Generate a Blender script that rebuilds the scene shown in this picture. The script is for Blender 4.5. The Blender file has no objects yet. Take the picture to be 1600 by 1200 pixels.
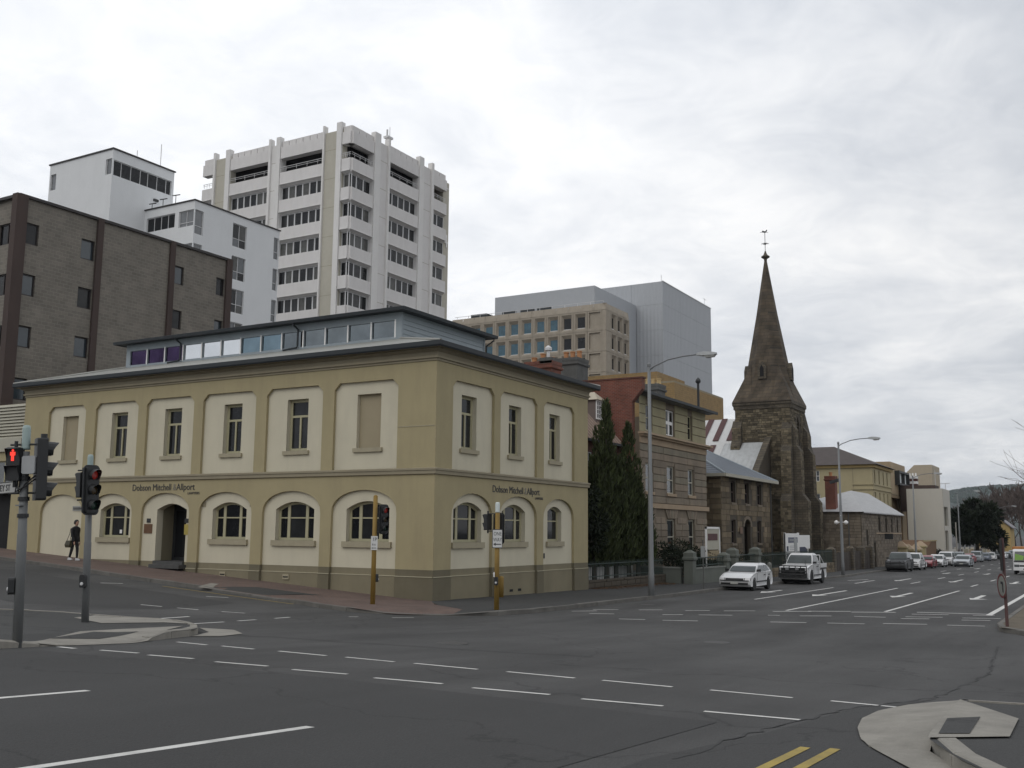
import bpy, bmesh, math, random
from mathutils import Vector, Matrix

# ------------------------------------------------------------------ camera, sky, sun, exposure
# world axes: x runs along the wide street away from the viewer, y runs up the side street, z is up;
# the origin is the foot of the street corner of the cream building.
S = bpy.context.scene
COL = S.collection
cam_data = bpy.data.cameras.new('camera')
cam = bpy.data.objects.new('camera', cam_data)
COL.objects.link(cam)
S.camera = cam
CP, CR, CY = 0.143563, 0.0090627, 0.5286081
fw = Vector((math.cos(CP)*math.cos(CY), math.cos(CP)*math.sin(CY), math.sin(CP)))
rt = Vector((math.sin(CY), -math.cos(CY), 0))
up = rt.cross(fw)
r2 = math.cos(CR)*rt + math.sin(CR)*up
u2 = -math.sin(CR)*rt + math.cos(CR)*up
mw = Matrix((r2, u2, -fw)).transposed().to_4x4()
mw.translation = Vector((-30.458, -21.008, 2.593))
cam.matrix_world = mw
cam_data.sensor_width = 36.0
cam_data.lens = 36.0*1580.5/1600.0
cam_data.clip_start = 0.1
cam_data.clip_end = 12000.0

W = bpy.data.worlds.new('World')
S.world = W
W.use_nodes = True
wn, wl = W.node_tree.nodes, W.node_tree.links
wn.clear()
SUN_EL, SUN_AZ = 42.0, 168.0          # soft sun behind cloud, from the uphill-left

def wnode(t, **k):
    n = wn.new(t)
    for a, b in k.items():
        if a == 'op': n.operation = b
        else: setattr(n, a, b)
    return n
def wmath(op, a, b=None, c=None):
    n = wnode('ShaderNodeMath', op=op)
    for i, q in enumerate((a, b, c)):
        if q is None: continue
        if isinstance(q, (int, float)): n.inputs[i].default_value = q
        else: wl.new(q, n.inputs[i])
    return n.outputs[0]
tc = wnode('ShaderNodeTexCoord')
sep = wnode('ShaderNodeSeparateXYZ')
wl.new(tc.outputs['Generated'], sep.inputs[0])
sx, sy, sz = sep.outputs
zc = wmath('ADD', wmath('MAXIMUM', sz, 0.0), 0.16)
comb = wnode('ShaderNodeCombineXYZ')
wl.new(wmath('DIVIDE', sx, zc), comb.inputs[0])
wl.new(wmath('DIVIDE', sy, zc), comb.inputs[1])
def wnoise(scale, detail, rough, dist, off):
    m = wnode('ShaderNodeMapping'); wl.new(comb.outputs[0], m.inputs[0]); m.inputs['Location'].default_value = off
    n = wnode('ShaderNodeTexNoise'); wl.new(m.outputs[0], n.inputs['Vector'])
    n.inputs['Scale'].default_value = scale; n.inputs['Detail'].default_value = detail
    n.inputs['Roughness'].default_value = rough; n.inputs['Distortion'].default_value = dist
    return n.outputs['Fac']
def wramp(x, lo, hi):
    n = wnode('ShaderNodeMapRange'); n.interpolation_type = 'SMOOTHSTEP'
    wl.new(x, n.inputs['Value']); n.inputs['From Min'].default_value = lo; n.inputs['From Max'].default_value = hi
    return n.outputs['Result']
big = wramp(wnoise(0.75, 3.0, 0.5, 0.3, (2.3, 5.1, 0)), 0.32, 0.68)
fine = wramp(wnoise(2.1, 7.0, 0.58, 0.5, (7.7, 1.4, 0)), 0.3, 0.72)
wisp = wramp(wnoise(5.5, 8.0, 0.62, 0.9, (1.2, 8.3, 0)), 0.28, 0.74)
cl = wmath('ADD', wmath('ADD', wmath('MULTIPLY', big, 0.42), wmath('MULTIPLY', fine, 0.38)), wmath('MULTIPLY', wisp, 0.2))
# the cloud is thinner, hence brighter, towards the upper left where the sun stands behind it
az = math.radians(62.0); el = math.radians(27.0)
d = wmath('ADD', wmath('ADD', wmath('MULTIPLY', sx, math.cos(az)*math.cos(el)), wmath('MULTIPLY', sy, math.sin(az)*math.cos(el))), wmath('MULTIPLY', sz, math.sin(el)))
lobe = wramp(d, 0.5, 1.0)
grade = wmath('ADD', wmath('MULTIPLY', lobe, 0.22), wmath('MULTIPLY', wramp(sz, -0.05, 0.75), 0.1))
val = wmath('ADD', wmath('ADD', wmath('MULTIPLY', cl, 0.45), 0.545), grade)
ramp = wnode('ShaderNodeMix', data_type='RGBA')
wl.new(wmath('MINIMUM', cl, 1.0), ramp.inputs['Factor'])
ramp.inputs['A'].default_value = (0.885, 0.94, 1.03, 1)
ramp.inputs['B'].default_value = (1.0, 0.995, 0.985, 1)
vm = wnode('ShaderNodeVectorMath', op='SCALE')
wl.new(ramp.outputs['Result'], vm.inputs[0]); wl.new(val, vm.inputs['Scale'])
sky = wnode('ShaderNodeTexSky', sky_type='NISHITA')
sky.sun_disc = False
sky.sun_elevation = math.radians(SUN_EL)
sky.sun_rotation = math.radians(90.0 - SUN_AZ)
bg1 = wnode('ShaderNodeBackground'); wl.new(sky.outputs[0], bg1.inputs[0]); bg1.inputs[1].default_value = 0.05
bg2 = wnode('ShaderNodeBackground'); wl.new(vm.outputs[0], bg2.inputs[0]); bg2.inputs[1].default_value = 1.0
mx = wnode('ShaderNodeMixShader'); mx.inputs[0].default_value = 0.94
wl.new(bg1.outputs[0], mx.inputs[1]); wl.new(bg2.outputs[0], mx.inputs[2])
out = wnode('ShaderNodeOutputWorld'); wl.new(mx.outputs[0], out.inputs[0])

sun_data = bpy.data.lights.new('sun', 'SUN')
sun_data.energy = 0.55
sun_data.angle = math.radians(40.0)
sun_data.color = (1.0, 0.96, 0.9)
sun = bpy.data.objects.new('sun', sun_data)
COL.objects.link(sun)
sd = Vector((math.cos(math.radians(SUN_AZ))*math.cos(math.radians(SUN_EL)), math.sin(math.radians(SUN_AZ))*math.cos(math.radians(SUN_EL)), math.sin(math.radians(SUN_EL))))
sun.rotation_euler = sd.to_track_quat('Z', 'Y').to_euler()

S.view_settings.view_transform = 'Standard'
S.view_settings.look = 'None'
S.view_settings.gamma = 1.0
S.view_settings.exposure = 0.0
S.view_settings.use_curve_mapping = False

R = random.Random(11)
# ------------------------------------------------------------------ ground shape
def sp(t, w):
    t = max(-40.0, min(40.0, t/w))
    return w*math.log1p(math.exp(t))
def G(u, v):                      # height of the footpath level at (u, v); the road lies KERB lower
    v = min(v, 80.0); ue = max(-90.0, min(u, 260.0))
    return -.011*ue + .045*sp(-(ue+6), 3.) + .0585*sp(v, 1.)
KERB = 0.13

# ------------------------------------------------------------------ materials
def node_mat(name):
    m = bpy.data.materials.new(name); m.use_nodes = True
    nt = m.node_tree
    return m, nt, nt.nodes, nt.links, nt.nodes['Principled BSDF']
def rgba(c): return (c[0], c[1], c[2], 1.0)
def mat(name, col, rough=.8, var=.12, scale=3., bump=0., bscale=40., metal=0., island=0., dirt=0., dirtcol=(.05, .045, .04), emit=None, spec=.5, coat=0., grain=0., zstretch=1.):
    m, nt, N, L, P = node_mat(name)
    P.inputs['Roughness'].default_value = rough
    P.inputs['Metallic'].default_value = metal
    P.inputs['Specular IOR Level'].default_value = spec
    if coat: P.inputs['Coat Weight'].default_value = coat; P.inputs['Coat Roughness'].default_value = .06
    geo = N.new('ShaderNodeNewGeometry'); oi = N.new('ShaderNodeTexCoord')
    mp = N.new('ShaderNodeMapping'); L.new(geo.outputs['Position'], mp.inputs[0]); mp.inputs['Scale'].default_value = (1, 1, zstretch)
    no = N.new('ShaderNodeTexNoise'); L.new(mp.outputs[0], no.inputs['Vector'])
    no.inputs['Scale'].default_value = scale; no.inputs['Detail'].default_value = 6; no.inputs['Roughness'].default_value = .62
    def scaled(fac, lo, hi):
        r = N.new('ShaderNodeMapRange'); L.new(fac, r.inputs[0]); r.inputs['From Min'].default_value = .25; r.inputs['From Max'].default_value = .75
        r.inputs['To Min'].default_value = lo; r.inputs['To Max'].default_value = hi
        return r.outputs[0]
    f = scaled(no.outputs['Fac'], 1-var, 1+var)
    def mul(a, b):
        q = N.new('ShaderNodeMath'); q.operation = 'MULTIPLY'; L.new(a, q.inputs[0]); L.new(b, q.inputs[1]); return q.outputs[0]
    if island:
        r = N.new('ShaderNodeMapRange'); L.new(geo.outputs['Random Per Island'], r.inputs[0])
        r.inputs['To Min'].default_value = 1-island; r.inputs['To Max'].default_value = 1+island
        f = mul(f, r.outputs[0])
    if grain:
        g = N.new('ShaderNodeTexNoise'); L.new(geo.outputs['Position'], g.inputs['Vector']); g.inputs['Scale'].default_value = bscale*2; g.inputs['Detail'].default_value = 3
        f = mul(f, scaled(g.outputs['Fac'], 1-grain, 1+grain))
    vs = N.new('ShaderNodeVectorMath'); vs.operation = 'SCALE'; vs.inputs[0].default_value = col; L.new(f, vs.inputs['Scale'])
    c = vs.outputs[0]
    if dirt:
        dn = N.new('ShaderNodeTexNoise'); dm = N.new('ShaderNodeMapping'); L.new(geo.outputs['Position'], dm.inputs[0]); dm.inputs['Scale'].default_value = (1.6, 1.6, .28)
        L.new(dm.outputs[0], dn.inputs['Vector']); dn.inputs['Scale'].default_value = 1.3; dn.inputs['Detail'].default_value = 7; dn.inputs['Roughness'].default_value = .68
        r = N.new('ShaderNodeMapRange'); L.new(dn.outputs['Fac'], r.inputs[0]); r.inputs['From Min'].default_value = .46; r.inputs['From Max'].default_value = .8; r.inputs['To Max'].default_value = dirt
        mixn = N.new('ShaderNodeMix'); mixn.data_type = 'RGBA'; L.new(r.outputs[0], mixn.inputs['Factor']); L.new(c, mixn.inputs['A']); mixn.inputs['B'].default_value = rgba(dirtcol)
        c = mixn.outputs['Result']
    L.new(c, P.inputs['Base Color'])
    if bump:
        bn = N.new('ShaderNodeTexNoise'); L.new(geo.outputs['Position'], bn.inputs['Vector']); bn.inputs['Scale'].default_value = bscale; bn.inputs['Detail'].default_value = 4
        b = N.new('ShaderNodeBump'); b.inputs['Strength'].default_value = bump; b.inputs['Distance'].default_value = .02; L.new(bn.outputs['Fac'], b.inputs['Height']); L.new(b.outputs[0], P.inputs['Normal'])
    if emit:
        P.inputs['Emission Color'].default_value = rgba(emit[0]); P.inputs['Emission Strength'].default_value = emit[1]
    return m
def bricks(name, c1, c2, mortar, bw, bh, joint=.1, rough=.9, flat=False, bump=.5, var=.2):
    """brick courses; walls here run along x or y, so x + y measures along either"""
    m, nt, N, L, P = node_mat(name)
    P.inputs['Roughness'].default_value = rough
    geo = N.new('ShaderNodeNewGeometry'); se = N.new('ShaderNodeSeparateXYZ'); L.new(geo.outputs['Position'], se.inputs[0])
    ad = N.new('ShaderNodeMath'); ad.operation = 'ADD'; L.new(se.outputs[0], ad.inputs[0]); L.new(se.outputs[1], ad.inputs[1])
    co = N.new('ShaderNodeCombineXYZ')
    if flat: L.new(se.outputs[0], co.inputs[0]); L.new(se.outputs[1], co.inputs[1])
    else: L.new(ad.outputs[0], co.inputs[0]); L.new(se.outputs[2], co.inputs[1])
    bt = N.new('ShaderNodeTexBrick'); L.new(co.outputs[0], bt.inputs['Vector'])
    bt.inputs['Scale'].default_value = 1.0; bt.inputs['Brick Width'].default_value = bw; bt.inputs['Row Height'].default_value = bh
    bt.inputs['Mortar Size'].default_value = bh*joint; bt.inputs['Mortar Smooth'].default_value = .3
    bt.inputs['Color1'].default_value = rgba(c1); bt.inputs['Color2'].default_value = rgba(c2); bt.inputs['Mortar'].default_value = rgba(mortar)
    no = N.new('ShaderNodeTexNoise'); L.new(geo.outputs['Position'], no.inputs['Vector']); no.inputs['Scale'].default_value = .9; no.inputs['Detail'].default_value = 7
    r = N.new('ShaderNodeMapRange'); L.new(no.outputs['Fac'], r.inputs[0]); r.inputs['From Min'].default_value = .25; r.inputs['From Max'].default_value = .75; r.inputs['To Min'].default_value = 1-var; r.inputs['To Max'].default_value = 1+var
    vs = N.new('ShaderNodeVectorMath'); vs.operation = 'SCALE'; L.new(bt.outputs['Color'], vs.inputs[0]); L.new(r.outputs[0], vs.inputs['Scale'])
    L.new(vs.outputs[0], P.inputs['Base Color'])
    b = N.new('ShaderNodeBump'); b.inputs['Strength'].default_value = bump; b.inputs['Distance'].default_value = .015; b.invert = True
    L.new(bt.outputs['Fac'], b.inputs['Height']); L.new(b.outputs[0], P.inputs['Normal'])
    return m
def ribbed(name, col, pitch, axis='sum', rough=.45, metal=.0, var=.08, strength=.6, dirt=0.):
    """profiled metal sheet: ribs repeat along an axis"""
    m = mat(name, col, rough, var, 1.2, metal=metal, dirt=dirt)
    N, L = m.node_tree.nodes, m.node_tree.links; P = N['Principled BSDF']
    geo = N.new('ShaderNodeNewGeometry'); se = N.new('ShaderNodeSeparateXYZ'); L.new(geo.outputs['Position'], se.inputs[0])
    if axis == 'sum':
        ad = N.new('ShaderNodeMath'); ad.operation = 'ADD'; L.new(se.outputs[0], ad.inputs[0]); L.new(se.outputs[1], ad.inputs[1]); o = ad.outputs[0]
    else: o = se.outputs['xyz'.index(axis)]
    q = N.new('ShaderNodeMath'); q.operation = 'MULTIPLY'; L.new(o, q.inputs[0]); q.inputs[1].default_value = 2*math.pi/pitch
    s = N.new('ShaderNodeMath'); s.operation = 'SINE'; L.new(q.outputs[0], s.inputs[0])
    b = N.new('ShaderNodeBump'); b.inputs['Strength'].default_value = strength; b.inputs['Distance'].default_value = pitch*.12
    L.new(s.outputs[0], b.inputs['Height']); L.new(b.outputs[0], P.inputs['Normal'])
    return m
def glass(name, col=(.009, .01, .012), rough=.05, spec=.3, var=.35):
    return mat(name, col, rough, var, 1.1, bump=.04, bscale=1.5, spec=spec)

# ------------------------------------------------------------------ mesh building
LOC = {}
class MB:
    def __init__(s): s.v = []; s.f = []; s.M = None
    def add(s, vs, fs):
        o = len(s.v)
        if s.M is not None: vs = [s.M @ Vector(p) for p in vs]
        s.v += [tuple(p) for p in vs]; s.f += [tuple(i+o for i in f) for f in fs]
        return s
    def quad(s, a, b, c, d): return s.add([a, b, c, d], [(0, 1, 2, 3)])
    def poly(s, pts): return s.add(pts, [tuple(range(len(pts)))])
    def box(s, x0, x1, y0, y1, z0, z1):
        return s.add([(x0,y0,z0),(x1,y0,z0),(x1,y1,z0),(x0,y1,z0),(x0,y0,z1),(x1,y0,z1),(x1,y1,z1),(x0,y1,z1)],
                     [(3,2,1,0),(4,5,6,7),(0,1,5,4),(1,2,6,5),(2,3,7,6),(3,0,4,7)])
    def fbox(s, F, s0, s1, z0, z1, d0, d1):
        return s.add([F(a, z, d) for d in (d0, d1) for z in (z0, z1) for a in (s0, s1)],
                     [(0,1,3,2),(4,6,7,5),(0,4,5,1),(2,3,7,6),(0,2,6,4),(1,5,7,3)])
    def prism(s, pts, off):
        n = len(pts); off = Vector(off); vs = [Vector(p) for p in pts]+[Vector(p)+off for p in pts]
        return s.add(vs, [tuple(range(n))[::-1], tuple(range(n, 2*n))]+[(i, (i+1) % n, n+(i+1) % n, n+i) for i in range(n)])
    def loft(s, rings, cap=True):
        n = len(rings[0]); vs = [p for r in rings for p in r]; fs = []
        for k in range(len(rings)-1):
            for i in range(n): fs.append((k*n+i, k*n+(i+1) % n, (k+1)*n+(i+1) % n, (k+1)*n+i))
        if cap: fs += [tuple(range(n))[::-1], tuple(range((len(rings)-1)*n, len(rings)*n))]
        return s.add(vs, fs)
    def tube(s, path, r, n=8, cap=True):
        path = [Vector(p) for p in path]; rings = []
        rs = r if isinstance(r, (list, tuple)) else [r]*len(path)
        for i, p in enumerate(path):
            t = (path[min(i+1, len(path)-1)]-path[max(i-1, 0)]).normalized()
            a = t.cross(Vector((0, 0, 1)) if abs(t.z) < .9 else Vector((1, 0, 0))).normalized(); b = t.cross(a)
            rings.append([p+rs[i]*(math.cos(2*math.pi*k/n)*a+math.sin(2*math.pi*k/n)*b) for k in range(n)])
        return s.loft(rings, cap)
    def lathe(s, c, prof, n=12):
        c = Vector(c)
        return s.loft([[c+Vector((r*math.cos(2*math.pi*k/n), r*math.sin(2*math.pi*k/n), z)) for k in range(n)] for r, z in prof])
    def plate(s, F, outer, holes=(), d0=0., d1=.1, back=False, edge=False):
        bm = bmesh.new(); es = []
        for loop in [outer]+list(holes):
            vs = [bm.verts.new((a, z, 0)) for a, z in loop]
            es += [bm.edges.new((vs[i], vs[(i+1) % len(vs)])) for i in range(len(vs))]
        bmesh.ops.triangle_fill(bm, use_beauty=True, use_dissolve=False, edges=es)
        bm.verts.index_update()
        pts = [(v.co.x, v.co.y) for v in bm.verts]; fs = [tuple(v.index for v in f.verts) for f in bm.faces]
        bm.free()
        s.add([F(a, z, d0) for a, z in pts], fs)
        if back: s.add([F(a, z, d1) for a, z in pts], [f[::-1] for f in fs])
        for loop in ([outer] if edge else [])+list(holes):
            n = len(loop)
            s.add([F(a, z, d0) for a, z in loop]+[F(a, z, d1) for a, z in loop], [(i, (i+1) % n, n+(i+1) % n, n+i) for i in range(n)])
        return s
    def stones(s, F, s0, s1, z0, z1, ch=(.25, .4), ln=(.4, .9), d=.04, gap=.012, skip=None, rnd=R):
        z = z0
        while z < z1-.05:
            h = min(rnd.uniform(*ch), z1-z)
            if z1-(z+h) < ch[0]*.5: h = z1-z
            a = s0
            while a < s1-.02:
                w = rnd.uniform(*ln)
                if s1-(a+w) < ln[0]*.5: w = s1-a
                if not (skip and skip(a, a+w, z, z+h)):
                    p = -rnd.uniform(.15, 1)*d; q = gap
                    s.add([F(a+q, z+q, 0), F(a+w-q, z+q, 0), F(a+w-q, z+h-q, 0), F(a+q, z+h-q, 0),
                           F(a+q*2, z+q*2, p), F(a+w-q*2, z+q*2, p), F(a+w-q*2, z+h-q*2, p), F(a+q*2, z+h-q*2, p)],
                          [(4,5,6,7),(0,1,5,4),(1,2,6,5),(2,3,7,6),(3,0,4,7)])
                a += w
            z += h
        return s
    def build(s, name, m, parent=None, smooth=False, kind=None):
        me = bpy.data.meshes.new(name)
        off = LOC.get(parent.name, Vector()) if parent else Vector()
        me.from_pydata([tuple(Vector(p)-off) for p in s.v] if off.length else s.v, [], s.f)
        bm = bmesh.new(); bm.from_mesh(me); bmesh.ops.recalc_face_normals(bm, faces=bm.faces); bm.to_mesh(me); bm.free()
        me.materials.append(m)
        if smooth: me.polygons.foreach_set('use_smooth', [True]*len(me.polygons))
        o = bpy.data.objects.new(name, me); COL.objects.link(o)
        if parent: o.parent = parent; LOC[o.name] = off
        if kind: o['kind'] = kind
        return o
def tag(o, label, cat, group=None):
    o['label'] = label; o['category'] = cat
    if group: o['group'] = group
    return o
def thing(name, label, cat, loc=(0, 0, 0), group=None, local=False):
    """an Empty at the base of a thing; local=True: its parts are given in its own coordinates"""
    o = bpy.data.objects.new(name, None); COL.objects.link(o); o.location = loc; o.empty_display_size = .3
    LOC[o.name] = Vector() if local else Vector(loc)
    return tag(o, label, cat, group)
def structure(mb, name, m): return mb.build(name, m, kind='structure')
def kids(o): return list(o.children)
def copy_tree(o, parent=None):
    c = o.copy(); COL.objects.link(c)
    if parent: c.parent = parent
    for ch in kids(o): copy_tree(ch, c)
    return c
def place_copy(root, loc, rotz, label, scale=None):
    c = copy_tree(root); c.location = loc; c.rotation_euler = (0, 0, rotz); c['label'] = label
    if scale: c.scale = scale
    return c
def FA(u): return lambda s, z, d: (u+d, s, z)        # wall facing -x, s runs along y
def FB(v): return lambda s, z, d: (s, v+d, z)        # wall facing -y, s runs along x
def rect(a, b, z0, z1): return [(a, z0), (b, z0), (b, z1), (a, z1)]
def text(s, size, F, s0, z0, d, name, m, parent, dirn=1, sx=1., depth=.012):
    cu = bpy.data.curves.new(name, 'FONT'); cu.body = s; cu.size = size; cu.extrude = depth/2; cu.resolution_u = 3
    o = bpy.data.objects.new(name, cu); COL.objects.link(o)
    me = bpy.data.meshes.new_from_object(o.evaluated_get(bpy.context.evaluated_depsgraph_get()))
    COL.objects.unlink(o); bpy.data.objects.remove(o)
    off = LOC.get(parent.name, Vector())
    for v in me.vertices: v.co = Vector(F(s0+dirn*v.co.x*sx, z0+v.co.y, d-v.co.z))-off
    me.materials.clear(); me.materials.append(m); me.name = name
    t = bpy.data.objects.new(name, me); COL.objects.link(t); t.parent = parent; LOC[t.name] = off
    return t
GR = random.Random(17)
def window(F, parent, s0, s1, z0, z1, d, fm, gm, cols=(1,), rows=(1,), fw=.06, th=.05, rise=0., sill=None, sm=None, name='window', bar=None, only=None):
    """frame mesh with a pane sub-part per light; cols/rows are relative sizes; rise = height of a curved head"""
    bar = bar or fw
    W_, H_ = s1-s0, z1-rise-z0
    def top(a):
        if not rise: return z1
        t = (a-(s0+s1)/2)/(W_/2); r = (W_*W_/4+rise*rise)/(2*rise)
        return z1-r+math.sqrt(max(0, r*r-(t*W_/2)**2))
    def arc(a, b, dz):
        n = 6 if rise else 1
        return [(b+(a-b)*i/n, top(b+(a-b)*i/n)-dz) for i in range(n+1)]
    outer = [(s0, z0), (s1, z0)]+arc(s0, s1, 0)
    holes = []; iw = W_-2*fw-bar*(len(cols)-1); ih = (z1-z0)-2*fw-bar*(len(rows)-1)
    a = s0+fw
    for i, c in enumerate(cols):
        w = iw*c/sum(cols); b = z0+fw
        for j, r in enumerate(rows):
            h = ih*r/sum(rows)
            if j == len(rows)-1: holes.append([(a, b), (a+w, b)]+arc(a, a+w, fw))
            else: holes.append(rect(a, a+w, b, b+h))
            b += h+bar
        a += w+bar
    o = MB().plate(F, outer, holes, d, d+th, edge=True).build(name, fm, parent)
    for h in holes:
        mb = MB(); mb.poly([F(a, z, d+th*.7) for a, z in h]); mb.build('pane', GR.choice(gm) if isinstance(gm, list) else gm, o)
    if sill:
        e, sh, pr, sd0 = sill
        MB().fbox(F, s0-e, s1+e, z0-sh, z0, sd0-pr, d+.02).build('sill', sm or fm, o)
    return o
# ------------------------------------------------------------------ shared materials
M_tan = mat('tan_render', (.365, .31, .18), .85, .07, .8, bump=.15, bscale=30, dirt=.32, dirtcol=(.22, .185, .12))
M_cream = mat('cream_render', (.575, .53, .405), .85, .05, .8, bump=.15, bscale=30, dirt=.25, dirtcol=(.36, .33, .26))
M_olive = mat('olive_plinth', (.145, .127, .083), .85, .09, 1.2, bump=.15, bscale=30, dirt=.3, dirtcol=(.1, .085, .05))
M_olive2 = mat('light_olive_plinth', (.215, .188, .122), .85, .09, 1.2, bump=.15, bscale=30, dirt=.3, dirtcol=(.15, .125, .08))
M_trim = mat('trim_render', (.275, .24, .165), .8, .07, 1., dirt=.3, dirtcol=(.18, .15, .1))
M_sillc = mat('sill_paint', (.35, .31, .215), .75, .08, 2., dirt=.3, dirtcol=(.2, .17, .11))
M_wframe = mat('window_paint', (.40, .37, .235), .6, .06, 2.)
M_glass = glass('dark_glass'); M_gl2 = glass('dim_room_glass', (.022, .023, .024), .06, .3, .6); M_gl3 = mat('drawn_blind_glass', (.085, .085, .08), .2, .3, 2., spec=.3); GL = [M_glass, M_glass, M_gl2, M_gl2, M_gl3]; GL2 = [M_glass, M_glass, M_gl2]
M_glassb = glass('blue_glass', (.035, .1, .14), .08, .6)
M_glassg = glass('grey_glass', (.05, .058, .064), .07, 1.)
M_purple = glass('purple_glass', (.03, .016, .05), .05, .9)
M_gutter = mat('blue_grey_gutter', (.018, .023, .027), .6, .12, 2.)
M_boards = mat('blue_grey_boards', (.27, .31, .335), .6, .08, 1.5)
M_roofmetal = ribbed('pale_roof_sheet', (.30, .30, .275), .19, rough=.5, dirt=.15)
M_roofdark = ribbed('dark_roof_sheet', (.13, .135, .14), .19, rough=.5)
M_white = mat('white_paint', (.78, .77, .75), .6, .03, 1.)
M_black = mat('black_plastic', (.018, .019, .02), .5, .2, 4.)
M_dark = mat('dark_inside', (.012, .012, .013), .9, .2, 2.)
M_asph = None

# ------------------------------------------------------------------ ground
def asphalt(name, col, patch=.23):
    m = mat(name, col, .88, .06, .35, bump=.6, bscale=42, grain=.3, spec=.35)
    N, L = m.node_tree.nodes, m.node_tree.links; P = N['Principled BSDF']
    src = P.inputs['Base Color'].links[0].from_socket
    geo = N.new('ShaderNodeNewGeometry')
    def layer(c, sc, st, lo, hi, amt, det=5):
        mp = N.new('ShaderNodeMapping'); L.new(geo.outputs['Position'], mp.inputs[0]); mp.inputs['Scale'].default_value = st
        n = N.new('ShaderNodeTexNoise'); L.new(mp.outputs[0], n.inputs['Vector']); n.inputs['Scale'].default_value = sc; n.inputs['Detail'].default_value = det; n.inputs['Roughness'].default_value = .6
        r = N.new('ShaderNodeMapRange'); L.new(n.outputs['Fac'], r.inputs[0]); r.inputs['From Min'].default_value = lo; r.inputs['From Max'].default_value = hi; r.inputs['To Min'].default_value = 1-amt; r.inputs['To Max'].default_value = 1+amt
        v = N.new('ShaderNodeVectorMath'); v.operation = 'SCALE'; L.new(c, v.inputs[0]); L.new(r.outputs[0], v.inputs['Scale']); return v.outputs[0]
    c = layer(src, .35, (.28, 1.6, 1), .35, .65, patch)         # worn wheel tracks along the wide street
    c = layer(c, .12, (1, 1, 1), .35, .65, patch*.8)
    # cracks
    vo = N.new('ShaderNodeTexVoronoi'); vo.feature = 'DISTANCE_TO_EDGE'; vo.inputs['Scale'].default_value = .16
    nd = N.new('ShaderNodeTexNoise'); L.new(geo.outputs['Position'], nd.inputs['Vector']); nd.inputs['Scale'].default_value = .8; nd.inputs['Detail'].default_value = 6
    ad = N.new('ShaderNodeVectorMath'); ad.operation = 'MULTIPLY_ADD'; L.new(nd.outputs['Color'], ad.inputs[0]); ad.inputs[1].default_value = (2.4, 2.4, 0); L.new(geo.outputs['Position'], ad.inputs[2])
    L.new(ad.outputs[0], vo.inputs['Vector'])
    r = N.new('ShaderNodeMapRange'); L.new(vo.outputs['Distance'], r.inputs[0]); r.inputs['From Min'].default_value = .0; r.inputs['From Max'].default_value = .006; r.inputs['To Min'].default_value = .62; r.inputs['To Max'].default_value = 1
    v = N.new('ShaderNodeVectorMath'); v.operation = 'SCALE'; L.new(c, v.inputs[0]); L.new(r.outputs[0], v.inputs['Scale'])
    L.new(v.outputs[0], P.inputs['Base Color'])
    return m
M_road = asphalt('road_asphalt', (.062, .061, .060))
M_patch = asphalt('resealed_asphalt', (.046, .0455, .045), .08)
M_fpath = asphalt('footpath_asphalt', (.05, .05, .049), .1)
M_conc = mat('kerb_concrete', (.25, .235, .205), .9, .2, 1.6, bump=.25, bscale=35, dirt=.4, dirtcol=(.07, .065, .055), grain=.1)
M_kerb = mat('old_kerb_stone', (.135, .128, .115), .9, .25, 1.3, bump=.3, bscale=25, dirt=.5, dirtcol=(.05, .047, .042), grain=.12)
M_pave = bricks('footpath_bricks', (.145, .09, .072), (.115, .075, .062), (.09, .078, .07), .23, .115, .12, flat=True, var=.22)
M_grassy = mat('dry_verge', (.105, .085, .058), .95, .3, 1.4, bump=.4, bscale=20, grain=.2)
M_line = mat('road_paint', (.62, .61, .58), .7, .1, 1.5, dirt=.65, dirtcol=(.2, .2, .19), grain=.12)
M_yline = mat('yellow_road_paint', (.34, .25, .05), .75, .15, 2.5, dirt=.8, dirtcol=(.12, .1, .05), grain=.15)

def axis(lo, hi, near0, near1, step, growth=1.35):
    a = [near0]
    while a[-1] < near1: a.append(a[-1]+step)
    st = step; b = a[-1]
    while b < hi: st *= growth; b = min(b+st, hi); a.append(b)
    st = step; b = a[0]; pre = []
    while b > lo: st *= growth; b = max(b-st, lo); pre.append(b)
    return pre[::-1]+a
us = axis(-400, 3500, -46, 60, 1.6); vs_ = axis(-1500, 1800, -30, 42, 1.6)
mb = MB(); nu = len(us)
mb.add([(u, v, G(u, v)-KERB) for v in vs_ for u in us], [(j*nu+i, j*nu+i+1, (j+1)*nu+i+1, (j+1)*nu+i) for j in range(len(vs_)-1) for i in range(nu-1)])
road = mb.build('road', M_road, smooth=True, kind='structure')

DROPS = [((-4.95, -2.0), (-3.85, -3.45), 1.1, .10), ((-4.2, 3.3), (-4.2, 6.3), .9, .07), ((-19.7, -6.62), (-18.2, -6.55), 1.0, .128)]
def PV(u, v):                     # footpath level with the kerb ramps let down
    z = G(u, v)
    for (ax, ay), (bx, by), r, dpt in DROPS:
        if abs(u-(ax+bx)/2) > 4 or abs(v-(ay+by)/2) > 4: continue
        dx, dy = bx-ax, by-ay; t = max(0, min(1, ((u-ax)*dx+(v-ay)*dy)/(dx*dx+dy*dy)))
        q = max(0, 1-max(0, math.hypot(u-ax-t*dx, v-ay-t*dy)-.15)/r); z -= dpt*q
    return z
def densify(pl, step):
    out = []
    for i in range(len(pl)-1):
        a, b = Vector(pl[i]), Vector(pl[i+1]); n = max(1, int((b-a).length/step))
        out += [a+(b-a)*k/n for k in range(n)]
    return out+[Vector(pl[-1])]
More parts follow.
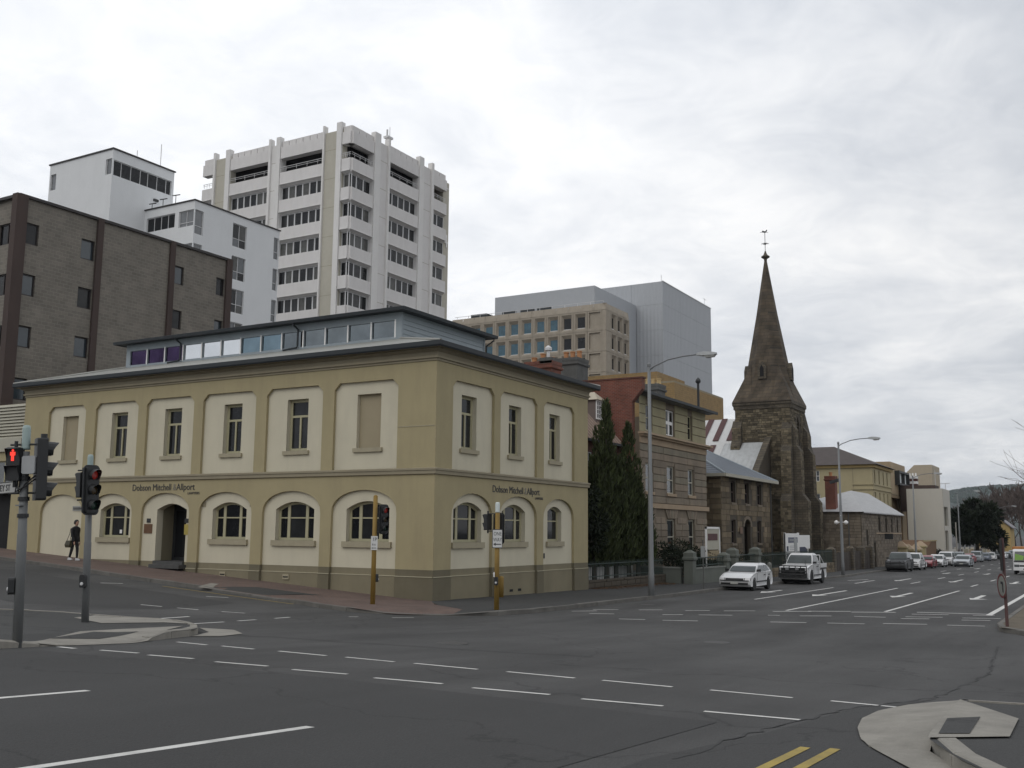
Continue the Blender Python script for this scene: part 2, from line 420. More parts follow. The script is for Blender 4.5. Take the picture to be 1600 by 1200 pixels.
def resample(pl, n):
    pl = [Vector(p) for p in pl]; L_ = [0]
    for i in range(len(pl)-1): L_.append(L_[-1]+(pl[i+1]-pl[i]).length)
    out = []
    for k in range(n):
        t = L_[-1]*k/(n-1); i = 0
        while i < len(pl)-2 and L_[i+1] < t: i += 1
        q = (t-L_[i])/max(1e-9, L_[i+1]-L_[i]); out.append(pl[i]+(pl[i+1]-pl[i])*q)
    return out
def ladder(name, outer, inner, m, dz=0., across=3, n=None, step=1.0):
    """a footpath sheet between a kerb line and a building line, following the ground"""
    n = n or max(8, int(sum((Vector(outer[i+1])-Vector(outer[i])).length for i in range(len(outer)-1))/step))
    A, B = resample(outer, n), resample(inner, n); mb = MB(); k = across+1
    mb.add([(*(a+(b-a)*j/across), PV(*(a+(b-a)*j/across))+dz) for a, b in zip(A, B) for j in range(k)],
           [(i*k+j, i*k+j+1, (i+1)*k+j+1, (i+1)*k+j) for i in range(n-1) for j in range(across)])
    return mb.build(name, m, smooth=True, kind='structure')
def kerb_run(line, parent, m=M_kerb, w=.16, seg=1.25, inside=1, limit=400, drop=None, name='kerb_stone', open_ramp=False, proud=.012):
    """kerb stones one by one along a line; inside: which side the footpath lies on"""
    pts = densify(line, .25); acc = [pts[0]]; L_ = 0; n = 0; rnd = random.Random(5); long_mb = MB()
    runs = []
    for i in range(1, len(pts)):
        L_ += (pts[i]-pts[i-1]).length; acc.append(pts[i])
        if L_ >= seg or i == len(pts)-1:
            runs.append(acc); acc = [pts[i]]; L_ = 0
    for run in runs:
        a, b = run[0], run[-1]; t = (b-a)
        if t.length < .1: continue
        if open_ramp and min(G(*q)-PV(*q) for q in (a, b, (a+b)/2)) > .1: continue
        t.normalize(); nrm = Vector((-t.y, t.x))*inside
        a2, b2 = a+t*.008, b-t*.008
        h = proud+rnd.uniform(-.5, .65)*proud; dr = 0
        def col(p, da, dz): q = p+nrm*da; return (q.x, q.y, PV(q.x, q.y)+dz)
        prof = [(0, -.3), (rnd.uniform(-.008, .004), -.025+h-dr), (.03, h-dr), (w, h-dr), (w, -.3)]
        f = [col(a2, x, z) for x, z in prof]; e = [col(b2, x, z) for x, z in prof]
        tgt = MB() if n < limit else long_mb
        tgt.loft([f, e])
        if n < limit: tgt.build(name, m, parent)
        n += 1
    if long_mb.v: long_mb.build('far_kerb', m, parent, kind='stuff')
kerbline = [(-3.6, 60), (-3.5, 30), (-3.5, 17.2), (-4.1, 10.15), (-4.2, 4.5), (-4.9, 1.2), (-5.25, -.6), (-5.0, -2.1), (-4.0, -3.4), (-2.9, -4.3), (-.6, -4.55), (6.3, -4.3), (13.6, -4.2), (20, -3.8), (33, -3.75), (48, -3.85), (58, -3.3), (68, -2.85), (100, -2.6), (150, -2.0), (260, -1.0)]
i0 = 8
brickpath = ladder('brick_footpath', kerbline[:i0+1], [(.15, 60), (.15, 0), (-1.2, -.9), (-2.6, -3.0)], M_pave, step=.5, across=6)
asphpath = ladder('asphalt_footpath', kerbline[i0:], [(-2.6, -3.0), (-1.2, -.9), (.15, .15), (12.7, .15), (13, 3), (260, 6)], M_fpath, dz=.001, across=8, n=260)
kerb_run(kerbline[:i0+1], brickpath, inside=-1 if False else 1, drop=lambda p: .09 if (p.y < -1.2 and p.y > -3.6) else (.06 if 2.6 < p.y < 6.6 else 0))
kerb_run(kerbline[i0:], asphpath, seg=1.6, inside=1, limit=70, drop=lambda p: .09 if p.x < -2.9 else 0)
# yellow no-standing line and asphalt patch by the driveway
def sheet(pts, name, m, parent, dz, pave=False, kind=None):
    n = len(pts); mb = MB()
    bm = bmesh.new(); f = bm.faces.new([bm.verts.new((p[0], p[1], 0)) for p in pts])
    bmesh.ops.triangulate(bm, faces=bm.faces[:])
    L_ = max((Vector(pts[i])-Vector(pts[i-1])).length for i in range(n))
    if L_ > .8:
        for _ in range(3 if L_ < 4 else 6):
            bmesh.ops.subdivide_edges(bm, edges=[e for e in bm.edges if e.calc_length() > (.4 if pave else .9)], cuts=1, use_grid_fill=False)
            bmesh.ops.triangulate(bm, faces=bm.faces[:])
    bm.verts.index_update(); base = 0 if pave else -KERB
    mb.add([(v.co.x, v.co.y, (PV if pave else G)(v.co.x, v.co.y)+base+dz) for v in bm.verts], [tuple(v.index for v in q.verts) for q in bm.faces]); bm.free()
    return mb.build(name, m, parent, kind=kind)
sheet([(-3.9, 6.9), (-2.3, 6.2), (-2.3, 3.2), (-3.95, 4.2)], 'asphalt_patch', M_fpath, brickpath, .008, True)
sheet([(-4.6, 6.9), (-3.0, 7.9), (-2.9, 7.6), (-4.2, 6.6)], 'concrete_edge', M_conc, brickpath, .012, True)
def stripe(a, b, w, name='lane_dash', m=M_line, dz=.005, parent=road):
    a, b = Vector(a), Vector(b); t = (b-a).normalized(); n = Vector((-t.y, t.x))*w/2
    k = max(1, int((b-a).length/1.5)); mb = MB(); vs = []
    for i in range(k+1):
        p = a+(b-a)*i/k
        for q in (p-n, p+n): vs.append((q.x, q.y, G(q.x, q.y)-KERB+dz))
    mb.add(vs, [(2*i, 2*i+1, 2*i+3, 2*i+2) for i in range(k)])
    return mb.build(name, m, parent)
# reseal patches in the junction
sheet([(-20.9, -18.2), (-20.1, -18.25), (-18.0, -18.4), (-16.2, -19.0), (-17.5, -18.75), (-19.2, -18.65), (-20.2, -18.9), (-22.5, -19.7), (-26, -20.6), (-26, -17.9), (-23, -17.9)], 'reseal_patch', M_patch, road, .004)
sheet([(-20.6, -7.2), (-20.3, -12.6), (-20.6, -17.6), (-28, -17.5), (-33, -14), (-33, -8)], 'reseal_patch', M_patch, road, .004)
sheet([(-6.0, 30), (-13.6, 30), (-13.6, 3.5), (-10.5, 1.8), (-6.6, 3.0)], 'reseal_patch', M_patch, road, .004)
# lane lines
for v in (-11.72,): stripe((-24.25-9, v), (-23.3, v-.05), .1)
stripe((-36, -14.8), (-23.6, -15.05), .1, 'lane_line')
stripe((-36, -11.72), (-33.6, -11.72), .1)
for q in [((13.5, -7.62), (28.9, -7.45)), ((7.0, -10.75), (31.2, -10.5)), ((9.0, -13.82), (30.5, -13.82))]: stripe(*q, .12, 'lane_line')
mb = stripe((9.7, -17.2), (240, -16.9), .2, 'edge_line')
for v in (-13.65, -9.9, -6.95):
    for k in range(13):
        a = 37.6+12*k+(2.0 if v > -12 else 0)
        if v == -6.95 and k in (1, 2): continue
        stripe((a, v), (a+3.8, v), .13)
# arrows: a shaft with a one-sided or centred head, pointing towards the viewer
def arrow(u, v, length, kind):
    pts = [(u+length, v+.09), (u+length, v-.09), (u+1.5, v-.09), (u+1.5, v-.38), (u, v), (u+1.5, v+.38), (u+1.5, v+.09)]
    if kind == 'slip': pts = [(u+length, v+.12), (u+length, v-.12), (u+1.2, v-.12), (u+.9, v-.55), (u, v+.1), (u+1.5, v+.3), (u+1.3, v+.12)]
    sheet(pts, 'lane_arrow', M_line, road, .006)
for u, v, l, k in [(18.3, -8.9, 7.2, 'a'), (20.0, -12.15, 5.6, 'a'), (20.8, -15.5, 4.9, 'slip'), (44.3, -11.68, 6.6, 'a'), (43.7, -8.27, 6.2, 'a'), (67, -8.3, 4.5, 'a'), (68.2, -11.5, 4.4, 'a'), (45., -15.35, 5, 'slip'), (19.4, -6.1, 3.8, 'a'), (92, -11.5, 4.5, 'a'), (92, -8.3, 4.5, 'a')]: arrow(u, v, l, k)
for q in [((36.4, -7.08), (39.9, -7.03)), ((41.3, -5.6), (45.0, -6.2))]: stripe(*q, .14)
# stop lines and crossing lines
for a, b in [((6.15, -10.5), (7.15, -11.6)), ((7.2, -11.5), (8.2, -12.76)), ((7.84, -12.86), (8.86, -14.2)), ((9.53, -14.82), (10.24, -17.17))]: stripe(a, b, .16, 'stop_line')
for a, b in [((8.27, -14.85), (8.88, -15.98)), ((9.23, -16.72), (9.62, -17.38)), ((4.04, -10.94), (4.26, -11.28)), ((4.51, -11.89), (5.22, -12.77)), ((5.61, -13.43), (5.9, -14.39)), ((6.64, -14.9), (7.31, -15.98)), ((7.46, -16.59), (8.08, -17.71)), ((5.63, -14.92), (6.16, -15.73)), ((6.36, -16.69), (6.83, -17.5)),
             ((1.05, -11.88), (1.58, -12.84)), ((1.87, -13.41), (2.35, -14.41)), ((2.91, -14.85), (3.55, -16.03)), ((3.63, -16.59), (4.04, -17.6)), ((-.7, -9.05), (-.17, -9.99)), ((-1.15, -7.79), (-.83, -8.53)), ((.45, -6.0), (.9, -6.7)), ((1.1, -5.02), (1.89, -5.6)), ((3.46, -6.49), (4.08, -7.13)), ((1.77, -8.06), (2.27, -8.58)), ((2.51, -9.05), (3.16, -9.99)), ((4.31, -7.9), (4.94, -8.58)), ((5.14, -9.04), (5.95, -9.91)), ((2.4, -5.2), (3.0, -5.9)),
             ((-19.97, -6.7), (-19.97, -7.1))]: stripe(a, b, .11, 'crossing_dash')
for v0, v1 in [(-7.55, -8.28), (-8.62, -9.45), (-10.0, -10.9), (-11.44, -12.3), (-12.82, -13.8), (-14.3, -15.3), (-15.76, -16.7), (-17.2, -18.2)]: stripe((-19.85, v0), (-19.75, v1), .09, 'crossing_dash')
for v0, v1 in [(-6.73, -7.5), (-7.82, -8.6), (-9.12, -10.16), (-10.53, -11.5), (-11.85, -13.0), (-13.47, -14.57), (-14.97, -15.99), (-16.49, -17.55), (-18.0, -18.8)]: stripe((-17.62, v0), (-17.66, v1), .09, 'crossing_dash')
for a, b in [((-10.23, 3.06), (-9.96, 2.49)), ((-9.76, 2.09), (-9.52, 1.49)), ((-14.2, -1.2), (-13.3, -.8)), ((-12.69, -.62), (-11.44, -.25)), ((-13.34, -2.43), (-12.04, -2.12)), ((-11.4, -1.94), (-10.53, -1.72)), ((-6.33, 9.85), (-5.61, 9.56)), ((-5.91, 5.04), (-5.43, 4.51)), ((-7.0, -1.92), (-6.74, -2.06)), ((-6.13, -2.82), (-5.56, -3.19)), ((-9.2, .9), (-8.9, .3)), ((-9.6, -1.5), (-8.8, -1.3))]: stripe(a, b, .09, 'crossing_dash')
for a, b in [((-21.6, -18.71), (-24.4, -18.73)), ((-21.49, -18.93), (-24.4, -18.95))]: stripe(a, b, .085, 'yellow_line', M_yline, dz=.009)
stripe((-4.75, 8.5), (-4.78, 2.2), .08, 'yellow_line', M_yline)
# island on the uphill corner with a kerb ramp
isl = [(-30, -8.6), (-24, -7.4), (-20.75, -6.5), (-19.6, -6.55), (-18.6, -6.6), (-17.3, -6.05), (-16.1, -5.55), (-15.3, -4.8), (-14.5, -3.6), (-14.1, -2.5), (-14.5, -1.2), (-14.9, .4), (-15.9, 1.0), (-20, 1.6), (-30, 2.2)]
def plateau(pts, name, m, top=0., sub=.9):
    o = sheet(pts, name, m, None, top, True, 'structure')
    return o
island = plateau(isl, 'corner_island', M_fpath, -.004)
kerb_run(isl, island, M_conc, .16, .7, inside=1, open_ramp=True, drop=lambda p: .11 if -19.7 < p.x < -18.2 and p.y < -5.5 else 0)
sheet([(-20.5, -6.45), (-19.9, -6.58), (-19.2, -6.62), (-18.5, -6.62), (-18.0, -6.42), (-17.25, -5.9), (-15.7, -4.75), (-17.4, -5.1), (-18.6, -5.4)], 'kerb_ramp', M_conc, island, .006, True)
sheet([(-19.6, -5.95), (-18.75, -6.1), (-17.6, -5.7), (-18.4, -5.5)], 'dark_tactile_patch', M_fpath, island, .012, True)
sheet([(-16.6, -3.4), (-15.9, -1.6), (-14.9, -1.0), (-14.35, -2.3), (-14.45, -3.4), (-15.0, -4.3), (-15.2, -3.6)], 'concrete_apron', M_conc, island, .006, True)
sheet([(-16.4, -5.75), (-15.2, -4.95), (-14.3, -3.7), (-14.15, -4.6), (-14.9, -5.6), (-15.9, -6.0)], 'gutter_apron', M_conc, road, .012)
# near right corner: footpath with a bull-nosed concrete kerb ramp
cor = [(-33, -21.7), (-30, -21.6), (-26, -21.3), (-23.4, -20.6), (-22.2, -20.0), (-21.6, -19.77), (-21.2, -19.63), (-20.92, -19.6), (-19.68, -19.53), (-17.54, -19.44), (-17.3, -19.9), (-17.1, -21), (-16.9, -23), (-16.9, -32), (-33, -32)]
corner = plateau(cor, 'near_corner_footpath', M_fpath, -.004)
kerb_run(cor[:7]+[(-20.92, -19.6), (-19.9, -19.54)], corner, M_conc, .17, 1.0, inside=-1, proud=.005); kerb_run([(-17.5, -19.5)]+cor[10:13], corner, M_conc, .1, 1.1, inside=-1)
def strip(a, b, n, ha, hb, rows, name, side=False):
    """sloping concrete between two lines; ha, hb = share of the kerb height at each line"""
    A_, B_ = resample(a, n), resample(b, n); k = rows+1; mb = MB()
    hbs = [hb if not side else .13+(hb-.13)*min(1, max(0, (i/n-.0)/.3)) for i in range(n)]
    mb.add([(*(p+(q-p)*j/rows), G(*(p+(q-p)*j/rows))-KERB*(1-(ha+(hbs[i]-ha)*j/rows))+.008) for i, (p, q) in enumerate(zip(A_, B_)) for j in range(k)],
           [(i*k+j, i*k+j+1, (i+1)*k+j+1, (i+1)*k+j) for i in range(n-1) for j in range(rows)])
    if side:
        lo = [(*(A_[0]+(B_[0]-A_[0])*j/rows), G(*A_[0])-KERB) for j in range(k)]; o = len(mb.v); mb.add(lo, []); mb.f += [(j, j+1, o+j+1, o+j) for j in range(rows)]
    return mb.build(name, M_conc, corner, smooth=not side)
strip([(-26.5, -21.35), (-24.6, -20.75), (-23.4, -20.25), (-22.3, -19.72), (-21.3, -19.2), (-20.75, -18.98)], [(-26, -21.33), (-23.4, -20.63), (-22.2, -20.03), (-21.6, -19.8), (-21.1, -19.6), (-20.75, -19.45)], 24, .06, .13, 3, 'gutter_apron')
strip([(-21.15, -19.13), (-20.7, -18.97), (-20.0, -18.8), (-19.2, -18.68), (-18.3, -18.68), (-17.35, -18.84), (-16.7, -19.08), (-16.5, -19.3)], [(-21.15, -19.62), (-20.92, -19.6), (-19.68, -19.53), (-17.54, -19.44), (-17.4, -19.5)], 30, .07, 1.0, 6, 'kerb_ramp', True)
sheet([(-21.22, -19.62), (-20.92, -19.59), (-19.68, -19.52), (-17.54, -19.43), (-19.07, -20.14), (-20.6, -20.18)], 'ramp_landing', M_conc, corner, .013, True)
sheet([(-19.68, -19.57), (-19.28, -19.82), (-20.71, -19.88), (-20.92, -19.66)], 'dark_tactile_patch', M_fpath, corner, .019, True)
# old tar seams and cracks in the junction
M_tar = mat('tar_seam', (.036, .036, .036), .9, .2, 6.)
rs = random.Random(8)
for line in ([(-22.9, -18.1), (-21.5, -18.05), (-19.9, -18.2), (-18.4, -18.35), (-16.0, -18.95), (-11, -19.1), (-3.5, -18.6)], [(-12, -5.4), (-9.5, -6.2), (-6.2, -6.5), (-2, -7.4), (3, -8.2)]):
    p = densify(line, .18); p = [q+Vector((rs.uniform(-.05, .05), rs.uniform(-.05, .05))) for q in p]; mb = MB(); w0 = rs.uniform(.009, .014)
    vs2 = []
    for i, q in enumerate(p):
        t_ = (p[min(i+1, len(p)-1)]-p[max(0, i-1)]).normalized(); n_ = Vector((-t_.y, t_.x))*w0*rs.uniform(.4, 1.4)
        for e in (q-n_, q+n_): vs2.append((e.x, e.y, G(e.x, e.y)-KERB+.007))
    mb.add(vs2, [(2*i, 2*i+1, 2*i+3, 2*i+2) for i in range(len(p)-1)]); mb.build('tar_seam', M_tar, road)
# iron covers
for u, v, r in ((-13.2, -9.6, .32), (-7.5, -13.1, .3), (6.4, -5.6, .28)):
    mb = MB(); mb.add([(u+r*math.cos(k*math.pi/10), v+r*math.sin(k*math.pi/10), G(u, v)-KERB+.009) for k in range(20)], [tuple(range(20))]); mb.build('iron_cover', mat('iron_cover', (.035, .033, .031), .6, .3, 14., bump=.5, bscale=30), road)
# far side footpath on the right
rk = [(-.4, -40), (-.2, -22), (.5, -19.4), (1.4, -18.35), (2.9, -17.98), (15, -17.93), (60, -17.9), (150, -17.7), (260, -17.4)]
rpath = ladder('verge_footpath', rk, [(6, -40), (6, -24), (8, -23), (10, -22.5), (260, -22.5)], M_grassy, across=3, n=150)
kerb_run(rk, rpath, M_kerb, .16, 1.5, inside=-1, limit=30)
# ------------------------------------------------------------------ cream corner building
bld = thing('corner_building', 'two storey cream and tan rendered law office on the corner with arched ground floor windows', 'building', (0, 0, 0))
LA, LB = 24.33, 12.68
Z1, ZS, ZT = 1.14, 4.62, 8.78
FAm, FBm = FA(0), FB(0)
def archpoly(a, b, zs, zt, z0, n=14):
    # three-centred looking arch: an ellipse on straight jambs
    c, r = (a+b)/2, (b-a)/2
    return [(a, z0), (a, zs)]+[(c-r*math.cos(math.pi*i/n), zs+(zt-zs)*math.sin(math.pi*i/n)**.85) for i in range(1, n)]+[(b, zs), (b, z0)]
def chamfer(a, b, z0, z1, c=.26): return [(a, z0), (b, z0), (b, z1-c), (b-c, z1), (a+c, z1), (a, z1-c)]
upA = [(19.75, 22.45), (16.15, 19.05), (12.62, 15.6), (9.0, 12.07), (5.42, 8.4), (1.74, 4.84)]
arA = [(19.56, 22.58), (16.18, 19.03), (12.58, 15.56), (8.98, 12.0), (5.35, 8.4), (1.69, 4.81)]
upB = [(1.12, 4.14), (4.62, 7.72), (8.33, 11.28)]
arB = [(1.14, 4.06), (4.6, 7.73), (8.31, 11.24)]
winA = [(20.4, 21.5, 'b'), (16.97, 18.04, 'w'), (13.47, 14.53, 'w'), (9.88, 10.92, 'w'), (6.26, 7.37, 'w'), (2.62, 3.77, 'b')]
winB = [(1.9, 2.98, 'w'), (5.49, 6.52, 'w'), (9.05, 10.05, 'w')]
lowA = [None, (16.44, 18.4), ('door', 12.85, 14.68), (9.37, 11.3), (5.76, 7.76), (2.1, 4.14)]
lowB = [(1.44, 3.43), (5.0, 6.91), (8.89, 10.21)]
M_ledge = mat('ledge_highlight', (.46, .42, .3), .7, .06, 2.)  # lighter colour paints in the highlight along the plinth ledge
D1 = .12                      # depth of the recessed bays
wall = MB(); panel = MB(); plinth = MB(); plinth2 = MB(); step_mb = MB()
for F, L_, ups, ars, wins, lows, zb in ((FAm, LA, upA, arA, winA, lowA, .0), (FBm, LB, upB, arB, winB, lowB, -.0)):
    wall.plate(F, rect(0, L_, ZS+.02, ZT+.3), [chamfer(a, b, ZS+.1, 8.22) for a, b in ups], 0, D1+.02)
    o = [(.004, Z1)]
    for a, b in sorted(ars): o += archpoly(a, b, 3.18 if F is FAm else 3.05, 4.06 if F is FAm else 3.98, Z1)
    wall.plate(F, o+[(L_-.004, Z1), (L_-.004, ZS+.02), (.004, ZS+.02)], [], 0, D1+.02, edge=True)
    # recessed panels with window openings
    holes = []
    for a, b, k in wins: holes.append(rect(a, b, 5.66, 7.74))
    for q in lows:
        if q is None: continue
        if q[0] == 'door':
            c = (q[1]+q[2])/2; n = 8
            holes.append([(q[1], 1.16), (q[2], 1.16)]+[(q[2]-(q[2]-q[1])*i/n, 3.34+.26*math.sin(math.pi*i/n)) for i in range(n+1)])
        else:
            n = 8; holes.append([(q[0], 2.12), (q[1], 2.12)]+[(q[1]-(q[1]-q[0])*i/n, 3.34+.3*(1-(2*i/n-1)**2) if q[1]-q[0] > 1.6 else 3.42+.22*(1-(2*i/n-1)**2)) for i in range(n+1)])
    panel.plate(F, rect(.05, L_-.05, Z1, ZT), holes, D1, D1+.34)
    # plinths: dark on the piers, lighter in the bays, with a small ledge
    edges = [0]+[x for p in sorted(ars) for x in p]+[L_]
    for i in range(0, len(edges), 2):
        a, b = edges[i], edges[i+1]
        o_ = MB(); o_.fbox(F, a+.004, b-.004, -1, Z1, .0, .3); o_.fbox(F, a+(.001 if a else (-.03 if F is FAm else -.027)), b-.001, -1, .89, -.03 if F is FAm else -.031, .0); q_ = o_.build('pier_plinth', M_olive, bld); MB().fbox(F, a+(.002 if a else -.045), b-.002, .878, .9, -.045 if F is FAm else -.046, .0).build('plinth_ledge', M_ledge, q_)
    for a, b in sorted(ars):
        gaps = [(a, b)]
        if F is FAm and abs(a-12.58) < .01: gaps = [(a, 12.85), (14.68, b)]
        for a1, b1 in gaps:
            o_ = MB(); o_.fbox(F, a1, b1, -1, Z1-.001, D1, .3); o_.fbox(F, a1, b1, -1, .889, D1-.03, D1); q_ = o_.build('bay_plinth', M_olive2, bld); MB().fbox(F, a1, b1, .878, .9, D1-.045, D1).build('plinth_ledge', M_ledge, q_)
wall.quad((LB, .001, -1), (LB, LA, -1), (LB, LA, 9.1), (LB, .001, 9.1)); wall.quad((.001, LA, -1), (LB, LA, -1), (LB, LA, 9.1), (.001, LA, 9.1))
wall.build('wall', M_tan, bld); panel.build('bay_panel', M_cream, bld)

# faint render crack line on the corner pier
MB().fbox(FAm, 0.05, 1.7, 6.37, 6.4, -.014, .0).build('render_joint', M_sillc, bld)
def ring(prof, name, m, x0=0., y0=0., x1=LB, y1=LA):
    """a moulding run round the two street fronts (and the other two): prof = (offset out, z)"""
    mb = MB(); n = len(prof)
    rings = []
    for sx_, sy_ in ((0, 0), (1, 0), (1, 1), (0, 1)):
        rings.append([((x1+o if sx_ else x0-o), (y1+o if sy_ else y0-o), z) for o, z in prof])
    for k in range(4):
        a, b = rings[k], rings[(k+1) % 4]
        for i in range(n-1): mb.quad(a[i], b[i], b[i+1], a[i+1])
    return mb.build(name, m, bld)
ring([(0, 4.58), (.07, 4.61), (.07, 4.74), (.10, 4.745), (.10, 4.81), (.0, 4.84)], 'string_course', M_trim)
ring([(0, 8.79), (.04, 8.8), (.04, 8.88), (.1, 8.89), (.1, 8.97), (.05, 8.98), (.07, 9.12), (.2, 9.2), (.2, 9.26)], 'cornice', M_trim)
ring([(.05, 9.255), (.4, 9.25), (.4, 9.3)], 'soffit', M_trim)
ring([(.4, 9.24), (.44, 9.24), (.47, 9.3), (.47, 9.46), (.44, 9.46), (.44, 9.4), (.3, 9.38)], 'gutter', M_gutter)
M_purplef = mat('purple_mirror_film', (.05, .033, .075), .08, .6, 1., metal=1.); M_film = mat('mirror_film', (.85, .86, .86), .04, .05, 1., metal=1.); M_filmb = mat('blue_mirror_film', (.2, .27, .31), .05, .2, 1., metal=1.); M_filmg = mat('grey_mirror_film', (.17, .19, .2), .05, .25, 1., metal=1.)
# main roof up to the clerestory, and the clerestory
U0, U1, V0, V1 = 3.0, 9.6, 3.92, 20.95
mb = MB()
e = [(-.44, -.44, 9.44), (LB+.44, -.44, 9.44), (LB+.44, LA+.44, 9.44), (-.44, LA+.44, 9.44)]
t_ = [(U0, V0, 10.46), (U1, V0, 10.46), (U1, V1, 10.46), (U0, V1, 10.46)]
for k in range(4): mb.quad(e[k], e[(k+1) % 4], t_[(k+1) % 4], t_[k])
roof = mb.build('roof', M_roofmetal, bld)
mb = MB()
for k in range(4): mb.tube([Vector(e[k])+Vector((0, 0, .02)), Vector(t_[k])+Vector((0, 0, .02))], .06, 6)
mb.build('hip_capping', M_roofmetal, roof)
clr = MB(); FC = FA(U0)
npan = 13; a0, a1 = V0+.3, V1-.25; pw = (a1-a0)/npan
clr.plate(FC, rect(V0, V1, 9.9, 11.66), [rect(a0+i*pw+.035, a0+(i+1)*pw-.035, 10.56, 11.28) for i in range(npan)], 0, .12)
clr.quad((U1, V0, 9.9), (U1, V1, 9.9), (U1, V1, 11.66), (U1, V0, 11.66)); clr.quad((U0+.02, V0+.06, 9.9), (U1, V0+.06, 9.9), (U1, V0+.06, 11.66), (U0+.02, V0+.06, 11.66)); clr.quad((U0, V1, 9.9), (U1, V1, 9.9), (U1, V1, 11.66), (U0, V1, 11.66))
cl_ = clr.build('clerestory', M_boards, bld)
for i in range(npan):
    k = npan-1-i
    o = window(FC, bld, a0+i*pw+.036, a0+(i+1)*pw-.036, 10.561, 11.279, .03, M_boards, M_purplef if k < 3 else (M_film if k in (3, 4, 5) else M_filmb if k in (6, 7) else M_filmg), fw=.012, th=.05, name='clerestory_window')
    MB().fbox(FC, a0+i*pw-.035, a0+i*pw+.035, 10.53, 11.3, -.015, .02).build('mullion', M_white, o)
FD = FB(V0)
for k in range(7):
    z = 10.3+k*.2
    MB().add([FD(U0+.12, z, -.01), FD(U1-.1, z, -.01), FD(U1-.1, z+.2, .02), FD(U0+.12, z+.2, .02), FD(U0+.12, z, .05), FD(U1-.1, z, .05)], [(0,1,2,3),(0,4,5,1)]).build('weatherboard', M_boards, bld)
MB().fbox(FD, U0-.02, U0+.12, 10.2, 11.66, -.03, .06).build('corner_board', M_boards, bld)
MB().fbox(FD, U1-.1, U1+.02, 10.2, 11.66, -.03, .06).build('corner_board', M_boards, bld)
mb = MB(); h0 = .42
e2 = [(U0-h0, V0-h0, 11.72), (U1+h0, V0-h0, 11.72), (U1+h0, V1+h0, 11.72), (U0-h0, V1+h0, 11.72)]; rr = [((U0+U1)/2, V0+2.8, 12.42), ((U0+U1)/2, V1-2.8, 12.42)]
mb.add(e2+rr, [(0, 1, 4), (1, 2, 5, 4), (2, 3, 5), (3, 0, 4, 5)]); mb.build('clerestory_roof', M_roofdark, bld)
def ring2(prof, name, m): return ring(prof, name, m, U0, V0, U1, V1)
ring2([(.0, 11.6), (.38, 11.6), (.38, 11.58), (.46, 11.58), (.48, 11.72), (.42, 11.74), (.3, 11.71)], 'clerestory_gutter', M_gutter)
for v in (9.55, 17.0):
    MB().tube([(U0-.4, v, 11.6), (U0-.4, v, 11.52), (U0-.07, v, 11.35), (U0-.07, v, 10.6), (U0-.12, v, 10.52), (U0-.12, v+.8, 10.47)], .045, 8).build('downpipe', M_gutter, bld)
MB().tube([(U1+.3, V0-.35, 11.6), (U1+.3, V0-.35, 11.5), (U1+.05, V0-.08, 11.2), (U1+.05, V0-.08, 10.5)], .045, 8).build('downpipe', M_gutter, bld)
# windows
M_blind = mat('blind_window_render', (.33, .28, .185), .85, .06, 1.)
for F, wins in ((FAm, winA), (FBm, winB)):
    for a, b, k in wins:
        if k == 'b':
            o = MB().fbox(F, a-.01, b+.01, 5.65, 7.75, D1+.16, D1+.3).build('blind_panel', M_blind, bld)
            MB().fbox(F, a-.12, b+.12, 5.5, 5.66, D1-.09, D1+.16).build('sill', M_sillc, o)
        else:
            w_ = window(F, bld, a, b, 5.66, 7.74, D1+.2, M_wframe, GL2, cols=(1,), rows=(1.0, .42), fw=.11, bar=.09, sill=(.12, .16, .09, D1), sm=M_sillc)
            MB().fbox(F, (a+b)/2-.04, (a+b)/2+.04, 5.76, 7.06, D1+.19, D1+.26).build('mullion', M_wframe, w_)
    for q in (lowA if F is FAm else lowB):
        if q is None or q[0] == 'door': continue
        a, b = q; small = b-a < 1.6
        w_ = window(F, bld, a, b, 2.12, 3.64, D1+.2, M_wframe, GL2, cols=(1,) if small else (.55, 1.25, .55), rows=(1,), fw=.1, bar=.14, rise=.3 if not small else .22, sill=(.14, .22, .1, D1), sm=M_sillc)
        MB().fbox(F, a+.1, b-.1, 2.98, 3.03, D1+.205, D1+.25).build('meeting_rail', M_wframe, w_)
# paper notice and orange shape seen behind two panes
MB().fbox(FAm, 17.15, 17.3, 2.3, 2.46, D1+.215, D1+.22).build('paper_notice', M_white, bld)
# door with its lobby
mb = MB(); mb.fbox(FAm, 12.85, 14.68, 1.02, 1.16, .02, .9); mb.fbox(FAm, 12.7, 14.55, .86, 1.02, -.3, .3)
mb.build('door_step', mat('dark_step', (.07, .07, .068), .8, .2, 3.), bld)
mb = MB(); mb.quad((.46, 12.85, 1.1), (1.1, 12.85, 1.1), (1.1, 12.85, 3.7), (.46, 12.85, 3.7)); mb.quad((.46, 14.68, 1.1), (1.1, 14.68, 1.1), (1.1, 14.68, 3.7), (.46, 14.68, 3.7)); mb.quad((.46, 12.85, 3.62), (1.1, 12.85, 3.62), (1.1, 14.68, 3.62), (.46, 14.68, 3.62))
mb.build('door_lobby', M_olive2, bld)
M_door = mat('dark_door', (.02, .022, .024), .35, .2, 2.)
dr = MB().fbox(FAm, 12.85, 14.68, 1.1, 3.7, 1.05, 1.12).build('door', M_door, bld)
for a in (13.0, 13.78): MB().fbox(FAm, a, a+.72, 1.3, 3.3, 1.035, 1.06).build('door_panel', M_glass, dr)
MB().tube([FAm(13.75, 1.9, 1.0), FAm(13.75, 2.5, 1.0)], .02, 6).build('door_handle', M_trim, dr)
